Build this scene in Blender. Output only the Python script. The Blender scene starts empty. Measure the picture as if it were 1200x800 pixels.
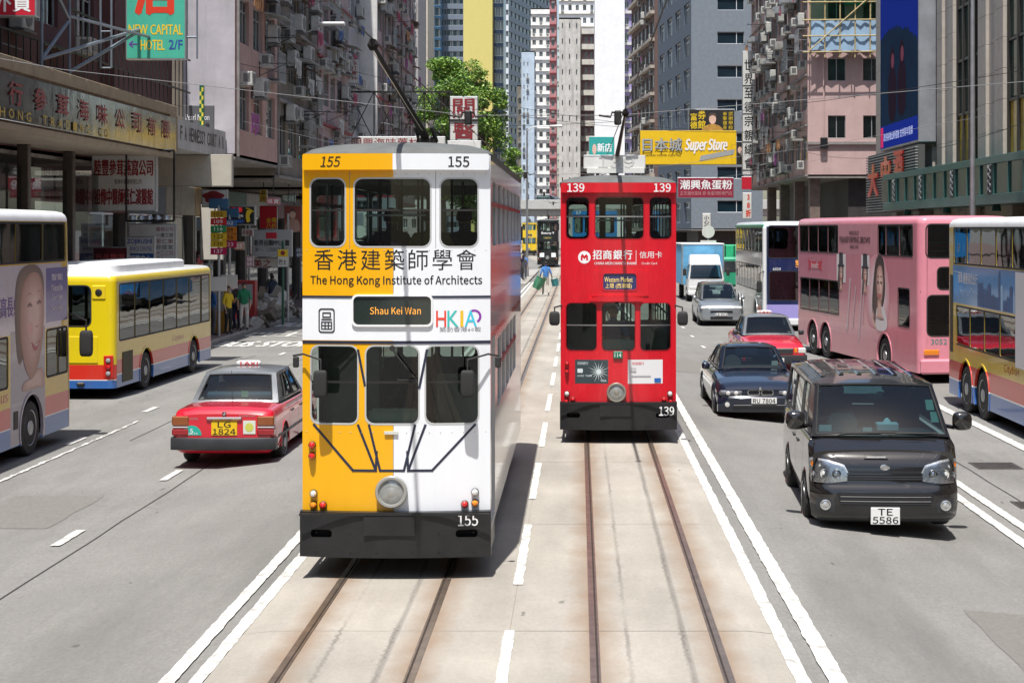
import bpy, bmesh, math, random
from mathutils import Vector, Matrix
from mathutils.geometry import tessellate_polygon
R = math.radians
random.seed(11)
SC = bpy.context.scene
COL = SC.collection

# ---------------------------------------------------------------- camera, sky, sun, exposure
CAMZ, FPX, VX, VY = 3.58, 1900.0, 678.0, 268.0        # eye height, focal length and vanishing point (1200 x 800 frame)
cam_data = bpy.data.cameras.new('camera')
cam = bpy.data.objects.new('camera', cam_data); COL.objects.link(cam)
cam.location = (0, 0, CAMZ); cam.rotation_euler = (R(90), 0, 0)
cam_data.sensor_width = 36; cam_data.lens = 36 * FPX / 1200
cam_data.shift_x = -(VX - 600) / 1200; cam_data.shift_y = -(400 - VY) / 1200
cam_data.clip_end = 6000; cam_data.clip_start = 0.1
SC.camera = cam

SUN_DIR = Vector((0.05, 0.37, -1.0)).normalized()     # the way the light travels
world = bpy.data.worlds.new('World'); SC.world = world; world.use_nodes = True
wn = world.node_tree
sky = wn.nodes.new('ShaderNodeTexSky'); sky.sky_type = 'NISHITA'; sky.sun_disc = False
sun_vec = -SUN_DIR
sky.sun_elevation = math.asin(sun_vec.z)
sky.sun_rotation = math.atan2(sun_vec.x, sun_vec.y)
sky.air_density = 1.2; sky.dust_density = 2.0
bg = wn.nodes['Background']; bg.inputs['Strength'].default_value = 0.115
wn.links.new(sky.outputs[0], bg.inputs['Color'])
sun_data = bpy.data.lights.new('sun', 'SUN'); sun_data.energy = 4.9; sun_data.angle = R(0.53); sun_data.color = (1.0, 0.97, 0.925)
sun = bpy.data.objects.new('sun', sun_data); COL.objects.link(sun)
sun.rotation_euler = SUN_DIR.to_track_quat('-Z', 'Y').to_euler(); sun.location = (0, -20, 60)
SC.view_settings.view_transform = 'Standard'; SC.view_settings.look = 'None'
SC.view_settings.gamma = 1.0; SC.view_settings.use_curve_mapping = False
SC.view_settings.exposure = 0.48
SC.cycles.max_bounces = 8; SC.cycles.transparent_max_bounces = 16; SC.cycles.diffuse_bounces = 4
SC.cycles.glossy_bounces = 4; SC.cycles.caustics_reflective = False; SC.cycles.caustics_refractive = False
SC.cycles.use_denoising = True

# ---------------------------------------------------------------- the lie of the land
def bend(Y):                    # the street bends to the left far away
    if Y < 130: return 0.0
    if Y < 200: return -0.094 * (Y - 130) ** 2 / 140.0
    return -0.094 * 35.0 - 0.094 * (Y - 200)
def gz(X, Y=0):                 # crowned road: the tram tracks lie highest
    d = abs(X - bend(Y) + 0.6)
    return -0.34 * min(1.0, max(0.0, (d - 2.1) / 3.2))
def on_ground(px, py):          # a place on the road, read off the photograph
    z = 0.0
    for k in range(12):
        Y = (CAMZ - z) * FPX / (py - VY); X = (px - VX) / FPX * Y; z = gz(X, Y)
    return Vector((X, Y, z))
def at(px, py, Y):
    return Vector(((px - VX) / FPX * Y, Y, CAMZ - (py - VY) / FPX * Y))

# ---------------------------------------------------------------- materials
MATS = {}
def lin(c):
    return tuple((x / 12.92 if x <= 0.04045 else ((x + 0.055) / 1.055) ** 2.4) for x in c)
def hexc(h):
    h = h.lstrip('#'); return lin(tuple(int(h[i:i + 2], 16) / 255 for i in (0, 2, 4)))
def mat(name, col, rough=0.6, metal=0.0, var=0.0, scale=3.0, bump=0.0, bscale=30.0, coat=0.0, spec=0.5, emit=0.0, stain=0.0, stretch=(1, 1, 1), detail=6.0, rvar=0.0):
    """a plain procedural material: colour with noise, streaky stains and fine relief"""
    if name in MATS: return MATS[name]
    if isinstance(col, str): col = hexc(col)
    m = bpy.data.materials.new(name); m.use_nodes = True; MATS[name] = m
    nt = m.node_tree; N = nt.nodes; Lk = nt.links
    b = N['Principled BSDF']
    b.inputs['Base Color'].default_value = (*col, 1); b.inputs['Roughness'].default_value = rough
    b.inputs['Metallic'].default_value = metal; b.inputs['Specular IOR Level'].default_value = spec
    b.inputs['Coat Weight'].default_value = coat; b.inputs['Coat Roughness'].default_value = 0.04
    m.diffuse_color = (*col, 1)
    if emit:
        b.inputs['Emission Color'].default_value = (*col, 1); b.inputs['Emission Strength'].default_value = emit
    if var or bump or stain or rvar:
        tc = N.new('ShaderNodeTexCoord'); mp = N.new('ShaderNodeMapping'); mp.inputs['Scale'].default_value = stretch
        Lk.new(tc.outputs['Object'], mp.inputs[0])
        last = None
        if var:
            n = N.new('ShaderNodeTexNoise'); n.inputs['Scale'].default_value = scale; n.inputs['Detail'].default_value = detail; n.inputs['Roughness'].default_value = 0.65
            Lk.new(mp.outputs[0], n.inputs[0])
            r = N.new('ShaderNodeValToRGB'); r.color_ramp.elements[0].position = 0.3; r.color_ramp.elements[1].position = 0.7
            r.color_ramp.elements[0].color = (*[max(0, c * (1 - var)) for c in col], 1); r.color_ramp.elements[1].color = (*[min(1, c * (1 + var)) for c in col], 1)
            Lk.new(n.outputs[0], r.inputs[0]); last = r.outputs[0]
        if stain:
            n2 = N.new('ShaderNodeTexNoise'); n2.inputs['Scale'].default_value = 1.0; n2.inputs['Detail'].default_value = 8; n2.inputs['Roughness'].default_value = 0.7
            mp2 = N.new('ShaderNodeMapping'); mp2.inputs['Scale'].default_value = (1.6, 1.6, 0.22)
            Lk.new(tc.outputs['Object'], mp2.inputs[0]); Lk.new(mp2.outputs[0], n2.inputs[0])
            r2 = N.new('ShaderNodeValToRGB'); r2.color_ramp.elements[0].position = 0.48; r2.color_ramp.elements[1].position = 0.75
            r2.color_ramp.elements[0].color = (0, 0, 0, 1); r2.color_ramp.elements[1].color = (stain, stain, stain, 1)
            Lk.new(n2.outputs[0], r2.inputs[0])
            mx = N.new('ShaderNodeMixRGB'); mx.inputs[2].default_value = (*[c * 0.28 + 0.012 for c in col], 1)
            Lk.new(r2.outputs[0], mx.inputs[0])
            if last: Lk.new(last, mx.inputs[1])
            else: mx.inputs[1].default_value = (*col, 1)
            last = mx.outputs[0]
        if last: Lk.new(last, b.inputs['Base Color'])
        if rvar:
            n3 = N.new('ShaderNodeTexNoise'); n3.inputs['Scale'].default_value = scale * 1.7; n3.inputs['Detail'].default_value = 5
            Lk.new(mp.outputs[0], n3.inputs[0]); mr = N.new('ShaderNodeMapRange'); mr.inputs[3].default_value = max(0.02, rough - rvar); mr.inputs[4].default_value = min(1, rough + rvar)
            Lk.new(n3.outputs[0], mr.inputs[0]); Lk.new(mr.outputs[0], b.inputs['Roughness'])
        if bump:
            nb = N.new('ShaderNodeTexNoise'); nb.inputs['Scale'].default_value = bscale; nb.inputs['Detail'].default_value = 4
            Lk.new(tc.outputs['Object'], nb.inputs[0]); bp = N.new('ShaderNodeBump'); bp.inputs['Strength'].default_value = bump; bp.inputs['Distance'].default_value = 0.02
            Lk.new(nb.outputs[0], bp.inputs['Height']); Lk.new(bp.outputs[0], b.inputs['Normal'])
    return m

def glass(name, tint=(0.55, 0.62, 0.6), refl=1.0, rough=0.02, wave=0.0, wscale=1.5):
    """thin window glass: tinted see-through plus a mirror reflection that grows at grazing angles"""
    if name in MATS: return MATS[name]
    m = bpy.data.materials.new(name); m.use_nodes = True; MATS[name] = m
    nt = m.node_tree; N = nt.nodes; Lk = nt.links; N.remove(N['Principled BSDF'])
    out = N['Material Output']; t = N.new('ShaderNodeBsdfTransparent'); t.inputs[0].default_value = (*tint, 1)
    g = N.new('ShaderNodeBsdfGlossy'); g.inputs['Roughness'].default_value = rough; g.inputs[0].default_value = (0.92, 0.95, 0.96, 1)
    fr = N.new('ShaderNodeFresnel'); fr.inputs[0].default_value = 1.0 + 0.55 * refl
    mx = N.new('ShaderNodeMixShader')
    Lk.new(fr.outputs[0], mx.inputs[0]); Lk.new(t.outputs[0], mx.inputs[1]); Lk.new(g.outputs[0], mx.inputs[2]); Lk.new(mx.outputs[0], out.inputs[0])
    if wave:
        tc = N.new('ShaderNodeTexCoord'); nb = N.new('ShaderNodeTexNoise'); nb.inputs['Scale'].default_value = wscale; nb.inputs['Detail'].default_value = 1
        bp = N.new('ShaderNodeBump'); bp.inputs['Strength'].default_value = wave; bp.inputs['Distance'].default_value = 0.05
        Lk.new(tc.outputs['Object'], nb.inputs[0]); Lk.new(nb.outputs[0], bp.inputs['Height'])
        Lk.new(bp.outputs[0], g.inputs['Normal']); Lk.new(bp.outputs[0], fr.inputs['Normal'])
    m.diffuse_color = (*tint, 1)
    return m

def stripes(name, bands, rough=0.25, coat=0.4, axis='Z', var=0.04, panels=None):
    """paintwork in horizontal bands: bands = [(height, colour), ...] from below"""
    if name in MATS: return MATS[name]
    m = bpy.data.materials.new(name); m.use_nodes = True; MATS[name] = m
    nt = m.node_tree; N = nt.nodes; Lk = nt.links; b = N['Principled BSDF']
    b.inputs['Roughness'].default_value = rough; b.inputs['Coat Weight'].default_value = coat; b.inputs['Coat Roughness'].default_value = 0.05
    tc = N.new('ShaderNodeTexCoord'); sp = N.new('ShaderNodeSeparateXYZ'); Lk.new(tc.outputs['Object'], sp.inputs[0])
    last = None
    for k, (z, c) in enumerate(bands):
        if isinstance(c, str): c = hexc(c)
        if k == 0: last = c; continue
        gt = N.new('ShaderNodeMath'); gt.operation = 'GREATER_THAN'; gt.inputs[1].default_value = z; Lk.new(sp.outputs[axis], gt.inputs[0])
        mx = N.new('ShaderNodeMixRGB'); Lk.new(gt.outputs[0], mx.inputs[0]); mx.inputs[2].default_value = (*c, 1)
        if isinstance(last, tuple): mx.inputs[1].default_value = (*last, 1)
        else: Lk.new(last, mx.inputs[1])
        last = mx.outputs[0]
    for (y0, y1, z0, z1, c) in (panels or []):            # a painted field in the plane of the side
        if isinstance(c, str): c = hexc(c)
        prev = None
        for (o, op, v) in (('Y', 'GREATER_THAN', y0), ('Y', 'LESS_THAN', y1), ('Z', 'GREATER_THAN', z0), ('Z', 'LESS_THAN', z1)):
            q = N.new('ShaderNodeMath'); q.operation = op; q.inputs[1].default_value = v; Lk.new(sp.outputs[o], q.inputs[0])
            if prev is None: prev = q.outputs[0]
            else:
                mu = N.new('ShaderNodeMath'); mu.operation = 'MULTIPLY'; Lk.new(prev, mu.inputs[0]); Lk.new(q.outputs[0], mu.inputs[1]); prev = mu.outputs[0]
        mx = N.new('ShaderNodeMixRGB'); Lk.new(prev, mx.inputs[0]); mx.inputs[2].default_value = (*c, 1)
        if isinstance(last, tuple): mx.inputs[1].default_value = (*last, 1)
        else: Lk.new(last, mx.inputs[1])
        last = mx.outputs[0]
    n = N.new('ShaderNodeTexNoise'); n.inputs['Scale'].default_value = 2.5; n.inputs['Detail'].default_value = 7; Lk.new(tc.outputs['Object'], n.inputs[0])
    mr = N.new('ShaderNodeMapRange'); mr.inputs[3].default_value = 1 - 2 * var; mr.inputs[4].default_value = 1 + var; Lk.new(n.outputs[0], mr.inputs[0])
    ml = N.new('ShaderNodeMixRGB'); ml.blend_type = 'MULTIPLY'; ml.inputs[0].default_value = 1
    if isinstance(last, tuple): ml.inputs[1].default_value = (*last, 1)
    else: Lk.new(last, ml.inputs[1])
    Lk.new(mr.outputs[0], ml.inputs[2])
    mp = N.new('ShaderNodeMapping'); mp.inputs['Scale'].default_value = (1.5, 3.0, .5); Lk.new(tc.outputs['Object'], mp.inputs[0])      # streaks of road dust
    n2 = N.new('ShaderNodeTexNoise'); n2.inputs['Scale'].default_value = 1.8; n2.inputs['Detail'].default_value = 9; n2.inputs['Roughness'].default_value = .7; Lk.new(mp.outputs[0], n2.inputs[0])
    m2 = N.new('ShaderNodeMapRange'); m2.inputs[1].default_value = .5; m2.inputs[2].default_value = .8; m2.inputs[4].default_value = .20; Lk.new(n2.outputs[0], m2.inputs[0])
    mx = N.new('ShaderNodeMixRGB'); mx.inputs[2].default_value = (.19, .165, .135, 1); Lk.new(m2.outputs[0], mx.inputs[0]); Lk.new(ml.outputs[0], mx.inputs[1]); Lk.new(mx.outputs[0], b.inputs['Base Color'])
    return m

# ---------------------------------------------------------------- mesh building
def face_M(o, right, up=(0, 0, 1)):
    r = Vector(right).normalized(); u = Vector(up).normalized(); n = r.cross(u)
    return Matrix(((r.x, u.x, n.x, o[0]), (r.y, u.y, n.y, o[1]), (r.z, u.z, n.z, o[2]), (0, 0, 0, 1)))
def front_M(x=0, y=0, z=0): return face_M((x, y, z), (1, 0, 0))       # faces -Y, to the camera
def right_M(x=0, y=0, z=0): return face_M((x, y, z), (0, 1, 0))       # faces +X; local x runs along +Y
def left_M(x=0, y=0, z=0): return face_M((x, y, z), (0, -1, 0))       # faces -X; local x runs along -Y
def rear_M(x=0, y=0, z=0): return face_M((x, y, z), (-1, 0, 0))       # faces +Y
def top_M(x=0, y=0, z=0): return Matrix.Translation((x, y, z))

def rrect(x0, y0, x1, y1, r=0.05, n=4):
    r = max(1e-4, min(r, (x1 - x0) / 2 - 1e-4, (y1 - y0) / 2 - 1e-4)); P = []
    for cx, cy, a0 in ((x1 - r, y0 + r, -90), (x1 - r, y1 - r, 0), (x0 + r, y1 - r, 90), (x0 + r, y0 + r, 180)):
        for k in range(n + 1):
            a = R(a0 + 90 * k / n); P.append((cx + r * math.cos(a), cy + r * math.sin(a)))
    return P
def circle(cx, cy, r, n=16, ry=None):
    return [(cx + r * math.cos(2 * math.pi * k / n), cy + (ry or r) * math.sin(2 * math.pi * k / n)) for k in range(n)]
def rect(x0, y0, x1, y1): return [(x0, y0), (x1, y0), (x1, y1), (x0, y1)]

class MB:
    def __init__(s): s.v = []; s.f = []; s.mi = []; s.M = Matrix.Identity(4)
    def add(s, verts, faces, mi=0, M=None):
        n = len(s.v); T = s.M @ M if M is not None else s.M
        s.v += [tuple(T @ Vector(p)) for p in verts]; s.f += [tuple(i + n for i in f) for f in faces]; s.mi += [mi] * len(faces)
        return s
    def box(s, x0, x1, y0, y1, z0, z1, mi=0, M=None, b=0.0):
        if x0 > x1: x0, x1 = x1, x0
        if y0 > y1: y0, y1 = y1, y0
        if z0 > z1: z0, z1 = z1, z0
        if b <= 0:
            v = [(x, y, z) for z in (z0, z1) for y in (y0, y1) for x in (x0, x1)]
            return s.add(v, [(0, 2, 3, 1), (4, 5, 7, 6), (0, 1, 5, 4), (2, 6, 7, 3), (0, 4, 6, 2), (1, 3, 7, 5)], mi, M)
        b = min(b, (x1 - x0) * .45, (y1 - y0) * .45, (z1 - z0) * .45)
        r = lambda e, z: [(x0 + e, y0 + b, z), (x0 + b, y0 + e, z), (x1 - b, y0 + e, z), (x1 - e, y0 + b, z), (x1 - e, y1 - b, z), (x1 - b, y1 - e, z), (x0 + b, y1 - e, z), (x0 + e, y1 - b, z)]
        q = lambda z: [(x0 + b, y0 + b, z)] * 2 + [(x1 - b, y0 + b, z)] * 2 + [(x1 - b, y1 - b, z)] * 2 + [(x0 + b, y1 - b, z)] * 2
        v = r(0, z0 + b) + r(0, z1 - b); f = [(i, (i + 1) % 8, 8 + (i + 1) % 8, 8 + i) for i in range(8)]
        t = [(x0 + b, y0 + b), (x1 - b, y0 + b), (x1 - b, y1 - b), (x0 + b, y1 - b)]
        v += [(x, y, z1) for x, y in t] + [(x, y, z0) for x, y in t]
        f += [(16, 17, 18, 19), (23, 22, 21, 20)]
        for k in range(4):
            a, c = 2 * k, 2 * k + 1; nx = (2 * k + 2) % 8; kk = (k + 1) % 4
            f += [(8 + a, 8 + c, 16 + k), (8 + c, 8 + nx, 16 + kk, 16 + k), (c, a, 20 + k), (nx, c, 20 + k, 20 + kk)]
        return s.add(v, f, mi, M)
    def cyl(s, p0, p1, r, r2=None, n=10, mi=0, cap=True):
        p0, p1 = Vector(p0), Vector(p1); r2 = r if r2 is None else r2
        d = (p1 - p0).normalized(); a = d.orthogonal().normalized(); c = d.cross(a)
        v = [p + (a * math.cos(2 * math.pi * k / n) + c * math.sin(2 * math.pi * k / n)) * q for p, q in ((p0, r), (p1, r2)) for k in range(n)]
        f = [(k, (k + 1) % n, n + (k + 1) % n, n + k) for k in range(n)]
        if cap: f += [tuple(range(n - 1, -1, -1)), tuple(range(n, 2 * n))]
        return s.add(v, f, mi)
    def tube(s, path, r, n=6, mi=0, cap=True):
        P = [Vector(p) for p in path]; v = []; f = []
        rr = r if isinstance(r, (list, tuple)) else [r] * len(P)
        d0 = (P[1] - P[0]).normalized(); a = d0.orthogonal().normalized()
        for i, p in enumerate(P):
            d = ((P[min(i + 1, len(P) - 1)] - P[max(i - 1, 0)])).normalized()
            a = (a - d * a.dot(d)).normalized(); c = d.cross(a)
            v += [p + (a * math.cos(2 * math.pi * k / n) + c * math.sin(2 * math.pi * k / n)) * rr[i] for k in range(n)]
        for i in range(len(P) - 1):
            f += [(i * n + k, i * n + (k + 1) % n, (i + 1) * n + (k + 1) % n, (i + 1) * n + k) for k in range(n)]
        if cap: f += [tuple(range(n - 1, -1, -1)), tuple(range((len(P) - 1) * n, len(P) * n))]
        return s.add(v, f, mi)
    def lathe(s, prof, M=None, n=20, mi=0):
        """prof = [(radius, height)] turned about the local z axis"""
        v = []; f = []
        for (r, z) in prof: v += [(r * math.cos(2 * math.pi * k / n), r * math.sin(2 * math.pi * k / n), z) for k in range(n)]
        for i in range(len(prof) - 1): f += [(i * n + k, i * n + (k + 1) % n, (i + 1) * n + (k + 1) % n, (i + 1) * n + k) for k in range(n)]
        if prof[0][0] > 1e-4: f.append(tuple(range(n - 1, -1, -1)))
        if prof[-1][0] > 1e-4: f.append(tuple(range((len(prof) - 1) * n, len(prof) * n)))
        return s.add(v, f, mi, M)
    def loft(s, rings, cap=True, closed=True, mi=0, M=None):
        n = len(rings[0]); v = [p for r in rings for p in r]; f = []
        for i in range(len(rings) - 1):
            for k in range(n if closed else n - 1):
                f.append((i * n + k, i * n + (k + 1) % n, (i + 1) * n + (k + 1) % n, (i + 1) * n + k))
        if cap: f += [tuple(range(n - 1, -1, -1)), tuple(range((len(rings) - 1) * n, len(rings) * n))]
        return s.add(v, f, mi, M)
    def pod(s, x0, x1, y0, y1, z0, z1, e=0.55, n=14, mi=0):
        """a rounded housing: a superellipsoid filling the given bounds"""
        cx, cy, cz = (x0 + x1) / 2, (y0 + y1) / 2, (z0 + z1) / 2; q = lambda c: math.copysign(abs(c) ** e, c); rings = []
        for j in range(1, 9):
            t = -math.pi / 2 + math.pi * j / 9
            rings.append([(cx + abs(x1 - x0) / 2 * q(math.cos(t)) * q(math.cos(2 * math.pi * k / n)), cy + abs(y1 - y0) / 2 * q(math.cos(t)) * q(math.sin(2 * math.pi * k / n)), cz + abs(z1 - z0) / 2 * q(math.sin(t))) for k in range(n)])
        return s.loft(rings, mi=mi)
    def poly(s, pts, mi=0, M=None): return s.add(pts, [tuple(range(len(pts)))], mi, M)
    def plate(s, outer, holes=(), t=0.02, M=None, mi=0, side_mi=None, back=True):
        """a flat plate with openings: local x right, y up, z out; front face at z = 0"""
        loops = [list(outer)] + [list(h) for h in holes]
        tri = tessellate_polygon([[Vector((x, y, 0)) for x, y in l] for l in loops])
        P = [p for l in loops for p in l]; n = len(P); f = []
        for t3 in tri:
            a, b, c = (P[i] for i in t3)
            f.append(tuple(t3) if (b[0] - a[0]) * (c[1] - a[1]) - (c[0] - a[0]) * (b[1] - a[1]) > 0 else tuple(reversed(t3)))
        v = [(x, y, 0) for x, y in P]; s0 = len(f)
        if t > 0:
            v += [(x, y, -t) for x, y in P]
            if back: f += [tuple(i + n for i in reversed(q)) for q in f]
            k0 = 0; nf = len(f)
            for li, l in enumerate(loops):
                m = len(l); area = sum(l[i][0] * l[(i + 1) % m][1] - l[(i + 1) % m][0] * l[i][1] for i in range(m))
                ccw = area > 0; solid_left = ccw == (li == 0)
                for i in range(m):
                    a, b = k0 + i, k0 + (i + 1) % m
                    f.append((b, a, a + n, b + n) if solid_left else (a, b, b + n, a + n))
                k0 += m
            s.add(v, f[:nf], mi, M)
            nn = len(s.v) - len(v)
            sm = mi if side_mi is None else side_mi
            s.f += [tuple(i + nn for i in q) for q in f[nf:]]; s.mi += [sm] * (len(f) - nf)
            return s
        return s.add(v, f, mi, M)
    def join(s, o, M=None):
        return s.add_m(o.v, o.f, o.mi, M)
    def add_m(s, v, f, mi, M=None):
        n = len(s.v); T = s.M @ M if M is not None else s.M
        s.v += [tuple(T @ Vector(p)) for p in v]; s.f += [tuple(i + n for i in q) for q in f]; s.mi += list(mi); return s
    def mesh(s, name, mats, smooth=35):
        me = bpy.data.meshes.new(name); me.from_pydata(s.v, [], s.f)
        for m in (mats if isinstance(mats, (list, tuple)) else [mats]): me.materials.append(m)
        if any(s.mi): me.polygons.foreach_set('material_index', s.mi)
        me.validate()
        if smooth:
            me.shade_smooth(); me.set_sharp_from_angle(angle=R(smooth))
        me.update(); return me

def link(name, me, parent=None, M=None):
    o = bpy.data.objects.new(name, me); COL.objects.link(o)
    if parent is not None: o.parent = parent
    if M is not None: o.matrix_local = M
    return o
def obj(name, mb, mats, parent=None, M=None, smooth=35):
    return link(name, mb.mesh(name, mats, smooth) if isinstance(mb, MB) else mb, parent, M)
def tag(o, label, cat, group=None, kind=None):
    o['label'] = label; o['category'] = cat
    if group: o['group'] = group
    if kind: o['kind'] = kind
    return o
def thing(name, label, cat, loc=(0, 0, 0), rz=0.0, group=None):
    o = bpy.data.objects.new(name, None); COL.objects.link(o); o.empty_display_size = 0.2
    o.location = loc; o.rotation_euler = (0, 0, rz)
    return tag(o, label, cat, group)
def struct(name, mb, mats, parent=None, smooth=0):
    o = obj(name, mb, mats, parent, smooth=smooth)
    if parent is None: o['kind'] = 'structure'
    return o
def copy_tree(o, parent=None):
    c = o.copy(); COL.objects.link(c)
    if parent is not None: c.parent = parent
    for ch in list(o.children): copy_tree(ch, c)
    return c

_text = {}
SANS_LINES = {'155', '139', 'The Hong Kong Institute of Architects', 'Shau Kei Wan', 'TE', '5586', 'LG', '1824', 'RU 7804', 'CHINA MERCHANTS BANK', 'Super Store', 'Citybus', 'TAXI'}
try:                            # the sans serif that ships inside Blender; the built-in one serves if it is missing
    SANS = bpy.data.fonts.load(bpy.utils.system_resource('DATAFILES', path='fonts') + '/Noto Sans CJK Regular.woff2')
except Exception:
    SANS = None
def text_mesh(s, bold=0.0, res=2, vertical=False, italic=0.0):
    """lettering as flat faces, scaled to unit height, centred"""
    key = (s, bold, res, vertical, italic)
    if key in _text: return _text[key]
    cu = bpy.data.curves.new('lettering', 'FONT'); cu.body = '\n'.join(s) if vertical else s
    if SANS is not None and s in SANS_LINES: cu.font = SANS
    cu.align_x = 'CENTER'; cu.resolution_u = res; cu.offset = bold; cu.shear = italic; cu.fill_mode = 'FRONT'; cu.space_line = 1.05
    o = bpy.data.objects.new('lettering', cu)
    me = bpy.data.meshes.new_from_object(o); bpy.data.objects.remove(o); bpy.data.curves.remove(cu)
    V = [tuple(v.co) for v in me.vertices]; F = [tuple(p.vertices) for p in me.polygons]; bpy.data.meshes.remove(me)
    if not V: V = [(0, 0, 0), (1, 0, 0), (1, 1, 0)]; F = [(0, 1, 2)]
    x0, x1 = min(v[0] for v in V), max(v[0] for v in V); y0, y1 = min(v[1] for v in V), max(v[1] for v in V)
    V = [((x - (x0 + x1) / 2) / (x1 - x0), (y - (y0 + y1) / 2) / (y1 - y0), 0) for x, y, z in V]
    _text[key] = (V, F, (x1 - x0) / (y1 - y0)); return _text[key]
def lettering(mb, s, x, y, w=None, h=None, M=None, mi=0, bold=0.0, res=2, vertical=False, italic=0.0, d=0.0008):
    """adds a line of text to mb, centred at local (x, y); w, h in metres"""
    V, F, asp = text_mesh(s, 0.0, res, vertical, italic)
    if w is None: w = h * asp
    if h is None: h = w / asp
    k = bold * h * (0.8 if not vertical else 0.8 / max(1, len(s)))          # heavy strokes: the line laid down a few times, slightly shifted
    for n, (dx, dy) in enumerate(((0, 0), (-1, 0), (1, 0), (0, .7), (0, -.7)) if bold > 0.004 else ((0, 0),)):
        mb.add([(x + a * w + dx * k, y + b * h + dy * k, d + n * .0003) for a, b, c in V], F, mi, M)
    return mb
# ================================================================ THE SETTING: ground, road, tracks, pavements
def ground_mat(name, col, var=0.09, fine=0.12, rough=0.9, rails=False, seams=False):
    m = bpy.data.materials.new(name); m.use_nodes = True; MATS[name] = m
    nt = m.node_tree; N = nt.nodes; L = nt.links; b = N['Principled BSDF']; b.inputs['Roughness'].default_value = rough; b.inputs['Specular IOR Level'].default_value = 0.3
    tc = N.new('ShaderNodeTexCoord'); co = tc.outputs['Object']
    def noise(scale, detail=6, stretch=None, r=0.6):
        n = N.new('ShaderNodeTexNoise'); n.inputs['Scale'].default_value = scale; n.inputs['Detail'].default_value = detail; n.inputs['Roughness'].default_value = r
        if stretch:
            mp = N.new('ShaderNodeMapping'); mp.inputs['Scale'].default_value = stretch; L.new(co, mp.inputs[0]); L.new(mp.outputs[0], n.inputs[0])
        else: L.new(co, n.inputs[0])
        return n.outputs[0]
    def mrange(s, a, bb, c, d):
        q = N.new('ShaderNodeMapRange'); L.new(s, q.inputs[0])
        for i, v in zip((1, 2, 3, 4), (a, bb, c, d)): q.inputs[i].default_value = v
        return q.outputs[0]
    def mul(c1, s):
        q = N.new('ShaderNodeMixRGB'); q.blend_type = 'MULTIPLY'; q.inputs[0].default_value = 1
        if isinstance(c1, tuple): q.inputs[1].default_value = (*c1, 1)
        else: L.new(c1, q.inputs[1])
        L.new(s, q.inputs[2]); return q.outputs[0]
    def mixc(f, c1, c2):
        q = N.new('ShaderNodeMixRGB'); L.new(f, q.inputs[0]); L.new(c1, q.inputs[1]); q.inputs[2].default_value = (*c2, 1); return q.outputs[0]
    def m2(op, a, bb):
        q = N.new('ShaderNodeMath'); q.operation = op
        for i, v in enumerate((a, bb)):
            if isinstance(v, (int, float)): q.inputs[i].default_value = v
            else: L.new(v, q.inputs[i])
        return q.outputs[0]
    c = mul(col, mrange(noise(0.35, 8), 0.3, 0.7, 1 - var, 1 + var))
    c = mul(c, mrange(noise(1.7, 8, (1, 0.25, 1)), 0.3, 0.7, 1 - var * 0.8, 1 + var * 0.8))
    c = mul(c, mrange(noise(90, 3), 0.3, 0.7, 1 - fine, 1 + fine))
    c = mul(c, mrange(noise(28, 4, (1, .5, 1)), 0.3, 0.7, 1 - fine, 1 + fine))
    spots = mrange(noise(4.5, 2, (1.0, 0.45, 1)), 0.73, 0.77, 0, 0.6)
    c = mixc(spots, c, tuple(x * 0.25 for x in col))
    sep = N.new('ShaderNodeSeparateXYZ'); L.new(co, sep.inputs[0]); X = sep.outputs['X']
    if rails:
        wob = m2('MULTIPLY', m2('SUBTRACT', noise(2.2, 6, (1, 0.6, 1)), 0.5), 0.35)
        for cx in (-1.87, 0.665):
            d = m2('ABSOLUTE', m2('SUBTRACT', m2('ABSOLUTE', m2('SUBTRACT', X, cx), 0), 0.5335), 0)
            rust = mrange(m2('ADD', d, wob), 0.02, 0.26, 0.72, 0.0)
            c = mixc(rust, c, (0.22, 0.145, 0.092))
            w2 = m2('MULTIPLY', m2('SUBTRACT', noise(9, 3, (1, 1.2, 1)), 0.5), 0.09)
            d2 = m2('ABSOLUTE', m2('SUBTRACT', m2('ABSOLUTE', m2('SUBTRACT', m2('ADD', X, w2), cx), 0), 0.24), 0)
            oil = m2('MULTIPLY', mrange(d2, 0.008, 0.025, 1.0, 0.0), mrange(noise(0.55, 3, (0.1, 1, 1)), 0.36, 0.6, 0.05, 0.42))
            c = mixc(oil, c, (0.05, 0.042, 0.035))
    else:
        oil = m2('MULTIPLY', mrange(noise(0.7, 8, (1, 0.14, 1)), 0.50, 0.75, 0, 0.55), 1.0)
        c = mixc(oil, c, tuple(x * 0.45 for x in col))
        # wheel tracks polished darker by traffic, and old saw-cut repairs
        crack = N.new('ShaderNodeTexVoronoi'); crack.feature = 'DISTANCE_TO_EDGE'; crack.inputs['Scale'].default_value = 0.16
        wv = N.new('ShaderNodeVectorMath'); wv.operation = 'ADD'; nz = N.new('ShaderNodeTexNoise'); nz.inputs['Scale'].default_value = 0.9; nz.inputs['Detail'].default_value = 7
        L.new(co, nz.inputs[0]); L.new(co, wv.inputs[0]); L.new(nz.outputs['Color'], wv.inputs[1]); L.new(wv.outputs[0], crack.inputs['Vector'])
        ck = m2('MULTIPLY', mrange(crack.outputs['Distance'], 0.0, 0.0022, 0.55, 0.0), mrange(noise(0.3, 3), 0.5, 0.6, 0, 1))
        c = mixc(ck, c, tuple(x * 0.2 for x in col))
    L.new(c, b.inputs['Base Color'])
    bp = N.new('ShaderNodeBump'); bp.inputs['Strength'].default_value = 0.35; bp.inputs['Distance'].default_value = 0.01
    L.new(noise(130, 3), bp.inputs['Height']); L.new(bp.outputs[0], b.inputs['Normal'])
    return m
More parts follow.
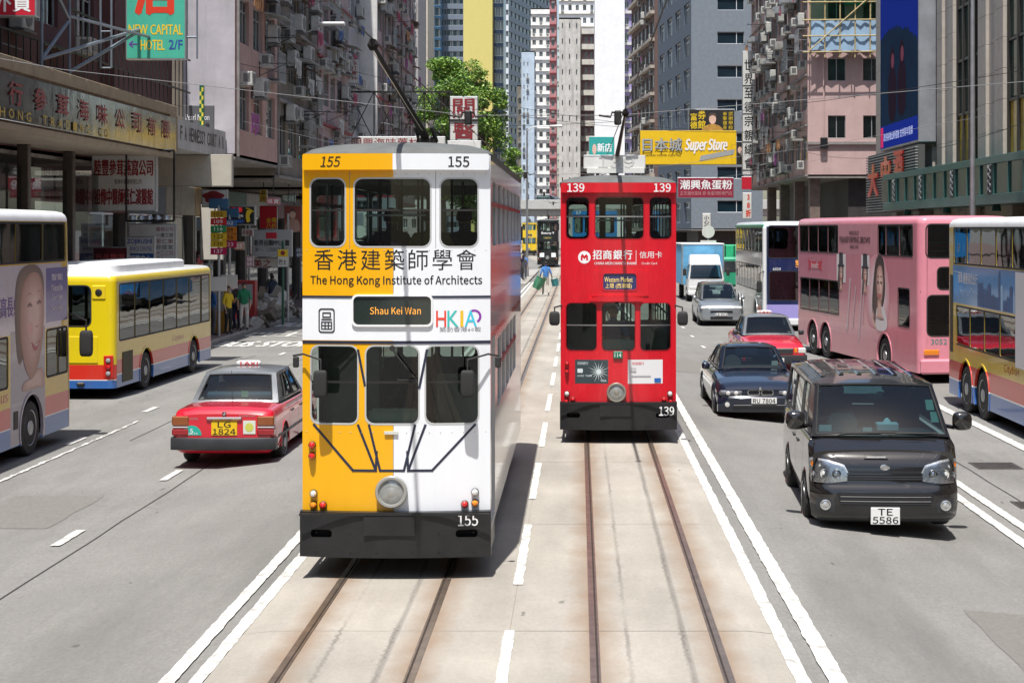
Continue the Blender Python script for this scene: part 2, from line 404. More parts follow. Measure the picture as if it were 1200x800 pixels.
asphalt = ground_mat('asphalt', (0.198, 0.192, 0.180))
track_concrete = ground_mat('track_concrete', (0.325, 0.300, 0.262), var=0.15, fine=0.06, rails=True)
paving = mat('paving', (0.19, 0.13, 0.115), 0.85, var=0.3, scale=6, bump=0.3)
kerb_m = mat('kerb_concrete', (0.33, 0.31, 0.28), 0.85, var=0.2, scale=4, bump=0.2)
paint = mat('road_paint', (0.62, 0.61, 0.57), 0.6, var=0.16, scale=20, bump=0.15)
_nt = paint.node_tree; _b = _nt.nodes['Principled BSDF']; _src = _b.inputs['Base Color'].links[0].from_socket          # chips and tyre wear
_tc = _nt.nodes.new('ShaderNodeTexCoord'); _n = _nt.nodes.new('ShaderNodeTexNoise'); _n.inputs['Scale'].default_value = 7; _n.inputs['Detail'].default_value = 10; _n.inputs['Roughness'].default_value = .75; _nt.links.new(_tc.outputs['Object'], _n.inputs[0])
_r = _nt.nodes.new('ShaderNodeMapRange'); _r.inputs[1].default_value = .50; _r.inputs[2].default_value = .60; _r.inputs[4].default_value = .7; _nt.links.new(_n.outputs[0], _r.inputs[0])
_m = _nt.nodes.new('ShaderNodeMixRGB'); _m.inputs[2].default_value = (.25, .24, .22, 1); _nt.links.new(_r.outputs[0], _m.inputs[0]); _nt.links.new(_src, _m.inputs[1]); _nt.links.new(_m.outputs[0], _b.inputs['Base Color'])

BREAKS = [-5.9, -2.7, 1.5, 4.7]
def strip(mb, x0, x1, Y0, Y1, dz, step=20.0, mi=0):
    xs = [x0] + [b for b in BREAKS if x0 < b < x1] + [x1]
    ys = [Y0]; k = math.floor(Y0 / step) + 1
    while k * step < Y1 - 1e-6: ys.append(k * step); k += 1
    ys.append(Y1); v = []; f = []
    for y in ys: v += [(x + bend(y), y, gz(x + bend(y), y) + dz) for x in xs]
    n = len(xs)
    for j in range(len(ys) - 1):
        for i in range(n - 1): f.append((j * n + i, j * n + i + 1, (j + 1) * n + i + 1, (j + 1) * n + i))
    mb.add(v, f, mi); return mb
ground = struct('ground', strip(MB(), -2500, 2500, -400, 3000, -0.012, 20), asphalt)
road = struct('road', strip(MB(), -14.0, 12.5, -60, 420, 0.0, 10), asphalt)

# tram reservation: concrete slabs with open joints, rails let into them
mb = strip(MB(), -2.98, 1.74, -60, 420, 0.003, 10)
track = struct('tram_track', mb, mat('joint_filler', (0.30, 0.25, 0.20), 0.95, var=0.3))
y = 4.0
while y < 100:
    L_ = 5.2
    for (x0, x1) in ((-2.98, -0.612), (-0.606, 1.74)):
        s_ = MB(); xs = [x0] + [b for b in BREAKS if x0 < b < x1] + [x1]
        strip(s_, x0, x1, y + 0.006, y + L_ - 0.004, 0.010 + random.uniform(0, 0.002), 60)
        obj('concrete_slab', s_, track_concrete, track, smooth=0)
    y += L_
obj('far_slab', strip(MB(), -2.98, 1.74, 100, 420, 0.010, 10), track_concrete, track, smooth=0)
steel = mat('rail_steel', (0.36, 0.28, 0.22), 0.34, 0.8, var=0.3, scale=6)
groove = mat('rail_groove', (0.030, 0.020, 0.014), 0.8, var=.3, scale=3)
for cx in (-1.87, 0.665):
    for sd in (-1, 1):
        x = cx + sd * 0.5335
        o = MB(); strip(o, x - 0.038, x + 0.036, -60, 420, 0.014, 10)
        g = obj('rail_groove', o, groove, track, smooth=0)
        o = MB(); xo = x + sd * 0.012
        strip(o, xo - 0.026, xo + 0.026, -60, 420, 0.019, 10)
        strip(o, x - sd * 0.040 - 0.008, x - sd * 0.040 + 0.008, -60, 420, 0.019, 10)
        obj('rail', o, steel, track, smooth=0)

# painted markings, each a thin sheet lying on the road; worn, wavering edges
def mark(x0, x1, Y0, Y1, parent=None, rag=0.006, dz=0.016, step=0.10, name='lane_marking'):
    m = MB(); n = max(2, int((Y1 - Y0) / step)); v = []; f = []; ph = [random.uniform(0, 6) for _ in range(6)]; wv = lambda y, a: rag * (.35 * math.sin(y * .6 + ph[a]) + .5 * math.sin(y * 7.7 + ph[a + 1]) + random.uniform(-1.0, 1.0))
    for k in range(n + 1):
        y = Y0 + (Y1 - Y0) * k / n; bx = bend(y)
        a = x0 + wv(y, 0) + bx; c = x1 + wv(y, 3) + bx
        v += [(a, y, gz(a, y) + dz), (c, y, gz(c, y) + dz)]
    f = [(2 * k, 2 * k + 1, 2 * k + 3, 2 * k + 2) for k in range(n)]
    m.add(v, f); return obj(name, m, paint, parent or road, smooth=0)
for (x0, x1) in ((-3.37, -3.23), (-3.11, -2.98)): mark(x0, x1, 5, 110, rag=0.006, name='edge_line')
for (x0, x1) in ((1.72, 1.85), (2.0, 2.16)): mark(x0, x1, 5, 110, rag=0.006, name='edge_line')
y = 11.1
while y < 110: mark(-0.655, -0.56, y, y + 3.3, track, dz=0.020); y += 5.15
y = 9.6
while y < 60: mark(-6.52, -6.40, y, y + 1.05); y += 5.2
y = 13.8
while y < 60: mark(-9.33, -9.2, y, y + 1.0); y += 5.2
mark(-8.98, -8.93, 12, 33, rag=0.02, name='edge_line')
for (x0, x1) in ((5.46, 5.60), (5.76, 5.90)): mark(x0, x1, 8, 27, name='edge_line')
mark(7.84, 8.04, 22, 44, name='edge_line')
y = 47
while y < 110: mark(4.0, 4.12, y, y + 1.0); y += 5.2
# a saw-cut joint running along the carriageway, and iron covers
tar = mat('tar_joint', (0.028, 0.027, 0.026), 0.7)
for (xx, ya, yb) in ((-6.12, 6, 46), (6.35, 8, 36), (-8.3, 30, 60)):
    m = MB(); v = []; n = int((yb - ya) / 1.2)
    for k in range(n + 1):
        y = ya + (yb - ya) * k / n; q = xx + random.uniform(-0.012, 0.012); v += [(q - 0.012, y, gz(q) + 0.004), (q + 0.012, y, gz(q) + 0.004)]
    m.add(v, [(2 * k, 2 * k + 1, 2 * k + 3, 2 * k + 2) for k in range(n)]); obj('road_joint', m, tar, road, smooth=0)
for (xx, yy, w, l) in ((6.9, 26.8, 0.75, 0.8), (6.5, 23.0, 0.62, 0.62), (7.1, 35, 0.7, 0.7)):
    m = MB(); m.box(xx - w / 2, xx + w / 2, yy - l / 2, yy + l / 2, gz(xx) - 0.05, gz(xx) + 0.006, b=0.004)
    for k in range(6):
        m.box(xx - w * 0.42, xx + w * 0.42, yy - l * 0.4 + k * l * 0.14, yy - l * 0.4 + k * l * 0.14 + 0.03, gz(xx) + 0.004, gz(xx) + 0.012)
    obj('manhole_cover', m, mat('cast_iron', (0.09, 0.08, 0.075), 0.6, 0.6, var=0.3), road)
for (xx, yy, w, l, c) in ((-7.6, 22.5, 1.3, 2.6, .82), (4.4, 14.6, 1.1, 3.4, .80), (-4.6, 34, .9, 5.0, 1.12), (6.9, 18.2, 1.2, 1.5, .85), (3.2, 44, 1.4, 4, .84)):
    m = MB(); n = 10; pts = [(xx - w / 2 + random.uniform(-.02, .02), yy - l / 2 + l * k / n) for k in range(n + 1)] + [(xx + w / 2 + random.uniform(-.02, .02), yy + l / 2 - l * k / n) for k in range(n + 1)]
    m.plate(pts, (), 0, Matrix.Identity(4)); m.v = [(x, y, gz(x) + .005) for x, y, z in m.v]; obj('road_patch', m, mat('patch_%.2f' % c, (.20 * c, .19 * c, .172 * c), .9, var=.16, scale=16, bump=.3, bscale=120), road, smooth=0)
# lettering on the road at the bus stop
m = MB()
for k, (s, yy) in enumerate((('BUS STOP', 55.0), ('巴 士 站', 60.0), ('BUS STOP', 66.0), ('巴 士 站', 73.0))):
    lettering(m, s, -10.6, yy, w=3.1, h=2.6, M=Matrix.Translation((0, 0, gz(-10.6) + 0.014)), bold=0.02, d=0)
obj('road_lettering', m, paint, road, smooth=0)

# pavements with kerbs
LK, RK = -12.6, 11.4
KH = 0.13
def LKX(y): return -13.1 if y < 47 else (-13.1 + .75 * min(1, (y - 47) / 5))
def pavement(name, far, edge, sgn, Y0, Y1):
    n = 120; ys = [Y0 + (Y1 - Y0) * k / n for k in range(n + 1)]; v = []; r = []; zt_ = -0.34 + KH
    for yv in ys:
        bx = bend(yv); kx = edge(yv) + bx; v += [(far + bx, yv, zt_), (kx - sgn * .1, yv, zt_)]
        r.append([(kx, yv, -0.36), (kx, yv, zt_ - 0.02), (kx - sgn * 0.02, yv, zt_ + 0.004), (kx - sgn * 0.16, yv, zt_ + 0.004), (kx - sgn * 0.16, yv, -0.36)])
    p = struct(name, MB().add(v, [(2 * k, 2 * k + 1, 2 * k + 3, 2 * k + 2) for k in range(n)]), paving)
    obj('kerb', MB().loft(r), kerb_m, p); return p
pavement('pavement_left', -60, LKX, 1, -60, 420); pavement('pavement_right', 60, lambda y: RK, -1, -60, 420)
# ================================================================ SHARED VEHICLE PIECES
black_paint = mat('black_paint', (0.018, 0.018, 0.019), 0.38, var=0.25, scale=5, spec=0.4, rvar=0.12)
black_rubber = mat('black_rubber', (0.02, 0.02, 0.02), 0.75, var=0.2)
dark_metal = mat('dark_metal', (0.05, 0.048, 0.045), 0.5, 0.7, var=0.3)
bright_metal = mat('bright_metal', (0.62, 0.62, 0.62), 0.25, 1.0, var=0.1)
galvanised = mat('galvanised_steel', (0.42, 0.43, 0.44), 0.45, 0.8, var=0.15)
lamp_red = mat('lamp_red', (0.55, 0.01, 0.012), 0.12, coat=1, var=0.1)
lamp_amber = mat('lamp_amber', (0.75, 0.22, 0.01), 0.12, coat=1, var=0.1)
lamp_clear = mat('lamp_clear', (0.75, 0.75, 0.72), 0.1, 0.3, coat=1)
mirror_face = mat('mirror_face', (0.8, 0.8, 0.8), 0.03, 1.0)
ink = mat('lettering_black', (0.012, 0.012, 0.014), 0.4)
white_ink = mat('lettering_white', (0.82, 0.82, 0.82), 0.4)
interior_dark = mat('interior_dark', (0.045, 0.043, 0.042), 0.8, var=0.2)
interior_grey = mat('interior_grey', (0.09, 0.088, 0.08), 0.7, var=0.2)
clear_glass = glass('clear_glass', (0.80, 0.86, 0.83))
tram_glass = glass('tram_glass', (0.55, 0.64, 0.60)); side_glass = glass('tram_side_glass', (0.20, 0.23, 0.22), refl=.14)
bus_glass = glass('bus_glass', (0.22, 0.25, 0.25), refl=1.25, wave=0.10, wscale=1.1)
car_glass = glass('car_glass', (0.42, 0.52, 0.50))
under_dark = mat('underframe', (0.015, 0.014, 0.013), 0.9)

def wheel_mesh(r, w, spokes=0, n=24, style='steel'):
    """tyre and rim turned about the x axis; the outer side faces +x"""
    Mx = Matrix.Rotation(R(90), 4, 'Y')
    t = MB(); t.lathe([(r * 0.60, -w / 2), (r * 0.93, -w / 2), (r * 0.99, -w / 2 + 0.03), (r, -w * 0.3), (r, w * 0.3), (r * 0.99, w / 2 - 0.03), (r * 0.93, w / 2), (r * 0.62, w / 2 - 0.004)], Mx, n)
    h = MB()
    if style == 'steel':
        h.lathe([(r * 0.62, -w / 2), (r * 0.64, w / 2 + 0.004), (r * 0.60, w / 2 - 0.01), (r * 0.54, w / 2 - 0.06), (r * 0.30, w / 2 - 0.05), (r * 0.26, w / 2 + 0.01), (r * 0.10, w / 2 + 0.02), (0, w / 2 + 0.02)], Mx, n)
        for k in range(8):
            a = 2 * math.pi * k / 8; h.cyl((w / 2 - 0.052, r * .42 * math.cos(a), r * .42 * math.sin(a)), (w / 2 - 0.047, r * .42 * math.cos(a), r * .42 * math.sin(a)), r * 0.06, n=6, mi=1)
    else:
        h.lathe([(r * 0.62, -w / 2), (r * 0.66, w / 2 + 0.004), (r * 0.62, w / 2 - 0.006), (r * 0.60, w / 2 - 0.05)], Mx, n)
        h.lathe([(r * 0.60, w / 2 - 0.09), (0.0, w / 2 - 0.088)], Mx, n, mi=1)
        h.lathe([(r * 0.16, w / 2 - 0.06), (r * 0.15, w / 2 - 0.01), (0, w / 2 - 0.005)], Mx, 12)
        for k in range(spokes or 5):
            a = 2 * math.pi * k / (spokes or 5); d = Vector((0, math.cos(a), math.sin(a))); e = Vector((0, -math.sin(a), math.cos(a)))
            p0 = d * r * 0.12; p1 = d * r * 0.62; ww = r * 0.10
            h.add([p0 + e * ww + Vector((w / 2 - 0.02, 0, 0)), p0 - e * ww + Vector((w / 2 - 0.02, 0, 0)), p1 - e * ww * .8 + Vector((w / 2 - 0.012, 0, 0)), p1 + e * ww * .8 + Vector((w / 2 - 0.012, 0, 0)),
                   p0 + e * ww + Vector((w / 2 - 0.07, 0, 0)), p0 - e * ww + Vector((w / 2 - 0.07, 0, 0)), p1 - e * ww * .8 + Vector((w / 2 - 0.07, 0, 0)), p1 + e * ww * .8 + Vector((w / 2 - 0.07, 0, 0))],
                  [(0, 1, 2, 3), (4, 7, 6, 5), (0, 4, 5, 1), (1, 5, 6, 2), (3, 2, 6, 7), (0, 3, 7, 4)])
    return t, h
def add_wheel(parent, x, y, r, w, side, style='steel', rim=None, spokes=5, cache={}):
    k = (r, w, style, spokes, rim.name if rim else '')
    if k not in cache:
        t, h = wheel_mesh(r, w, spokes, style=style)
        cache[k] = (t.mesh('wheel', [black_rubber]), h.mesh('rim', [rim or galvanised, interior_dark]))
    M = Matrix.Translation((x, y, r)) @ (Matrix.Identity(4) if side > 0 else Matrix.Rotation(math.pi, 4, 'Z'))
    o = link('wheel', cache[k][0], parent, M); link('rim', cache[k][1], o)
    return o
def round_lamp(parent, name, x, z, r, m, y0=0.0, depth=0.05, ring=None, M=None):
    mb = MB(); Mx = (M or front_M(x, y0, z))
    mb.lathe([(r * 1.15, -0.01), (r * 1.15, depth * 0.4), (r, depth * 0.45)], Mx, 16, 1)
    mb.lathe([(r, depth * 0.45), (r * 0.9, depth * 0.8), (r * 0.5, depth), (0, depth * 1.05)], Mx, 16, 0)
    return obj(name, mb, [m, ring or dark_metal], parent)

# ================================================================ TRAMS
def tram(name, label, loc, C, group=None, full=True):
    """double-deck tram; local y = 0 is the end that faces the camera, the car runs back along +y"""
    W, L, Hd, CL = 1.93, 8.9, 4.35, 0.24
    root = thing(name, label, 'tram', loc, 0, group); hw = W / 2
    body_f, body_s, roof_m = C['front'], C['side'], C.get('roof', mat('tram_roof', (0.10, 0.105, 0.10), 0.7, var=0.25))
    bow = lambda x: 0.10 * (x / hw) ** 2                       # the end is bowed in plan
    def bowed(mb):
        mb.v = [(x, y + bow(min(hw, max(-hw, x))), z) for x, y, z in mb.v]; return mb
    def split(mb, xs):                                         # cut faces at vertical lines so that the bow can bend them
        bm = bmesh.new(); vs = [bm.verts.new(p) for p in mb.v]; bm.verts.index_update()
        for f, mi in zip(mb.f, mb.mi):
            try: q = bm.faces.new([vs[i] for i in f]); q.material_index = mi
            except ValueError: pass
        for x in xs: bmesh.ops.bisect_plane(bm, geom=bm.verts[:] + bm.edges[:] + bm.faces[:], plane_co=(x, 0, 0), plane_no=(1, 0, 0), dist=1e-5)
        bm.verts.index_update()
        mb.v = [tuple(v.co) for v in bm.verts]; mb.f = [tuple(v.index for v in f.verts) for f in bm.faces]; mb.mi = [f.material_index for f in bm.faces]; bm.free(); return mb
    cuts = [-.8, -.6, -.4, -.2, 0.0, .2, .4, .6, .8]
    up = C.get('up', [(-.887, 3.39, -.51, 4.10), (-.43, 3.39, .365, 4.10), (.45, 3.39, .845, 4.10)])
    lo = C.get('lo', [(-.88, 1.58, -.38, 2.39), (-.31, 1.58, .245, 2.39), (.30, 1.58, .85, 2.39)])
    sign = C.get('sign', (-.43, 2.60, .365, 2.89))
    holes = [rrect(a, b, c, d, .09) for a, b, c, d in up] + [rrect(a, b, c, d, .08) for a, b, c, d in lo]
    # body ends: the near one with every opening, the far one alike
    e = MB(); zs = 0.68
    e.plate(rect(-hw, zs, hw, Hd - .02), holes, 0.05, front_M())
    split(e, cuts); bowed(e); obj('front_panel', e, body_f, root)
    e = MB(); e.plate(rect(-hw, zs, hw, Hd - .02), [rrect(-c, b, -a, d, .09) for a, b, c, d in up] + [rrect(-c, b, -a, d, .08) for a, b, c, d in lo], 0.05, rear_M(0, L, 0))
    split(e, cuts); e.v = [(x, y - bow(max(-hw, min(hw, x))), z) for x, y, z in e.v]; obj('rear_panel', e, C.get('rear', body_s), root)
    # sides
    n = 7; y0, y1 = 0.42, L - 0.42; bw = (y1 - y0) / n
    upw = [(y0 + k * bw + .05, 3.40, y0 + (k + 1) * bw - .05, 4.08) for k in range(n)]
    low = [(1.55 + k * 1.06, 1.60, 1.55 + (k + 1) * 1.06 - .09, 2.36) for k in range(5)]
    door = (0.28, 0.52, 1.02, 2.45)
    for sd in (-1, 1):
        s = MB(); T = right_M(hw, 0, 0) if sd > 0 else left_M(-hw, 0, 0)
        fx = (lambda a, b, c, d: (a, b, c, d)) if sd > 0 else (lambda a, b, c, d: (-c, b, -a, d))
        hs = [rrect(*fx(*q), .05) for q in upw + low] + [rrect(*fx(*door), .03)]
        ya, yb = 0.12, L - 0.12
        s.plate(rect(*fx(ya, 0.46, yb, Hd - .02)), hs, 0.04, T, 0); obj('side_panel', s, body_s, root)
        for q in upw + low:
            a, b, c, d = fx(*q); g = MB(); g.plate(rect(a - .01, b - .01, c + .01, d + .01), (), 0.0, T @ Matrix.Translation((0, 0, -.03)))
            pane = obj('window', g, side_glass, root)
            fr = MB(); fr.box(a, c, b + .42, b + .46, -.035, .006, 0, T); obj('window_rail', fr, C.get('rail', dark_metal), pane)
        dr = MB(); a, b, c, d = fx(*door)
        dr.box(a + .02, c - .02, b, b + .45, -.12, -.09, 0, T); dr.box(a + .33, a + .37, b, d, -.12, -.08, 0, T); dr.box(a + .02, a + .05, b, d, -.1, -.06, 0, T)
        obj('gate', dr, dark_metal, root)
    # glass of the ends
    for q in up + lo:
        a, b, c, d = q; g = MB(); g.plate(rrect(a - .01, b - .01, c + .01, d + .01, .08), (), 0.0, front_M(0, 0.03, 0)); split(g, cuts); bowed(g)
        w = obj('window', g, tram_glass, root)
        if full:
            t = .020; fr = MB(); fr.plate(rrect(a - .004, b - .004, c + .004, d + .004, .09), [rrect(a + t - .008, b + t - .008, c - t + .008, d - t + .008, .08)], .03, front_M(0, -0.002, 0)); split(fr, cuts); bowed(fr)
            obj('window_frame', fr, C.get('frame', white_ink), w)
            hz = b + (d - b) * .52; br = MB(); br.box(a, c, .012, .028, hz, hz + .02); split(br, cuts); bowed(br); obj('glazing_bar', br, C.get('bar', dark_metal), w)
        g = MB(); g.plate(rrect(-c - .01, b - .01, -a + .01, d + .01, .08), (), 0.0, rear_M(0, L - .06, 0)); obj('window', g, tram_glass, root)
    # roof, fascia bands, decks
    r = MB(); rings = []
    for (ins, z) in ((-.015, Hd - .06), (-.02, Hd), (.05, Hd + .05), (.22, Hd + .10), (.55, Hd + .14)):
        ring = []
        for x, y in rrect(-hw + ins, 0.02 + ins, hw - ins, L - .02 - ins, .30, 5): ring.append((x, y, z))
        rings.append(ring)
    r.loft(rings); obj('roof', r, roof_m, root)
    f = MB(); f.plate(rrect(-hw + .01, 4.18, hw - .01, 4.345, .02), (), .11, front_M(0, -.07, 0)); split(f, cuts); bowed(f)
    fascia = obj('number_fascia', f, C.get('fascia', body_f), root)
    fl = MB(); fl.box(-hw + .05, hw - .05, .1, L - .12, 2.46, 2.53); obj('upper_floor', fl, interior_grey, root)
    fl = MB(); fl.box(-hw + .05, hw - .05, .1, L - .12, .62, .70); obj('lower_floor', fl, interior_grey, root)
    cl = MB(); cl.box(-hw + .05, hw - .05, .14, L - .14, Hd - .10, Hd - .07); obj('ceiling', cl, mat('tram_ceiling', (.26, .25, .23), .6), root)
    un = MB(); un.box(-.62, .62, .9, L - .9, .20, .60); un.box(-.86, .86, .25, L - .25, .40, .60); obj('underframe', un, under_dark, root)
    for yy in (2.3, L - 2.3):
        for sd in (-1, 1):
            w = MB(); w.lathe([(.30, -.05), (.36, -.045), (.36, .045), (.30, .05), (.1, .05), (0, .05)], Matrix.Translation((sd * .50, yy, .375)) @ Matrix.Rotation(R(90), 4, 'Y'), 18)
            obj('wheel', w, dark_metal, root)
    # bumper apron with slots and rivets
    bp = MB(); slots = [rrect(-.86, .44, -.64, .52, .03), rrect(.62, .44, .84, .52, .03), rrect(-.07, .575, .055, .60, .01)]
    bp.plate(rect(-hw - .01, CL, hw + .01, .70), slots, .10, front_M(0, -.10, 0)); split(bp, cuts); bowed(bp)
    bumper = obj('bumper', bp, black_paint, root)
    bl = MB(); bl.box(-hw + .03, hw - .03, .02, .05, CL + .02, .68); split(bl, cuts); bowed(bl); obj('bumper_back', bl, under_dark, bumper)
    for sd in (-1, 1):
        t = MB(); t.plate(rect(*( (.05, CL, 1.0, .50) if sd > 0 else (-1.0, CL, -.05, .50))), (), .03, right_M(hw - .005) if sd > 0 else left_M(-hw + .005)); obj('apron', t, black_paint, bumper)
    if full:
        rv = MB()
        for x in (-.8, -.45, -.18, .18, .45, .8):
            for z in (.30, .49): rv.lathe([(.009, 0), (.006, .006), (0, .007)], front_M(x, -.10 + bow(x), z), 8)
        rv.box(-.31, .21, -.115, -.10, .47, .66); rv.box(-hw, hw, -.108, -.09, .672, .695); split(rv, cuts)
        obj('rivets', rv, black_paint, bumper)
    # headlamp and small lamps
    hl = MB(); T = front_M(-.035, 0.0, C.get('lampz', .905))
    hl.lathe([(.16, 0), (.165, .07), (.155, .085), (.135, .085), (.13, .06)], T, 28, 1); hl.lathe([(.13, .055), (.11, .066), (.05, .072), (0, .073)], T, 28, 0); hl.lathe([(.05, .073), (.03, .079), (0, .08)], T, 12, 1)
    obj('headlight', hl, [mat('lamp_lens', (.30, .31, .30), .08, 0.2, coat=1), C.get('lamp_ring', mat('lamp_ring_grey', (.42, .42, .40), .35, .5))], root)
    for (nm, x, z, m, rr) in C.get('lamps', [('tail_lamp', -.86, 1.365, lamp_red, .034), ('tail_lamp', -.86, 1.255, lamp_red, .034), ('marker_lamp', -.845, .87, lamp_clear, .034), ('indicator_lamp', -.845, .755, lamp_amber, .034), ('tail_lamp', -.745, .755, lamp_red, .034),
                                             ('marker_lamp', .81, .885, lamp_clear, .034), ('indicator_lamp', .81, .775, lamp_amber, .034), ('tail_lamp', .705, .765, lamp_red, .034)]):
        round_lamp(root, nm, x, z, rr, m, bow(x), .075)
    # destination box
    a, b, c, d = sign
    sg = MB(); sg.plate(rrect(a - .018, b - .018, c + .018, d + .018, .055), [rrect(a, b, c, d, .05)], .05, front_M(0, -.02, 0)); split(sg, cuts); bowed(sg); box = obj('destination_box', sg, C.get('signbox', white_ink), root)
    sg = MB(); sg.plate(rrect(a - .005, b - .005, c + .005, d + .005, .05), (), .01, front_M(0, -.004, 0)); split(sg, cuts); bowed(sg); obj('display', sg, C.get('display', mat('display_dark', (.022, .028, .026), .15, coat=.6)), box)
    tx = MB()
    for (s, x, z, w, h) in C['dest']: lettering(tx, s, x, z, w, h, front_M(0, -.0046, 0), bold=.0)
    split(tx, cuts); bowed(tx); obj('display_lettering', tx, C.get('led', mat('led_amber', (.85, .36, .05), .5, emit=.45)), box)
    # interior: staircase wall, benches, poles, driver's bulkhead
    if full:
        seat = MB(); seat.box(-.22, .22, -.2, .2, .40, .46, b=.02); seat.box(-.22, .22, .17, .22, .42, .86, b=.02); seat.box(-.02, .02, -.15, .15, 0, .42)
        sm = seat.mesh('seat', [mat('seat_brown', (.13, .07, .04), .5, var=.3)])
        for yy in [1.3 + .78 * k for k in range(9)]:
            for x in (-.60, .60): link('seat', sm, root, Matrix.Translation((x, yy, 2.53)))
        for yy in [2.2 + .9 * k for k in range(5)]:
            for sd in (-1, 1): link('seat', sm, root, Matrix.Translation((sd * .62, yy, .70)) @ Matrix.Rotation(R(90 * sd), 4, 'Z'))
        for yy in (.55, 2.6, 4.6, 6.6):
            for x in (-.22, .22):
                for (za, zb) in ((.70, 2.46), (2.53, Hd - .1)):
                    po = MB(); po.cyl((x, yy, za), (x, yy, zb), .016, n=8); obj('handrail', po, dark_metal, root)
        po = MB(); po.cyl((-.35, .35, 3.72), (.28, .35, 3.72), .014, n=8); obj('handrail', po, bright_metal, root)
        bk = MB(); bk.box(-.9, -.30, 1.15, 1.18, .7, 2.46); bk.box(.32, .9, 1.15, 1.18, .7, 2.0); bk.box(-.3, .3, .25, .55, .7, 1.62, b=.05); obj('bulkhead', bk, mat('cab_panel', (.13, .15, .13), .6, var=.15), root)
        pu = MB(); pu.box(-.3, .3, .10, .14, 1.50, 1.72, b=.02); pu.cyl((-.25, .12, 1.72), (.2, .12, 1.72), .02); obj('dashboard', pu, mat('dash_pale', (.35, .42, .38), .5), root)
        wp = MB(); wp.tube([(-.03, -.015, 2.36), (.02, -.03, 2.28), (.20, -.02, 2.06)], [.012, .012, .008]); wp.cyl((-.03, .02, 2.36), (-.03, -.03, 2.36), .03); wp.box(.02, .22, -.015, -.005, 2.03, 2.05, M=Matrix.Translation((0, 0, 0))); obj('wiper', wp, black_rubber, root)
        for sd in (-1, 1):
            mr = MB()
            if C.get('mirror_out'):
                cx = sd * (hw + .10); mr.tube([(sd * hw * .98, .10, 2.30), (cx, .02, 2.27), (cx, -.02, 2.16)], .014); mr.pod(cx - .09, cx + .09, -.10, .0, 1.97, 2.21)
            else:
                cx = sd * (hw - .22); mr.tube([(sd * (hw + .09), .06, 2.28), (sd * (hw - .02), .03, 2.30), (cx, -.10, 2.25), (cx, -.12, 2.12)], .011); mr.pod(cx - .07, cx + .07, -.18, -.10, 1.87, 2.15, .35); mr.box(sd * (hw + .07) - .02, sd * (hw + .07) + .04, .04, .08, 2.16, 2.27, b=.01)
            o = obj('mirror', mr, black_rubber, root)
    # trolley pole
    ty, tz = C.get('pole_base', (3.7, Hd + .14)); tip = C.get('pole_tip', (-1.8, 5.25))
    tp = MB(); tp.box(-.32, .32, ty - .5, ty + .5, tz, tz + .06); tp.cyl((0, ty, tz), (0, ty, tz + .18), .10, .07); tp.box(-.10, .10, ty - .55, ty + .1, tz + .1, tz + .22, b=.03); tp.tube([(-.1, ty - .1, tz + .18), (-.1, ty - .75, tz + .33)], .03); tp.tube([(.1, ty - .1, tz + .18), (.1, ty - .75, tz + .33)], .03)
    obj('trolley_base', tp, dark_metal, root)
    tp = MB(); p0 = Vector((0, ty, tz + .16)); p1 = Vector((0, tip[0], tip[1])); tp.tube([p0, p0.lerp(p1, .5), p1], [.055, .034, .018], 8); tp.lathe([(.03, -.05), (.055, 0), (.03, .05), (0, .06)], Matrix.Translation(p1), 10); tp.box(-.02, .02, tip[0] - .09, tip[0] + .09, tip[1] - .02, tip[1] + .045)
    pole = obj('trolley_pole', tp, mat('pole_dull_black', (.016, .015, .014), .75, spec=.2), root)
    rp = MB(); mid = Vector((0.02, L * .5, Hd + .3)); rp.tube([p1 + Vector((0, 0, -.06)), p1.lerp(Vector((.05, 6.4, Hd + .12)), .5) + Vector((0, 0, -.10)), (.05, 6.4, Hd + .12)], .005, 5); obj('rope', rp, mat('rope_pale', (.55, .5, .4), .9), pole)
    return root, split, bowed, cuts, fascia, bumper

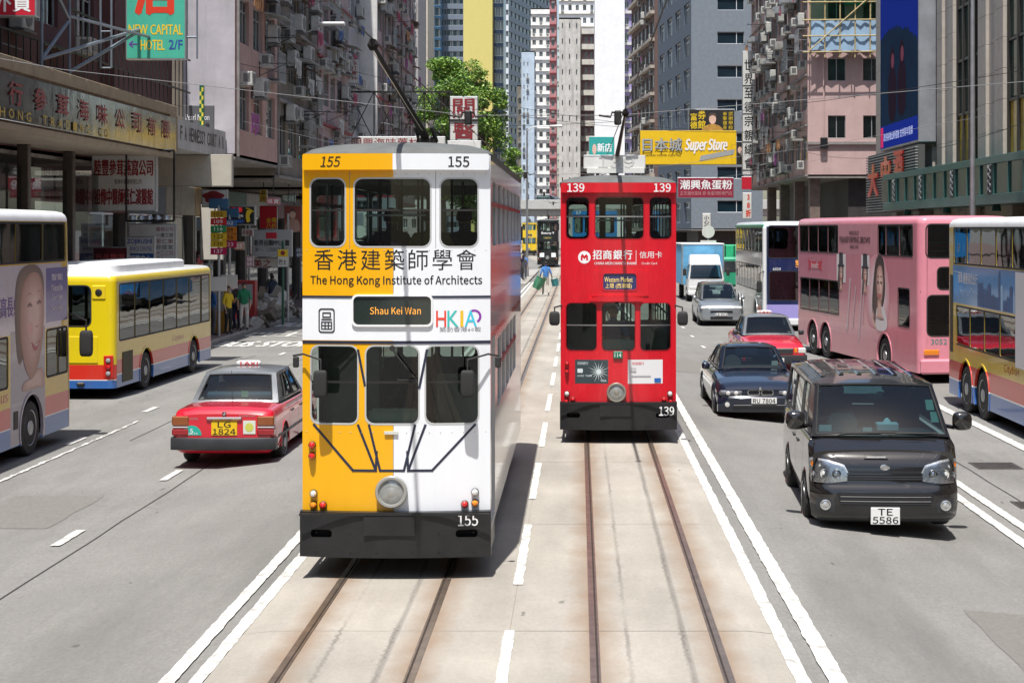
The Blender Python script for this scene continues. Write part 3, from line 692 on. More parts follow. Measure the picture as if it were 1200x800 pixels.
# ---- the yellow and white tram
YEL, WHT = (0.84, 0.42, 0.003), (0.82, 0.84, 0.87)
bow_ = lambda x: .10 * (x / .965) ** 2
def two_tone(name):
    m = bpy.data.materials.new(name); m.use_nodes = True; nt = m.node_tree; N = nt.nodes; Lk = nt.links; b = N['Principled BSDF']
    b.inputs['Roughness'].default_value = .28; b.inputs['Coat Weight'].default_value = .35
    tc = N.new('ShaderNodeTexCoord'); sp = N.new('ShaderNodeSeparateXYZ'); Lk.new(tc.outputs['Object'], sp.inputs[0])
    def cmp(o, op, v):
        q = N.new('ShaderNodeMath'); q.operation = op; q.inputs[1].default_value = v; Lk.new(sp.outputs[o], q.inputs[0]); return q.outputs[0]
    def op2(op, a, c):
        q = N.new('ShaderNodeMath'); q.operation = op; Lk.new(a, q.inputs[0]); Lk.new(c, q.inputs[1]); return q.outputs[0]
    left = cmp('X', 'LESS_THAN', -.02); band = op2('MULTIPLY', cmp('Z', 'GREATER_THAN', 2.44), cmp('Z', 'LESS_THAN', 2.885))
    nb = N.new('ShaderNodeMath'); nb.operation = 'SUBTRACT'; nb.inputs[0].default_value = 1; Lk.new(band, nb.inputs[1])
    fac = op2('MULTIPLY', left, nb.outputs[0])
    mx = N.new('ShaderNodeMixRGB'); Lk.new(fac, mx.inputs[0]); mx.inputs[1].default_value = (*WHT, 1); mx.inputs[2].default_value = (*YEL, 1)
    n = N.new('ShaderNodeTexNoise'); n.inputs['Scale'].default_value = 3; n.inputs['Detail'].default_value = 8; Lk.new(tc.outputs['Object'], n.inputs[0])
    mr = N.new('ShaderNodeMapRange'); mr.inputs[3].default_value = .92; mr.inputs[4].default_value = 1.04; mp = N.new('ShaderNodeMapping'); mp.inputs['Scale'].default_value = (2.2, 1, .35); Lk.new(tc.outputs['Object'], mp.inputs[0]); Lk.new(mp.outputs[0], n.inputs[0]); Lk.new(n.outputs[0], mr.inputs[0])
    ml = N.new('ShaderNodeMixRGB'); ml.blend_type = 'MULTIPLY'; ml.inputs[0].default_value = 1; Lk.new(mx.outputs[0], ml.inputs[1]); Lk.new(mr.outputs[0], ml.inputs[2]); Lk.new(ml.outputs[0], b.inputs['Base Color'])
    return m
side155 = stripes('tram_side_white_red', [(0, (.66, .66, .65)), (2.43, (.50, .05, .06)), (2.50, (.58, .62, .70)), (2.95, (.55, .07, .08)), (3.34, (.60, .60, .61))], rough=.2, coat=.6)  # the bluish white band is a reflection painted into the side
t155, split, bowed, cuts, fas, bum = tram('double_deck_tram', 'yellow and white double-deck tram numbered 155', (-1.87, 16.55, 0),
    dict(front=two_tone('tram_front_two_tone'), side=side155, dest=[('Shau Kei Wan', .0, 2.745, .52, .078)], rail=mat('rail_red', (.35, .05, .05), .4), frame=mat('frame_grey', (.55, .56, .55), .4, .3), display=mat('display_green_black', (.02, .03, .026), .12, coat=.8)))
def bowed_part(name, mb, m, parent, d=0):
    split(mb, cuts); bowed(mb); return obj(name, mb, m, parent)
F0 = front_M(0, -.0006, 0)
for k, ch in enumerate('香港建築師學會'): m = MB(); lettering(m, ch, -.74 + .2435 * k, 3.262, .20, .21, F0); bowed_part('character', m, ink, t155)
m = MB(); lettering(m, 'The Hong Kong Institute of Architects', 0, 3.045, 1.76, .118, F0, bold=.018); bowed_part('lettering', m, ink, t155)
m = MB(); lettering(m, '155', -.66, 4.262, .21, .105, front_M(0, -.0706, 0), italic=.2, bold=.01); bowed_part('lettering', m, ink, fas)
m = MB(); lettering(m, '155', .65, 4.262, .21, .105, front_M(0, -.0706, 0), bold=.02); bowed_part('lettering', m, ink, fas)
m = MB(); lettering(m, '155', .745, .615, .20, .115, front_M(0, -.1006, 0), bold=.02); bowed_part('lettering', m, white_ink, bum)
m = MB(); m.box(-.965, .965, -.006, .004, 2.405, 2.435); m.box(-.965, .965, -.006, .004, 2.873, 2.895)
px = lambda x, y: ((x - 463) / 115, (680 - y) / 115)
for ln in ([(366, 499), (413, 552), (440, 552), (419, 499)], [(432, 499), (445, 552), (473, 552), (486, 499)], [(498, 499), (478, 552), (506, 552), (556, 499)], [(419, 411), (427, 452)], [(500, 411), (491, 455)], [(440, 552), (441, 530)], [(478, 552), (477, 530)]):
    for (a, b) in zip(ln, ln[1:]):
        A, B = Vector(px(*a)), Vector(px(*b)); d = (B - A).normalized() * .012; nn = Vector((-d.y, d.x))
        A -= d * .8; B += d * .8
        m.plate([tuple(A - nn), tuple(B - nn), tuple(B + nn), tuple(A + nn)], (), .004, front_M(0, -.004 + random.uniform(-.0012, .0012), 0))
bowed_part('painted_line', m, mat('navy_line', (.02, .025, .05), .35), t155)
m = MB()        # the round-cornered seal
T = front_M(-.71, -.003, 2.64)
m.plate(rrect(-.085, -.125, .085, .125, .03), [rrect(-.072, -.112, .072, .112, .022)], 0, T); m.plate(rect(-.045, .03, .045, .085), [rect(-.033, .042, .033, .073)], 0, T); m.plate(rect(-.055, .005, .055, .018), (), 0, T); m.plate(rect(-.058, -.09, .058, -.01), [rect(-.046, -.045, -.022, -.02), rect(-.01, -.045, .012, -.02), rect(.024, -.045, .047, -.02), rect(-.046, -.08, -.022, -.055), rect(-.01, -.08, .012, -.055), rect(.024, -.08, .047, -.055)], 0, T)
bowed_part('emblem', m, ink, t155)
for (s, x, c, w) in (('H', .465, (.75, .06, .03), .10), ('K', .585, (.05, .50, .45), .11), ('I', .675, (.80, .50, .02), .028), ('A', .765, (.05, .55, .70), .12)):
    m = MB(); lettering(m, s, x, 2.66, w, .165, F0, bold=.01); bowed_part('logo_letter', m, mat('logo_' + s, c, .4), t155)
m = MB(); m.plate([(.80 + .075 * math.cos(R(a)), 2.68 + .075 * math.sin(R(a))) for a in range(-60, 121, 20)] + [(.80 + .05 * math.cos(R(a)), 2.68 + .05 * math.sin(R(a))) for a in range(120, -61, -20)], (), 0, F0); bowed_part('logo_letter', m, mat('logo_purple', (.25, .04, .35), .4), t155)
m = MB(); lettering(m, '築動香港60載', .66, 2.55, .42, .05, F0, res=1); bowed_part('lettering', m, mat('lettering_grey', (.25, .25, .27), .5), t155)
m = MB(); m.box(-.11, .03, -.02, 0, 1.485, 1.515); bowed_part('badge', m, mat('badge_pale', (.6, .6, .55), .4), t155)
for (x, z0, z1) in ((-.02, .70, 1.58), (-.02, 2.90, 3.38), (-.47, 3.38, 4.17), (.41, 3.38, 4.17)):      # joints of the cladding
    m = MB(); m.box(x - .0025, x + .0025, -.0012, .003, z0, z1); bowed_part('panel_joint', m, mat('joint_grey', (.22, .21, .19), .6), t155)
for z in (1.50, 3.36, 4.14):
    for k in range(17):
        x = -.92 + .115 * k; m = MB(); m.lathe([(.006, 0), (.004, .003), (0, .004)], front_M(x, bow_(x), z), 6); obj('rivet', m, mat('rivet_pale', (.5, .48, .42), .5), t155)
# ---- the red tram
red_paint = mat('tram_red', (.62, .010, .022), .28, var=.14, scale=2.2, coat=.4, stretch=(2, 1, .4), rvar=.1, stain=.18)
red_dark = mat('tram_red_dark', (.36, .004, .012), .3, var=.1, coat=.3)
P = lambda x, y: ((x - 724) / 70.4, (520.5 - y) / 70.4)
def rr(x0, y0, x1, y1): a = P(x0, y1); b = P(x1, y0); return (a[0], a[1], b[0], b[1])
t139, *_r = tram('double_deck_tram', 'red double-deck tram numbered 139 with bank advertising', (0.665, 27.0, 0),
    dict(front=red_paint, side=red_paint, dest=[('Western Market', 0, 2.735, .47, .085), ('上環 (西港城)', 0, 2.625, .44, .095)], led=mat('led_yellow', (.85, .62, .18), .5, emit=.25), display=mat('display_blue', (.03, .035, .13), .2, coat=.5),
         up=[rr(662, 231, 690, 281), rr(696, 231, 754, 281), rr(760, 231, 787, 281)], lo=[rr(662, 355, 699, 412), rr(704, 355, 744, 412), rr(749, 355, 786, 412)], sign=rr(706, 321, 745, 340), signbox=red_paint, frame=red_dark, bar=bright_metal, mirror_out=True,
         lamp_ring=mat('lamp_ring_bronze', (.35, .33, .28), .4, .6), lampz=.86, lamps=[('marker_lamp', -.86, .83, lamp_clear, .04), ('tail_lamp', -.87, .70, lamp_red, .035), ('tail_lamp', -.76, .735, lamp_red, .035), ('marker_lamp', .86, .83, lamp_clear, .04), ('tail_lamp', .87, .70, lamp_red, .035), ('tail_lamp', .76, .735, lamp_red, .035), ('tail_lamp', -.86, 1.33, lamp_red, .03), ('tail_lamp', -.86, 1.20, lamp_red, .03)], pole_base=(3.4, 4.49), pole_tip=(-4.0, 5.22)))
fas, bum = _r[3], _r[4]
for x in (-.71, .73): m = MB(); lettering(m, '139', x, 4.262, .28, .14, front_M(0, -.0706, 0), bold=.03); bowed_part('lettering', m, white_ink, fas)
m = MB(); lettering(m, '139', .80, .55, .25, .15, front_M(0, -.1006, 0), bold=.03); bowed_part('lettering', m, white_ink, bum)
m = MB(); cx, cz = P(684, 302)
m.plate(circle(cx, cz, .105, 24), [[(cx - .06, cz - .055), (cx - .03, cz - .055), (cx - .03, cz + .0), (cx, cz - .035), (cx + .03, cz), (cx + .03, cz - .055), (cx + .06, cz - .055), (cx + .06, cz + .02), (cx + .03, cz + .06), (cx, cz + .02), (cx - .03, cz + .06), (cx - .06, cz + .02)]], 0, F0)
bowed_part('bank_logo', m, white_ink, t139); m = MB()
for k, ch in enumerate('招商銀行'): m = MB(); lettering(m, ch, P(699, 299)[0] + .170 * k, P(0, 299)[1], .142, .155, F0, bold=.03); bowed_part('character', m, white_ink, t139)
m = MB(); lettering(m, 'CHINA MERCHANTS BANK', *P(720, 309), .70, .045, F0, bold=.02, res=1); bowed_part('lettering', m, white_ink, t139); m = MB(); lettering(m, '信用卡', *P(762, 299), .38, .115, F0, bold=.0); bowed_part('lettering', m, white_ink, t139); m = MB(); lettering(m, 'Credit Card', *P(760, 309), .26, .04, F0, res=1); bowed_part('lettering', m, white_ink, t139); m = MB()
m.plate(rect(.29, 2.98, .297, 3.22), (), 0, F0); bowed_part('lettering', m, white_ink, t139)
a = rr(673, 422, 712, 450); b = rr(735, 422, 776, 450)
m = MB(); m.plate(rect(*a), (), .004, F0); c1 = bowed_part('card_advert', m, mat('card_dark', (.035, .055, .065), .3, coat=.5), t139)
m = MB(); cxx, czz = a[2] - .16, (a[1] + a[3]) / 2
for k in range(16):
    an = 2 * math.pi * k / 16; l = .15 + .04 * (k % 2); m.plate([(cxx + .05 * math.cos(an - .12), czz + .05 * math.sin(an - .12)), (cxx + l * math.cos(an), czz + l * math.sin(an)), (cxx + .05 * math.cos(an + .12), czz + .05 * math.sin(an + .12))], (), 0, front_M(0, -.008, 0))
m.plate(circle(cxx, czz, .045), (), 0, front_M(0, -.008, 0)); m.plate(rrect(a[0] + .04, czz - .02, a[0] + .13, czz + .05, .01), (), 0, front_M(0, -.008, 0)); lettering(m, '招商銀行', a[0] + .13, a[3] - .06, .18, .05, front_M(0, -.004, 0)); lettering(m, '6225 7688', a[0] + .16, a[1] + .13, .24, .03, front_M(0, -.004, 0)); lettering(m, 'VISA', a[2] - .08, a[1] + .05, .10, .035, front_M(0, -.004, 0), bold=.02)
bowed_part('card_print', m, mat('print_pale', (.62, .70, .72), .4), t139)
m = MB(); m.plate(rect(*b), (), .004, F0); bowed_part('card_advert', m, mat('card_white', (.72, .72, .73), .3, coat=.4), t139)
m = MB(); lettering(m, '招商銀行', b[0] + .17, b[3] - .06, .20, .05, front_M(0, -.004, 0)); bowed_part('card_print', m, mat('print_red', (.6, .02, .03), .4), t139)
m = MB(); m.plate(rrect(b[2] - .14, b[1] + .02, b[2] - .03, b[1] + .09, .01), (), 0, front_M(0, -.008, 0)); bowed_part('card_print', m, mat('print_blue', (.02, .12, .40), .4), t139)
m = MB(); m.plate(rrect(b[0] + .05, b[3] - .20, b[0] + .14, b[3] - .13, .01), (), 0, front_M(0, -.008, 0)); m.plate(rect(b[0] + .06, b[1] + .12, b[2] - .2, b[1] + .14), (), 0, front_M(0, -.008, 0)); bowed_part('card_print', m, mat('print_grey', (.5, .5, .52), .4), t139)
m = MB(); m.box(-.09, .07, -.03, .0, 1.42, 1.54, b=.01); q = bowed_part('route_plate', m, mat('plate_green', (.01, .16, .09), .3), t139)
m = MB(); lettering(m, '114', -.01, 1.48, .11, .075, front_M(0, -.032, 0)); bowed_part('lettering', m, white_ink, q)
m = MB(); m.plate(rect(-.45, 2.46, .50, 2.89), [rrect(-.26, 2.55, .30, 2.84, .04)], .012, front_M(0, -.012, 0)); m.plate([(-.48, 2.37), (.40, 2.37), (.40, 2.42), (.25, 2.455), (-.33, 2.455), (-.48, 2.42)], (), .06, front_M(0, -.06, 0)); bowed_part('sign_surround', m, red_paint, t139)
# roof board with the faded number
m = MB(); m.box(-.58, .48, .75, .81, 4.60, 4.84, b=.012); m.box(-.5, -.44, .81, 1.1, 4.44, 4.66); m.box(.3, .36, .81, 1.1, 4.44, 4.66); m.box(-.52, .46, .72, .84, 4.53, 4.60); rb = obj('roof_board', m, mat('roof_board_white', (.70, .70, .67), .5, var=.1, stain=.15), t139)
m = MB(); lettering(m, '139', -.02, 4.72, .62, .19, front_M(0, .745, 0)); obj('lettering', m, mat('faded_grey', (.55, .55, .54), .6), rb)
# ---- trams farther off
def plain(nm, c): return mat(nm, c, .3, var=.08, coat=.4)
t57, *_b = tram('double_deck_tram', 'light blue double-deck tram numbered 57 following the red tram', (0.70, 70, 0), dict(front=plain('tram_blue', (.03, .24, .62)), side=plain('tram_blue', 0), dest=[('Kennedy Town', 0, 2.73, .5, .1)], pole_tip=(-3, 5.25)), full=False)
m = MB(); lettering(m, '57', -.70, 4.262, .22, .13, front_M(0, -.0706, 0), bold=.03); bowed_part('lettering', m, white_ink, _b[3])
tb, *_b = tram('double_deck_tram', 'black double-deck tram standing beyond the tram stop', (-2.85, 150, 0), dict(front=plain('tram_black', (.018, .018, .02)), side=plain('tram_black', 0), dest=[('Happy Valley', 0, 2.73, .5, .1)], display=mat('display_olive', (.06, .09, .05), .3), frame=black_paint, signbox=black_paint), full=True)
m = MB(); lettering(m, 'Beauty 9', 0, 3.16, 1.15, .26, F0, bold=.03); m.plate(rect(-.75, .95, -.33, 1.35), (), 0, F0); m.plate(rect(.33, .95, .75, 1.35), (), 0, F0); bowed_part('lettering', m, white_ink, tb)
ty, *_b = tram('double_deck_tram', 'yellow tram far off behind the waiting passengers', (-6.5, 214, 0), dict(front=plain('tram_yellow', (.75, .52, .03)), side=plain('tram_yellow', 0), dest=[('Shau Kei Wan', 0, 2.73, .5, .1)]), full=False)
# ================================================================ BUSES
def arch_outline(y0, y1, z0, z1, arches, ra, zc):
    P = []; y = y0; P.append((y0, z0))
    dz = max(-1, min(1, (z0 - zc) / ra)); a0 = math.asin(dz); hw = ra * math.cos(a0)
    for c in sorted(arches):
        for k in range(13):
            a = math.pi - a0 - (math.pi - 2 * a0) * k / 12; P.append((c + ra * math.cos(a), zc + ra * math.sin(a)))
    P += [(y1, z0), (y1, z1), (y0, z1)]
    return P
def bus(name, label, loc, rz, W, L, H, side_m, near_m, far_m, roof_m, rows, near_w, far_w, arches, decks, z0=0.26, r=0.20, wr=0.48, group=None, pods=None, glassm=None, other_m=None, near_rake=0.0, far_rake=0.0):
    """rows = window rows of a side [(z0, z1, [(ya, yb), ...])]; near_w, far_w = end windows [(x0, z0, x1, z1, radius)]"""
    root = thing(name, label, 'bus', loc, rz, group); hw = W / 2; gl = glassm or bus_glass
    zt = H - 0.20
    lean = lambda p: (p[0], p[1] + max(0, p[2] - 1.0) * (near_rake * max(0, 1 - p[1] / 1.2) - far_rake * max(0, 1 - (L - p[1]) / 1.2)), p[2])
    def put(nm, mb, m, par=root, **k):
        if near_rake or far_rake: mb.v = [lean(p) for p in mb.v]
        return obj(nm, mb, m, par, **k)
    for sd in (1, -1):
        T = right_M(hw) if sd > 0 else left_M(-hw); fx = (lambda P: P) if sd > 0 else (lambda P: [(-a, b) for a, b in reversed(P)])
        s = MB(); out = arch_outline(r, L - r, z0, zt, arches, wr + .10, wr)
        hs = [fx(rrect(a, z_0, b, z_1, .05)) for (z_0, z_1, ws) in rows for (a, b) in ws]
        s.plate(fx(out), hs, .04, T); side = put('side_panel', s, side_m if sd > 0 or not other_m else other_m)
        for (z_0, z_1, ws) in rows:
            runs = []
            for w in sorted(ws):
                if runs and w[0] - runs[-1][-1][1] < .2: runs[-1].append(w)
                else: runs.append([w])
            for rw in runs:
                bnd = MB(); a0, b0 = rw[0][0] - .035, rw[-1][1] + .035
                bnd.plate(fx(rrect(a0, z_0 - .035, b0, z_1 + .035, .07)), [fx(rrect(a, z_0 + .0, b, z_1 - .0, .05)) for a, b in rw], .006, T @ Matrix.Translation((0, 0, .006)))
                put('window_surround', bnd, black_rubber, side)
            for (a, b) in ws:
                g = MB(); g.plate(fx(rect(a - .005, z_0 - .005, b + .005, z_1 + .005)), (), 0, T @ Matrix.Translation((0, 0, -.004))); put('window', g, gl)
        for c in arches:
            ar = MB(); ri = wr + .10; ro = ri + .05; n = 14; a0 = math.asin((z0 - wr) / ri)
            pin = [(c + ri * math.cos(math.pi - a0 - (math.pi - 2 * a0) * k / n), wr + ri * math.sin(math.pi - a0 - (math.pi - 2 * a0) * k / n)) for k in range(n + 1)]
            pout = [(c + ro * math.cos(math.pi - a0 - (math.pi - 2 * a0) * k / n), wr + ro * math.sin(math.pi - a0 - (math.pi - 2 * a0) * k / n)) for k in range(n + 1)]
            ar.plate(fx(pin + pout[::-1]), (), .02, T @ Matrix.Translation((0, 0, .012))); put('wheel_arch', ar, side_m, side)
            well = MB(); well.box(hw - .42, hw - .06, c - ri - .02, c + ri + .02, wr + ri - .01, wr + ri + .02); well.box(hw - .46, hw - .42, c - ri, c + ri, .3, wr + ri)
            if sd < 0: well.v = [(-x, y, z) for x, y, z in well.v]
            put('wheel_well', well, under_dark, side)
            add_wheel(root, sd * (hw - .16), c, wr, .27, sd)
    for (T, ws, m, nm) in ((front_M(), near_w, near_m, 'near_panel'), (rear_M(0, L), far_w, far_m, 'far_panel')):
        e = MB(); e.plate(rect(-hw + r, z0, hw - r, zt), [rrect(*q) for q in ws], .04, T); pn = put('end_panel', e, m)
        for (a, b, c, d, rr_) in ws:
            g = MB(); g.plate(rrect(a - .005, b - .005, c + .005, d + .005, rr_), (), 0, T @ Matrix.Translation((0, 0, -.006))); put('window', g, gl)
            q = MB(); q.plate(rrect(a - .03, b - .03, c + .03, d + .03, rr_ + .03), [rrect(a, b, c, d, rr_)], .006, T @ Matrix.Translation((0, 0, .006))); put('window_surround', q, black_rubber, pn)
    for (cx, cy, a0, m) in ((hw - r, r, -90, near_m), (-hw + r, r, 180, near_m), (hw - r, L - r, 0, far_m), (-hw + r, L - r, 90, far_m)):
        c = MB(); ring = [(cx + r * math.cos(R(a0 + 90 * k / 6)), cy + r * math.sin(R(a0 + 90 * k / 6))) for k in range(7)]
        c.loft([[(x, y, z) for x, y in ring] for z in [z0 + (zt - z0) * k / 6 for k in range(7)]], cap=False, closed=False); put('corner_post', c, m)
    rf = MB(); rings = []
    for (ins, z) in ((0, zt), (.005, zt + .06), (.03, zt + .12), (.08, zt + .165), (.18, zt + .19), (.5, zt + .21)):
        rings.append([(x, y, z) for x, y in rrect(-hw + ins, ins, hw - ins, L - ins, max(.05, r - ins * .3), 5)])
    rf.loft(rings, cap=True); put('roof', rf, roof_m)
    fl = MB(); fl.box(-hw + .06, hw - .06, .1, L - .1, .34, .40); put('floor', fl, interior_dark)
    un = MB(); un.box(-hw + .4, hw - .4, .3, L - .3, .2, .34); put('chassis', un, under_dark)
    for z in decks:
        fl = MB(); fl.box(-hw + .05, hw - .05, .06, L - .06, z - .06, z); put('deck', fl, interior_dark)
    seat = MB(); seat.box(-.42, .42, -.22, .2, .38, .48, b=.03); seat.box(-.42, -.02, .16, .24, .45, 1.05, b=.04); seat.box(.02, .42, .16, .24, .45, 1.05, b=.04); seat.box(-.4, .4, -.1, .1, 0, .4)
    sm = seat.mesh('seat', [mat('bus_seat', (.035, .05, .10), .8, var=.3)])
    for z in [.40] + decks:
        y = 1.6
        while y < L - 1.2:
            for sx in (-1, 1): link('seat', sm, root, Matrix.Translation((sx * (hw - .55), y, z)) @ Matrix.Rotation(math.pi if pods == 'front' else 0, 4, 'Z'))
            y += .85
    return root
def part_box(root, name, m, *a, b=0.01, M=None):
    q = MB(); q.box(*a, b=b, M=M); return obj(name, q, m, root)
def sheet(root, name, m, pts, M, t=0.0):
    q = MB(); q.plate(pts, (), t, M); return obj(name, q, m, root)
def wtext(root, s, x, y, w, h, M, m, name='lettering', **k):
    q = MB(); lettering(q, s, x, y, w, h, M, **k); return obj(name, q, m, root)

BY, BR, BB = (.72, .50, .03), (.62, .055, .035), (.035, .13, .40)
bus_side = stripes('bus_yellow_red_blue', [(0, BB), (.62, (.8, .8, .78)), (.65, BR), (1.02, BY)], rough=.22, coat=.5)
bus_white = mat('bus_roof_white', (.74, .75, .75), .35, var=.08, stain=.10)
bus_yellow = mat('bus_yellow', (.74, .55, .02), .25, var=.05, coat=.4)
# ---- single-deck bus seen from behind
W, L, H = 2.38, 8.9, 2.90
bs = bus('single_deck_bus', 'yellow single-deck bus with long mirrored windows waiting at the bus stop', (-11.82, 37.2, -.34), R(-1.4), W, L, H,
    stripes('bus_side_single', [(0, BB), (.55, (.8, .8, .78)), (.575, BR), (.90, BY)], rough=.22, coat=.5), stripes('bus_rear_single', [(0, BB), (.44, (.8, .8, .78)), (.46, (.66, .035, .02)), (.80, (.78, .60, .01))], rough=.25), bus_yellow, stripes('bus_roof_yellow_white', [(0, (.74, .55, .02)), (2.83, (.74, .75, .75))], rough=.3),
    [(1.35, 2.62, [(.35 + k * 1.22, .35 + (k + 1) * 1.22 - .05) for k in range(6)] + [(7.75, 8.6)])], [(-1.0, 1.70, .62, 2.60, .12)], [(-1.0, 1.2, 1.0, 2.6, .1)], [2.5, 6.95], [], r=.16, wr=.46, far_rake=.03)
q = MB(); q.pod(-.98, .98, .8, 7.2, 2.70, 3.12, .22, 24); obj('air_conditioning_unit', q, bus_white, bs)
for z in (.60, .75, .90): round_lamp(bs, 'tail_lamp', 1.06, z, .055, lamp_red if z == .75 else mat('lamp_smoke', (.35, .33, .33), .15, coat=1), 0.0, .05, M=front_M(1.04, 0, z))
part_box(bs, 'lamp_cluster', mat('lamp_panel_red', (.55, .02, .012), .25, coat=.6), .92, 1.15, -.012, .05, .50, 1.02, b=.02)
part_box(bs, 'speaker_panel', mat('bus_panel_yellow', (.74, .55, .02), .3), .66, .98, -.02, .02, 2.30, 2.62, b=.06)
round_lamp(bs, 'reversing_speaker', .82, 2.46, .07, dark_metal, -.02, .02)
part_box(bs, 'engine_hatch', stripes('bus_hatch', [(0, (.78, .60, .01))], rough=.3), -1.0, .80, -.016, .0, .84, 1.45, b=.01)
wtext(bs, '城巴', -.30, 1.17, .62, .24, front_M(0, -.018, 0), ink, italic=.3, bold=.03); wtext(bs, '空 調 巴 士', -.3, .95, .70, .07, front_M(0, -.018, 0), ink)
wtext(bs, 'Citybus', 5.35, 1.06, 1.1, .2, right_M(W / 2 + .003), lamp_red, italic=.2)
part_box(bs, 'grille', mat('vent_dark', (.06, .05, .02), .6), W / 2 - .01, W / 2 + .012, .55, 1.35, .35, 1.05, b=.004)
part_box(bs, 'exhaust', dark_metal, .3, .5, -.03, .1, .30, .40, b=.03)
# ---- double-decker cut by the edge of the picture (going away)
W, L, H = 2.48, 11.6, 4.25
adv = stripes('bus_side_baby_advert', [(0, BB), (.58, (.8, .8, .78)), (.60, BR), (.94, BY), (3.34, (.62, .45, .03))], rough=.22, coat=.4,
    panels=[(0.5, 10.95, 2.15, 3.30, (.62, .58, .60)), (8.3, 10.05, .28, 2.2, (.30, .26, .30)), (10.1, 11.3, 2.25, 3.22, (.16, .13, .34))])
dl = bus('double_deck_bus', 'double-deck bus with a smiling baby advertisement on its side', (-10.70, 18.7, -.34), 0, W, L, H, adv, bus_yellow, bus_yellow, bus_white,
    [(1.30, 2.10, [(1.0 + k * 1.2, 1.0 + (k + 1) * 1.2 - .05) for k in range(6)] + [(10.15, 10.75), (10.8, 11.3)]), (3.36, 4.0, [(.5 + k * 1.35, .5 + (k + 1) * 1.35 - .05) for k in range(8)])], [(-.9, 3.2, .9, 3.95, .1)], [(-1.0, 1.1, 1.0, 2.1, .1), (-1.05, 2.9, 1.05, 3.95, .1)], [3.1, 9.35], [2.2], far_rake=.055)
def soft(root, pts, c0, c1, M, n=7, shift=(0, 0), shrink=.55, tag_='s'):
    """a printed tone that shades softly from rim to middle: nested outlines in stepped colours"""
    cx, cy = sum(p[0] for p in pts) / len(pts), sum(p[1] for p in pts) / len(pts)
    for k in range(n):
        t = k / (n - 1); f = 1 - (1 - shrink) * t; c = tuple(a + (b - a) * t for a, b in zip(c0, c1))
        sheet(root, 'advert_print', mat('print_%s_%d' % (tag_, k), c, .4, var=.05), [(cx + (x - cx) * f + shift[0] * t, cy + (y - cy) * f + shift[1] * t) for x, y in pts], M @ Matrix.Translation((0, 0, .0004 * k)))
skin_p = mat('print_skin', (.70, .47, .38), .4, var=.10, scale=1.2); skin_d = mat('print_skin_shade', (.50, .30, .24), .4, var=.1); hair_p = mat('print_hair', (.10, .07, .06), .4, var=.2); lip_p = mat('print_lips', (.50, .16, .15), .4)
RM = right_M(W / 2 + .003)
def blob(pts, n=4):
    """a smooth closed outline through points"""
    o = []; k = len(pts)
    for i in range(k):
        p0, p1, p2, p3 = (Vector(pts[(i + j - 1) % k]) for j in range(4))
        for q in range(n):
            t = q / n; o.append(tuple(.5 * ((2 * p1) + (p2 - p0) * t + (2 * p0 - 5 * p1 + 4 * p2 - p3) * t * t + (3 * p1 - p0 - 3 * p2 + p3) * t ** 3)))
    return o
_blob = blob
def blob(pts, n=4): return _blob([(x, 3.28 - (3.28 - max(z, .62)) * .80) for x, z in pts], n)      # keeps the print clear of the wheel arch
S0, S1, H0, H1 = (.46, .26, .19), (.80, .60, .50), (.16, .11, .08), (.30, .20, .14)
soft(dl, blob([(8.5, 2.5), (8.62, 3.05), (9.0, 3.28), (9.6, 3.28), (9.95, 3.0), (9.9, 2.3), (9.3, 1.9), (8.75, 1.2), (8.55, 1.8)]), H0, H1, RM, 5, tag_='babyhair')
soft(dl, blob([(8.75, 2.3), (8.9, 2.85), (9.3, 3.12), (9.75, 3.05), (9.95, 2.6), (9.95, 1.9), (9.75, 1.25), (9.4, .85), (9.05, 1.05), (8.82, 1.6)]), S0, S1, right_M(W / 2 + .006), 9, (.10, .12), .35, 'babyface')
soft(dl, blob([(9.3, .86), (9.6, 1.0), (9.9, 1.0), (10.0, .55), (9.6, .3), (8.9, .35), (8.95, .8)]), (.52, .33, .26), (.72, .54, .45), right_M(W / 2 + .005), 5, tag_='babyneck')
R7 = right_M(W / 2 + .011)
for (a, z) in ((9.22, 2.42), (9.72, 2.46)):
    sheet(dl, 'advert_print', skin_d, blob([(a - .16, z - .02), (a, z + .09), (a + .14, z - .01), (a, z - .03)]), right_M(W / 2 + .0105)); sheet(dl, 'advert_print', hair_p, blob([(a - .14, z), (a, z + .05), (a + .12, z - .01), (a, z + .01)]), R7); sheet(dl, 'advert_print', skin_d, blob([(a - .15, z + .22), (a, z + .29), (a + .14, z + .23), (a, z + .25)]), R7)
soft(dl, blob([(9.05, 1.95), (9.25, 2.1), (9.4, 1.9), (9.2, 1.72)]), (.72, .50, .41), (.78, .46, .40), right_M(W / 2 + .0102), 3, tag_='cheek'); sheet(dl, 'advert_print', skin_d, blob([(9.46, 2.0), (9.58, 1.93), (9.70, 2.0), (9.62, 1.97), (9.53, 1.97)]), R7)
sheet(dl, 'advert_print', lip_p, blob([(9.30, 1.64), (9.50, 1.56), (9.75, 1.66), (9.6, 1.46), (9.42, 1.45)]), R7); sheet(dl, 'advert_print', mat('print_teeth', (.75, .70, .66), .4), blob([(9.38, 1.60), (9.52, 1.56), (9.68, 1.60), (9.55, 1.53)]), right_M(W / 2 + .012))
blob = _blob
wtext(dl, '快高長!', 8.0, 2.62, 1.0, .34, RM, mat('print_violet', (.16, .09, .30), .4), bold=.02)
for k, s in enumerate(('智能', 'Nestle', 'Good Night', 'Every Night')): wtext(dl, s, 10.7, 3.05 - k * .19, .62, .12, RM, white_ink, bold=.01)
wtext(dl, 'Citybus', 7.6, 1.12, 1.2, .24, RM, lamp_red, italic=.2, bold=.01)
part_box(dl, 'fuel_flap', dark_metal, W / 2 - .01, W / 2 + .01, 8.45, 8.65, .55, .85, b=.004)
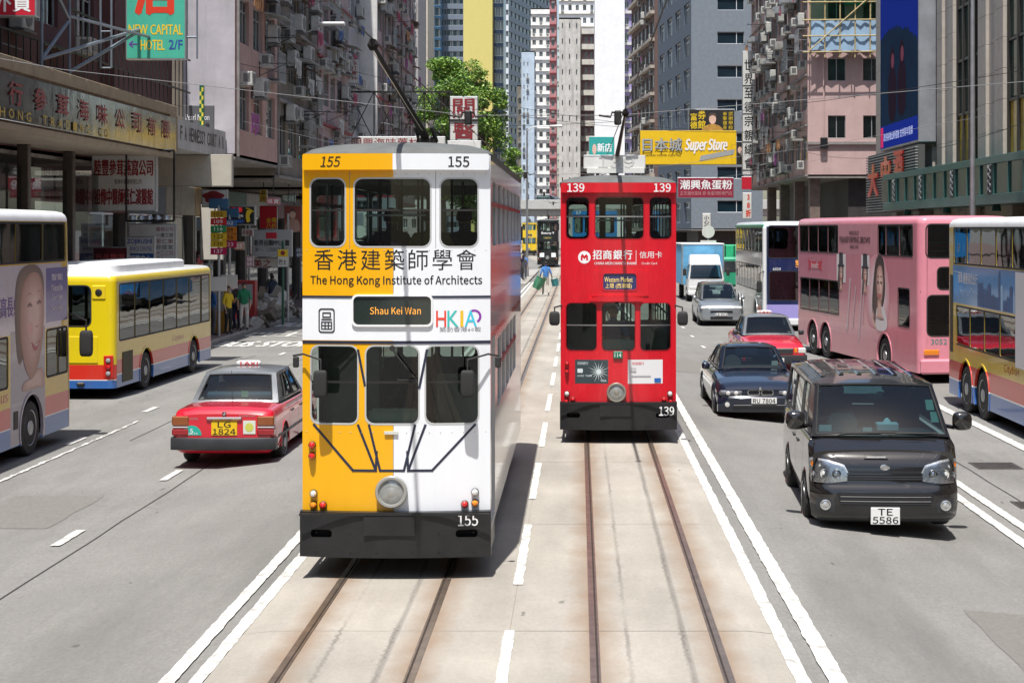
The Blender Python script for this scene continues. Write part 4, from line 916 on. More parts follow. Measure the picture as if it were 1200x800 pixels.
q = MB(); q.tube([(W / 2 - .05, L - .1, 2.35), (W / 2 + .22, L + .12, 2.2), (W / 2 + .22, L + .12, 1.95)], .02); q.pod(W / 2 + .10, W / 2 + .34, L + .06, L + .20, 1.52, 2.02, .4); obj('mirror', q, black_rubber, dl)
# ---- yellow double-decker on the other carriageway (coming)
W, L, H = 2.48, 11.8, 4.15
side_hk = stripes('bus_side_city_advert', [(0, BB), (.60, (.8, .8, .78)), (.63, BR), (1.02, BY)], rough=.22, coat=.4, panels=[(0.3, 11.25, 2.30, 3.12, (.05, .27, .60))])
dr = bus('double_deck_bus', 'yellow double-deck bus with a blue harbour skyline advertisement', (9.52, 24.6, -.34), 0, W, L, H, side_hk, bus_yellow, stripes('bus_rear_r', [(0, BB), (.60, (.8, .8, .78)), (.63, BR), (1.02, BY)]), bus_white,
    [(1.42, 2.22, [(1.2 + k * 1.22, 1.2 + (k + 1) * 1.22 - .05) for k in range(8)]), (3.18, 3.92, [(.4 + k * 1.2, .4 + (k + 1) * 1.2 - .05) for k in range(9)])], [(-1.0, 1.1, 1.0, 2.2, .1), (-1.05, 2.8, 1.05, 3.9, .1)], [(-.9, 3.1, .9, 3.8, .1)], [2.8, 8.7, 10.1], [2.25], wr=.5, pods='front')
LM = left_M(-W / 2 - .003); lx = lambda y: -y
sk = mat('print_skyline', (.02, .09, .25), .4, var=.3, scale=3); sk2 = mat('print_pale_blue', (.35, .55, .75), .4)
x = 5.6; random.seed(5)
while x < 9.0:
    w = random.uniform(.12, .3); h = random.uniform(.18, .5)
    if 7.1 < x < 7.3: h = .72
    sheet(dr, 'advert_print', sk if random.random() < .7 else sk2, [(lx(x + w), 2.31), (lx(x), 2.31), (lx(x), 2.31 + h), (lx(x + w * .5), 2.31 + h + .05 + (.0 if h < .6 else .02)), (lx(x + w), 2.31 + h)], LM); x += w + .02
wtext(dr, '保單 優惠保您出行', lx(9.9), 2.86, 1.7, .24, LM, white_ink, bold=.02); wtext(dr, 'Help Your Choice', lx(9.8), 2.55, 1.5, .26, LM, mat('print_sky', (.5, .68, .82), .4), italic=.2); wtext(dr, 'www.citybus.com', lx(10.8), 2.98, .8, .06, LM, white_ink, res=1)
wtext(dr, 'Citybus', lx(6.4), 1.2, 1.1, .2, LM, lamp_red, italic=.2)
sheet(dr, 'advert_print', mat('print_white', (.7, .7, .7), .4), [(lx(6.1), 1.3), (lx(5.4), 1.3), (lx(5.4), 3.1), (lx(6.1), 3.1)], left_M(-W / 2 - .012))
part_box(dr, 'grille', dark_metal, -W / 2 - .012, -W / 2 + .01, 11.25, 11.5, 1.2, 2.9, b=.004)
# ---- pink double-decker
W, L, H = 2.48, 11.5, 4.25
pk = stripes('bus_pink', [(0, (.64, .24, .29))], rough=.25, coat=.4, var=.06, panels=[(3.3, 7.6, 3.2, 4.05, (.66, .32, .36)), (3.0, 8.0, .9, 3.2, (.66, .28, .33))])
pk_f = mat('bus_pink_front', (.68, .25, .31), .25, var=.05, coat=.4)
dp = bus('double_deck_bus', 'pink double-deck bus with a cosmetics advertisement showing women', (9.84, 41.15, -.34), R(7.8), W, L, H, pk, pk_f, pk_f, pk_f,
    [(1.40, 2.35, [(.75, 1.6)] + [(6.9 + k * 1.05, 6.9 + (k + 1) * 1.05 - .05) for k in range(4)]), (3.22, 4.0, [(.5, 1.5), (1.55, 2.6), (2.65, 3.25)] + [(7.0 + k * 1.05, 7.0 + (k + 1) * 1.05 - .05) for k in range(4)])], [(-1.02, 1.22, 1.02, 2.22, .12), (-.75, 2.40, .98, 2.93, .1), (-1.05, 3.20, 1.05, 4.02, .12)], [(-.9, 3.1, .9, 3.9, .1)], [2.75, 8.3, 9.7], [2.35], wr=.5, pods='front')
LM = left_M(-W / 2 - .004); LM2 = left_M(-W / 2 - .006); LM3 = left_M(-W / 2 - .008); LM4 = left_M(-W / 2 - .010)
pp = mat('print_white', (.7, .7, .7), .4)
def lady(cy, cz, s, hat=False):
    f = lambda P: [(-(cy + a * s), cz + b * s) for a, b in P][::-1]; g = str(int(cy * 10))
    soft(dp, f(blob([(-.34, .25), (-.22, .64), (.2, .66), (.42, .25), (.55, -.45), (.35, -.85), (.12, -.5), (-.2, -.45), (-.36, -.1)])), (.035, .022, .02), (.10, .06, .05), LM2, 4, tag_='hair')
    soft(dp, f(blob([(-.24, .2), (-.12, .46), (.14, .43), (.24, .1), (.15, -.26), (0, -.40), (-.14, -.30), (-.22, -.05)])), (.45, .25, .20), (.80, .58, .50), LM3, 6, (s * .05, s * .05), .4, 'ladyface')
    soft(dp, f(blob([(-.10, -.3), (.14, -.26), (.16, -.6), (.3, -.75), (-.3, -.75), (-.12, -.6)])), (.46, .27, .21), (.70, .48, .40), LM2 @ Matrix.Translation((0, 0, .002)), 3, tag_='ladyneck')
    D = LM4 @ Matrix.Translation((0, 0, .002))
    sheet(dp, 'advert_print', lip_p, f(blob([(-.12, -.20), (-.03, -.15), (0, -.165), (.03, -.15), (.11, -.20), (0, -.27)])), D); sheet(dp, 'advert_print', skin_d, f(blob([(-.05, -.07), (.0, -.09), (.05, -.07), (.02, .08), (.0, -.04)])), D)
    for e in (-.11, .11): sheet(dp, 'advert_print', hair_p, f(blob([(e - .075, .08), (e, .13), (e + .07, .09), (e, .055)])), D); sheet(dp, 'advert_print', hair_p, f(blob([(e - .09, .19), (e, .25), (e + .09, .21), (e, .215)])), D)
    if hat: soft(dp, f([(-.50, .33), (.50, .33), (.50, .42), (.30, .44), (.28, 1.0), (-.28, 1.0), (-.30, .44), (-.50, .42)]), (.01, .01, .012), (.05, .05, .06), D, 3, tag_='hat')
soft(dp, [(-p[0], p[1]) for p in blob([(4.1, 1.3), (4.3, 2.2), (3.9, 3.1), (2.8, 3.15), (2.3, 2.2), (2.5, 1.3), (3.2, 1.2)])], (.64, .30, .34), (.74, .62, .64), left_M(-W / 2 - .002), 8, tag_='glow')
for (y0_, y1_, z0_, z1_) in ((6.2, 7.1, 2.35, 3.18), (4.0, 4.75, 2.35, 3.18)): sheet(dp, 'advert_print', pp, rect(-y1_, z0_, -y0_, z1_), LM)
lady(6.65, 2.60, .62, True); lady(4.38, 2.60, .62, True); lady(3.1, 2.35, 1.2)
sheet(dp, 'advert_print', skin_p, [(-p[0], p[1]) for p in blob([(3.6, 1.75), (2.9, 1.7), (2.75, 1.3), (3.3, 1.2), (3.7, 1.3)])], LM2)
sheet(dp, 'advert_print', pp, [(-p[0], p[1]) for p in blob([(3.35, 1.75), (2.85, 1.8), (2.5, 1.5), (2.6, 1.2), (3.4, 1.2)])], LM3)
for (y_, z_, w_, h_) in ((6.0, 1.0, .12, 1.5), (5.5, 1.1, .07, 1.2), (4.9, .8, .10, 1.7), (4.6, 1.2, .06, 1.9)): sheet(dp, 'advert_print', mat('print_silver', (.62, .52, .55), .3), [(-y_ - w_, z_), (-y_, z_), (-y_ + .3, z_ + h_), (-y_ + .3 - w_, z_ + h_)], LM3)
wtext(dp, 'MAGICALLY', -5.4, 3.80, .9, .12, LM, ink, bold=.02); wtext(dp, 'TRANSFORMING BROWS', -5.4, 3.60, 2.9, .18, LM, ink, bold=.03); wtext(dp, 'SINCE 1976', -5.4, 3.40, .8, .10, LM, ink, bold=.02)
sheet(dp, 'advert_print', mat('print_crimson', (.55, .03, .06), .4), [(-10.2, 2.6), (-9.9, 2.7), (-8.9, 2.7), (-8.6, 2.6), (-8.75, 2.78), (-8.6, 2.98), (-8.9, 2.9), (-9.9, 2.9), (-10.2, 2.98), (-10.05, 2.78)], LM2)
wtext(dp, 'benefit', -9.4, 2.80, .8, .2, LM3, white_ink, italic=.2)
part_box(dp, 'bumper', pk_f, -1.2, 1.2, -.06, .1, .24, .62, b=.05)
for x in (-.92, .92): part_box(dp, 'headlight', lamp_amber if x > 5 else lamp_clear, x - .18, x + .18, -.03, .02, .72, .86, b=.02)
part_box(dp, 'indicator_lamp', lamp_amber, -1.12, -.72, -.035, .02, .72, .86, b=.02)
wtext(dp, '3052', -.72, 1.06, .42, .14, front_M(0, -.004, 0), mat('print_teal', (.04, .25, .22), .4)); part_box(dp, 'number_plate', mat('plate_dark', (.03, .03, .03), .4), -.42, .3, -.025, .0, .70, .88); wtext(dp, 'JH 9330', -.06, .79, .6, .1, front_M(0, -.03, 0), white_ink)
part_box(dp, 'dash_shelf', mat('bus_dash', (.4, .42, .40), .5), -.98, .98, .15, .5, 1.25, 1.48, b=.03)
part_box(dp, 'handrail', mat('rail_turquoise', (.03, .55, .48), .4), -1.0, 1.0, .18, .22, 3.55, 3.59); part_box(dp, 'handrail', MATS['rail_turquoise'], -1.0, 1.0, .18, .22, 3.33, 3.37); part_box(dp, 'handrail', MATS['rail_turquoise'], -.3, -.26, .18, .22, 3.2, 3.6)
# ---- white, green and blue double-decker behind it
W, L, H = 2.48, 11.0, 4.2
mirror_side = mat('bus_silver_white', (.62, .63, .63), .12, .35, var=.1, coat=.6)
db = bus('double_deck_bus', 'white double-deck bus with dark blue front and lilac nose behind the pink one', (8.30, 62.0, -.34), 0, W, L, H, mirror_side, stripes('bus_front_blue', [(0, (.55, .55, .6)), (.45, (.36, .32, .68)), (1.02, (.012, .025, .09))], rough=.1, coat=.8), mirror_side, mat('bus_roof_pale', (.60, .66, .72), .3, coat=.3),
    [(1.5, 2.45, [(.9 + k * 1.2, .9 + (k + 1) * 1.2 - .05) for k in range(8)]), (3.05, 3.92, [(.4 + k * 1.25, .4 + (k + 1) * 1.25 - .05) for k in range(8)])], [(-1.0, 1.20, 1.0, 2.28, .1), (-1.05, 2.82, 1.05, 4.02, .1)], [(-.9, 3.1, .9, 3.8, .1)], [2.7, 8.0, 9.4], [2.3], wr=.5, pods='front', glassm=glass('bus_glass_blue', (.12, .16, .22), 2.2, wave=.08))
part_box(db, 'roof_trim', mat('trim_green', (.02, .28, .12), .35), -1.255, -1.20, .1, 10.9, 3.96, 4.08, b=.02)
part_box(db, 'corner_trim', mat('trim_white', (.72, .73, .74), .3), -1.25, -1.10, -.02, .2, .4, 4.0, b=.04)
part_box(db, 'sun_visor', mat('visor_blue', (.25, .42, .75), .4), .1, 1.0, .06, .08, 3.5, 4.0)
wtext(db, '堅尼地城', .42, 2.62, .85, .2, front_M(0, -.008, 0), MATS['led_amber'], bold=.01); wtext(db, 'via Causeway', .42, 2.46, .85, .1, front_M(0, -.008, 0), MATS['led_amber']); wtext(db, '6020', -.72, 2.38, .3, .1, front_M(0, -.008, 0), white_ink)
part_box(db, 'bumper', mat('trim_white', 0), -1.2, 1.2, -.04, .1, .22, .5, b=.05)
q = MB(); q.tube([(-1.2, 0, 2.3), (-1.42, -.2, 2.2), (-1.42, -.22, 1.9)], .02); q.pod(-1.52, -1.32, -.28, -.16, 1.5, 1.95, .4); obj('mirror', q, black_rubber, db)
part_box(db, 'skirt_panel', mat('skirt_orange', (.42, .12, .04), .35), -1.25, -1.235, 1.0, 2.0, .28, .9, b=.004)
# ================================================================ CARS, VAN, LORRY
def interp_st(st, y):
    if y <= st[0][0]: return st[0]
    for a, b in zip(st, st[1:]):
        if a[0] <= y <= b[0]:
            t = (y - a[0]) / max(1e-6, b[0] - a[0]); return tuple(p + (q - p) * t for p, q in zip(a, b))
    return st[-1]
def ring_of(s):
    y, wl, wm, ws, zb, zm, zs, zt = s
    h = [(0, zb), (wl * .6, zb), (wl * .9, zb + .01), (wl, zb + .06), (wm - .012, zm - .16), (wm, zm - .08), (wm, zm + .04), (wm - (wm - ws) * .35, zm + (zs - zm) * .62), (ws + .012, zs - .03), (ws - .02, zs + (zt - zs) * .10), (ws - .10, zs + (zt - zs) * .5), (ws * .55, zs + (zt - zs) * .9), (0, zt)]
    return [(x, y, z) for x, z in h] + [(-x, y, z) for x, z in h[-2:0:-1]]
def smooth_st(st, n=64):
    y0, y1 = st[0][0], st[-1][0]; ys = sorted(set([s[0] for s in st] + [y0 + (y1 - y0) * k / n for k in range(n + 1)])); out = []
    for y in ys:
        acc = [0] * 7; w = 0
        for d, k in ((-.05, 1), (-.025, 2), (0, 3), (.025, 2), (.05, 1)):
            q = interp_st(st, min(y1, max(y0, y + d)))
            for i in range(7): acc[i] += q[i + 1] * k
            w += k
        out.append((y, *[a / w for a in acc]))
    return out
def shell(root, st, paint_m, wheels, wr, cabin, dark=None, open_w=0.3):
    """the lower body as one lofted skin with real wheel arches"""
    S = smooth_st(st); mb = MB(); mb.loft([ring_of(s) for s in S]); n = len(ring_of(S[0]))
    for i, f in enumerate(mb.f):
        if len(f) == 4:
            c = [mb.v[j] for j in f]; yc = sum(p[1] for p in c) / 4; zc = sum(p[2] for p in c) / 4; xc = sum(p[0] for p in c) / 4; s = interp_st(st, yc)
            if cabin[0] < yc < cabin[1] and zc > s[6] - .005 and abs(xc) < s[3] - .06: mb.mi[i] = 1
    me = mb.mesh('body', [paint_m, interior_dark], 0); o = bpy.data.objects.new('body', me); COL.objects.link(o)
    cut = MB()
    for y in wheels:
        for sd in (-1, 1):
            w = interp_st(st, y)[2]; cut.cyl((sd * (w - open_w), y, wr + .01), (sd * (w + .2), y, wr + .01), wr + .045, n=28, mi=1)
    cm = cut.mesh('cut', [paint_m, under_dark], 0); co = bpy.data.objects.new('cut', cm); COL.objects.link(co)
    md = o.modifiers.new('arch', 'BOOLEAN'); md.object = co; md.operation = 'DIFFERENCE'; md.solver = 'EXACT'
    dg = bpy.context.evaluated_depsgraph_get(); res = bpy.data.meshes.new_from_object(o.evaluated_get(dg))
    bpy.data.objects.remove(o); bpy.data.objects.remove(co)
    res.name = 'body'; res.shade_smooth(); res.set_sharp_from_angle(angle=R(38))
    body = link('body', res, root)
    lip = MB()
    for y in wheels:
        for sd in (-1, 1):
            w = interp_st(st, y)[2]; path = [(sd * (w - .008), y + (wr + .05) * math.cos(a), wr + .01 + (wr + .05) * math.sin(a)) for a in [R(-5 + 190 * k / 18) for k in range(19)]]
            q = MB(); q.tube(path, .014, 6); obj('wheel_arch', q, paint_m, body)
    return body, S
def seam(body, st, y, m=None, w=.008, lo=.08, off=.003):
    for sd in (-1, 1):
        q = MB(); v = []
        for yy in (y - w / 2, y + w / 2):
            r = ring_of(interp_st(st, yy)); v.append([(sd * (x + off), yy, z) for x, _, z in r[3:10]])
        n = len(v[0]); q.add(v[0] + v[1], [(i, i + 1, n + i + 1, n + i) if sd > 0 else (i, n + i, n + i + 1, i + 1) for i in range(n - 1)]); obj('door_seam', q, m or ink, body)
def rail_strip(root, name, st, y0, y1, z, h, m, off=.010, n=14):
    for sd in (-1, 1):
        q = MB(); rg = []
        for k in range(n + 1):
            y = y0 + (y1 - y0) * k / n; r = ring_of(interp_st(st, y))[:13]
            x = 0
            for a, b in zip(r[2:], r[3:]):
                if a[2] <= z <= b[2]: x = a[0] + (b[0] - a[0]) * (z - a[2]) / max(1e-6, b[2] - a[2]); break
            rg.append([(sd * (x - .02), y, z), (sd * (x + off), y, z + .005), (sd * (x + off), y, z + h - .005), (sd * (x - .02), y, z + h)])
        q.loft(rg); obj(name, q, m, root)
def bil(P, u, v, bulge=0.0):
    a, b, c, d = P; p = a.lerp(b, u).lerp(d.lerp(c, u), v)
    if bulge:
        nrm = (b - a).cross(d - a).normalized(); p = p + nrm * bulge * (1 - (2 * u - 1) ** 2) * (1 - .6 * (2 * v - 1) ** 2)
    return p
def patch(root, name, P, panes, paint_m, glass_m, bulge=0.0, pname='window', t=.03, nu=16, nv=8, seal=True):
    """a pane-bearing patch of the upper body: painted surround with openings, glass set into it"""
    P = [Vector(p) for p in P]; nrm = (P[1] - P[0]).cross(P[3] - P[0]).normalized()
    us = sorted(set([0, 1] + [k / nu for k in range(nu + 1)] + [e for p in panes for e in (p[0], p[2])])); vs = sorted(set([0, 1] + [k / nv for k in range(nv + 1)] + [e for p in panes for e in (p[1], p[3])]))
    inside = lambda u, v: any(p[0] < u < p[2] and p[1] < v < p[3] for p in panes)
    f = MB(); G = [[bil(P, u, v, bulge) for u in us] for v in vs]
    for j in range(len(vs) - 1):
        for i in range(len(us) - 1):
            if not inside((us[i] + us[i + 1]) / 2, (vs[j] + vs[j + 1]) / 2): f.poly([G[j][i], G[j][i + 1], G[j + 1][i + 1], G[j + 1][i]])
    bm = bmesh.new(); vv = {}
    for q in f.f:
        lst = []
        for i in q:
            k = tuple(round(c, 5) for c in f.v[i])
            if k not in vv: vv[k] = bm.verts.new(f.v[i])
            lst.append(vv[k])
        bm.faces.new(lst)
    ex = bmesh.ops.solidify(bm, geom=bm.faces[:], thickness=t); bm.normal_update()
    me = bpy.data.meshes.new(name); bm.to_mesh(me); bm.free(); me.materials.append(paint_m); me.shade_smooth(); me.set_sharp_from_angle(angle=R(40))
    o = link(name, me, root)
    for p in panes:
        g = MB(); n1, n2 = 8, 5; pts = [[bil(P, p[0] + (p[2] - p[0]) * i / n1, p[1] + (p[3] - p[1]) * j / n2, bulge) - nrm * .008 for i in range(n1 + 1)] for j in range(n2 + 1)]
        g.loft(pts, cap=False, closed=False); w = obj(pname, g, glass_m, root)
        if seal:
            ring = [bil(P, p[0] + (p[2] - p[0]) * i / 8, p[1], bulge) for i in range(9)] + [bil(P, p[2], p[1] + (p[3] - p[1]) * j / 4, bulge) for j in range(1, 5)] + [bil(P, p[2] - (p[2] - p[0]) * i / 8, p[3], bulge) for i in range(1, 9)] + [bil(P, p[0], p[3] - (p[3] - p[1]) * j / 4, bulge) for j in range(1, 5)]
            s = MB(); s.tube([q for q in ring], .011, 5); obj('window_seal', s, black_rubber, w)
    return o
def greenhouse(root, A, B, Ct, D, paint_m, roof_m, gl, end1, end2, side, crown=.05, bulge=.04, sb=.03):
    """A, D = (y, z, half width) at the belt; B, Ct = at the roof; A and B at the y = 0 end"""
    p = lambda q, s: Vector((s * q[2], q[0], q[1]))
    patch(root, 'screen_frame', [p(A, -1), p(A, 1), p(B, 1), p(B, -1)], end1, paint_m, gl, bulge)
    patch(root, 'screen_frame', [p(D, 1), p(D, -1), p(Ct, -1), p(Ct, 1)], end2, paint_m, gl, bulge)
    patch(root, 'window_frame', [p(A, 1), p(D, 1), p(Ct, 1), p(B, 1)], side, paint_m, gl, sb)
    patch(root, 'window_frame', [p(D, -1), p(A, -1), p(B, -1), p(Ct, -1)], [(1 - c, b, 1 - a, d) for a, b, c, d in side], paint_m, gl, sb)
    r = MB(); n = 10; rows = []
    for j in range(n + 1):
        v = j / n; row = []
        for i in range(n + 1):
            u = i / n; x0 = p(B, -1).lerp(p(Ct, -1), v); x1 = p(B, 1).lerp(p(Ct, 1), v); q = x0.lerp(x1, u)
            e = 1 - (2 * u - 1) ** 4; g = 1 - (2 * v - 1) ** 4; q.z += crown * e * g + .004; k = 1.012; q.x *= k; row.append(q)
        rows.append(row)
    r.loft(rows, cap=False, closed=False)
    bm = bmesh.new(); me = r.mesh('roof', [roof_m], 0); bm.from_mesh(me); bmesh.ops.recalc_face_normals(bm, faces=bm.faces); bmesh.ops.solidify(bm, geom=bm.faces[:], thickness=.03); bm.to_mesh(me); bm.free(); me.shade_smooth(); me.set_sharp_from_angle(angle=R(40))
    return link('roof', me, root)
def car_seats(root, spots, z, m, face=1, head=True):
    s = MB(); s.box(-.24, .24, -.06, .06, -.25, .30, b=.05); s.box(-.13, .13, -.05, .05, .30, .50, b=.05); me = s.mesh('seat', [m])
    for (x, y) in spots: link('seat', me, root, Matrix.Translation((x, y, z)))
def plate(root, lines, x, y, z, w, h, m, M=None, dark=ink):
    T = M or front_M(x, y, z); q = MB(); q.box(-w / 2, w / 2, -h / 2, h / 2, -.012, .004, 0, T, b=.004); o = obj('number_plate', q, m, root); n = len(lines)
    for k, s in enumerate(lines): wtext(o, s, 0, h * ((n - 1) / 2 - k) / n * .98, w * (.88 if len(s) > 3 else .5), h * .8 / n, T @ Matrix.Translation((0, 0, .004)), dark, bold=.03)
    return o
plate_y = mat('plate_yellow', (.75, .48, .01), .4); plate_w = mat('plate_white', (.72, .72, .70), .4)
silver = mat('paint_silver', (.31, .33, .345), .28, .55, var=.05, coat=.8)
seat_m = mat('car_seat', (.05, .05, .055), .8); seat_b = mat('car_seat_blue', (.06, .10, .16), .8)
chrome = mat('chrome', (.7, .7, .7), .08, 1.0)
bump_m = mat('bumper_plastic', (.030, .032, .036), .45, var=.2)

def taxi(label, loc, rz, plate_rear, plate_front):
    root = thing('taxi', label, 'taxi', loc, rz); pm = mat('taxi_red', (.60, .012, .03), .2, var=.04, coat=.9)
    st = [(.0, .70, .74, .70, .36, .62, .84, .88), (.05, .77, .82, .765, .27, .60, .92, .97), (.14, .80, .84, .785, .23, .58, .94, 1.0), (.85, .81, .845, .79, .21, .56, .95, 1.02), (1.1, .81, .845, .79, .21, .56, .95, .99), (3.1, .81, .845, .79, .21, .56, .93, .965), (3.3, .81, .845, .785, .21, .56, .92, .99), (4.2, .80, .84, .77, .22, .56, .84, .90), (4.52, .79, .83, .755, .24, .55, .79, .84), (4.64, .76, .80, .73, .30, .55, .74, .77), (4.69, .70, .74, .68, .36, .55, .68, .70)]
    wh = [.98, 3.66]; body, S = shell(root, st, pm, wh, .315, (1.05, 3.2))
    for y in wh:
        for sd in (-1, 1): add_wheel(root, sd * .735, y, .315, .19, sd, 'steel', galvanised)
    greenhouse(root, (.92, .985, .735), (1.42, 1.45, .60), (2.62, 1.455, .60), (3.28, .975, .735), silver, silver, car_glass, [(.07, .08, .93, .90)], [(.06, .08, .94, .92)], [(.13, .10, .24, .88), (.26, .08, .535, .90), (.56, .08, .86, .90)], crown=.06, bulge=.05)
    for y in (1.42, 2.28, 3.22): seam(body, st, y)
    rail_strip(root, 'rub_strip', st, .35, 4.45, .47, .055, bump_m); rail_strip(root, 'trim', st, 1.2, 3.2, .905, .018, chrome, .006)
    for sd in (-1, 1):
        for y in (1.62, 2.50):
            q = MB(); q.box(sd * .83 - .012, sd * .83 + .022, y, y + .18, .77, .805, b=.01); obj('door_handle', q, bump_m, root)
        q = MB(); q.pod(sd * .84 if sd > 0 else -.99, .99 if sd > 0 else -.84, 3.0, 3.13, .97, 1.11, .5); obj('mirror', q, bump_m, root)
    # rear end
    rb = MB(); rg = [(x, -.075 + .10 * (abs(x) / .86) ** 3) for x in (-.86, -.8, -.6, -.3, 0, .3, .6, .8, .86)]
    rb.loft([[(x, y, .31), (x, y - .012, .33), (x, y - .012, .49), (x, y, .51), (x, y + .16, .51), (x, y + .16, .31)] for x, y in rg]); obj('rear_bumper', rb, bump_m, root)
    for sd in (-1, 1):
        for (z0, z1, mm) in ((.70, .86, mat('lamp_dark_amber', (.24, .06, .008), .12, coat=1)), (.655, .70, mat('lamp_smoke', 0)), (.54, .655, mat('lamp_dark_red', (.28, .006, .012), .12, coat=1))):
            q = MB(); q.box(*sorted((sd * .555, sd * .835)), -.018, .18, z0, z1, b=.02); obj('tail_lamp', q, mm, root)
        q = MB(); q.box(*sorted((sd * .60, sd * .83)), 4.56, 4.70, .57, .73, b=.03); obj('headlight', q, lamp_clear, root)
        q = MB(); q.box(*sorted((sd * .50, sd * .60)), 4.60, 4.70, .58, .72, b=.02); obj('indicator_lamp', q, lamp_amber, root)
    part_box(root, 'trim', chrome, -.27, .31, -.03, .02, .80, .845, b=.012); round_lamp(root, 'badge', .02, .90, .03, chrome, -.005, .02)
    pl = plate(root, [plate_rear.split()[0], plate_rear.split()[1]], .02, -.005, .665, .42, .235, plate_y)
    sheet(root, 'sticker', mat('sticker_green', (.02, .38, .30), .4), [(-.51 + .16 * math.cos(R(a)), .55 + .16 * math.sin(R(a))) for a in range(0, 181, 15)], front_M(0, -.006, 0), .002); wtext(root, '5', -.51, .62, .05, .07, front_M(0, -.008, 0), white_ink); wtext(root, 'SEATS', -.51, .573, .2, .03, front_M(0, -.008, 0), white_ink)
    sheet(root, 'sticker', mat('sticker_pale', (.62, .66, .58), .4), rect(.43 - .10, .57, .53, .79), front_M(0, -.008, 0), .002); sheet(root, 'sticker', mat('sticker_lime', (.55, .55, .10), .4), circle(.43, .68, .07), front_M(0, -.011, 0), .002)
    wtext(root, 'TOYOTA', -.52, .815, .22, .035, front_M(0, -.004, 0), chrome); wtext(root, 'COMFORT', .40, .865, .28, .03, front_M(0, -.004, 0), chrome)
    # front end
    part_box(root, 'grille', ink, -.48, .48, 4.60, 4.705, .57, .72, b=.01)
    for k in range(4): part_box(root, 'grille_bar', chrome if k == 3 else bump_m, -.47, .47, 4.70, 4.715, .585 + .036 * k, .600 + .036 * k, b=.003)
    fb = MB(); fb.loft([[(x, 4.69 + .08 - .12 * (abs(x) / .86) ** 3 + d, z) for d, z in ((0, .28), (.012, .30), (.012, .50), (0, .53), (-.16, .53), (-.16, .28))] for x in (-.86, -.8, -.6, -.3, 0, .3, .6, .8, .86)]); obj('front_bumper', fb, bump_m, root)
    plate(root, [plate_front], 0, 0, 0, .45, .11, plate_w, rear_M(0, 4.79, .40))
    # roof sign, aerial, cabin
    q = MB(); q.box(-.21, .21, 2.0, 2.14, 1.51, 1.60, b=.03); sg = obj('roof_sign', q, mat('taxi_sign_white', (.75, .73, .72), .4), root); wtext(sg, 'TAXI', 0, 1.556, .34, .07, front_M(0, 1.995, 0), lamp_red, bold=.04); wtext(sg, 'TAXI', 0, 1.556, .34, .07, rear_M(0, 2.145, 0), lamp_red, bold=.04)
    q = MB(); q.tube([(0, .72, 1.0), (0, .66, 1.55)], .004, 5); obj('aerial', q, black_rubber, root)
    car_seats(root, [(-.38, 2.35), (.38, 2.35)], .90, seat_m); q = MB(); q.box(-.62, .62, 1.25, 1.40, .98, 1.13, b=.05); obj('rear_seat', q, seat_b, root); q = MB(); q.box(-.66, .66, 2.95, 3.22, .96, 1.03, b=.03); obj('dashboard', q, interior_dark, root)
    q = MB(); q.plate(rect(-.05, 1.06, .07, 1.16), (), .003, front_M(.12, 1.10, 0)); obj('licence_card', q, mat('card_green', (.3, .55, .42), .5), root)
    return root
taxi('red taxi with silver roof seen from behind, numbered LG 1824', (-5.80, 26.45, -.335), 0, 'LG 1824', 'LG 1824')
taxi('oncoming red taxi with silver roof between dark saloon and pink bus', (5.28, 48.2, -.34), math.pi, 'JT 4096', 'JT 4096')

# ---- dark blue saloon (front end at y = 0)
navy = mat('paint_navy', (.012, .018, .036), .14, .25, var=.1, coat=1)
root = thing('saloon_car', 'dark blue saloon car driving behind the black van', 'car', (3.60, 32.1, gz(3.6)), R(0.5))
st = [(.0, .70, .76, .70, .24, .46, .58, .61), (.06, .77, .82, .75, .19, .48, .64, .69), (.2, .80, .85, .79, .18, .50, .70, .76), (.6, .82, .87, .81, .18, .52, .77, .83), (1.2, .82, .87, .82, .18, .54, .82, .90), (1.32, .82, .87, .82, .18, .54, .84, .93), (3.5, .82, .87, .81, .18, .56, .88, .94), (3.9, .82, .87, .80, .2, .56, .88, .95), (4.35, .78, .83, .74, .26, .58, .86, .90), (4.45, .72, .76, .68, .34, .6, .80, .83)]
body, S = shell(root, st, navy, [.78, 3.50], .315, (1.35, 3.5))
for y in (.78, 3.50):
    for sd in (-1, 1): add_wheel(root, sd * .765, y, .315, .2, sd, 'alloy', galvanised, 7)
greenhouse(root, (1.28, .91, .72), (2.0, 1.33, .56), (3.15, 1.31, .55), (3.78, .93, .70), navy, navy, car_glass, [(.06, .05, .94, .93)], [(.07, .08, .93, .92)], [(.15, .08, .50, .90), (.53, .08, .80, .90)], crown=.055, bulge=.06)
for y in (1.5, 2.45): seam(body, st, y)
for sd in (-1, 1):
    q = MB(); q.box(*sorted((sd * .34, sd * .82)), -.02, .30, .495, .61, b=.035); obj('headlight', q, mat('lens_grey', (.20, .21, .23), .08, .7, coat=1, var=.4, scale=16), root)
    for xx in (.48, .64):
        q = MB(); q.lathe([(.045, 0), (.043, .012), (.03, .02), (0, .022)], front_M(sd * xx, -.016, .552), 16); obj('headlight', q, lamp_clear, root)
    q = MB(); q.plate(rrect(-.125, -.055, .125, .055, .04), [rrect(-.105, -.038, .105, .038, .03)], .03, front_M(sd * .135, -.035, .565)); k_ = obj('grille', q, chrome, root)
    for k in range(6): part_box(k_, 'grille_bar', ink, sd * .135 - .09 + k * .033, sd * .135 - .075 + k * .033, -.02, .02, .53, .60, b=.002)
    q = MB(); q.pod(*sorted((sd * .86, sd * 1.03)), 1.53, 1.68, .89, 1.03, .6); obj('mirror', q, navy, root)
    q = MB(); q.lathe([(.05, 0), (.045, .02), (0, .025)], front_M(sd * .66, -.045, .33), 14); obj('fog_lamp', q, lamp_clear, root)
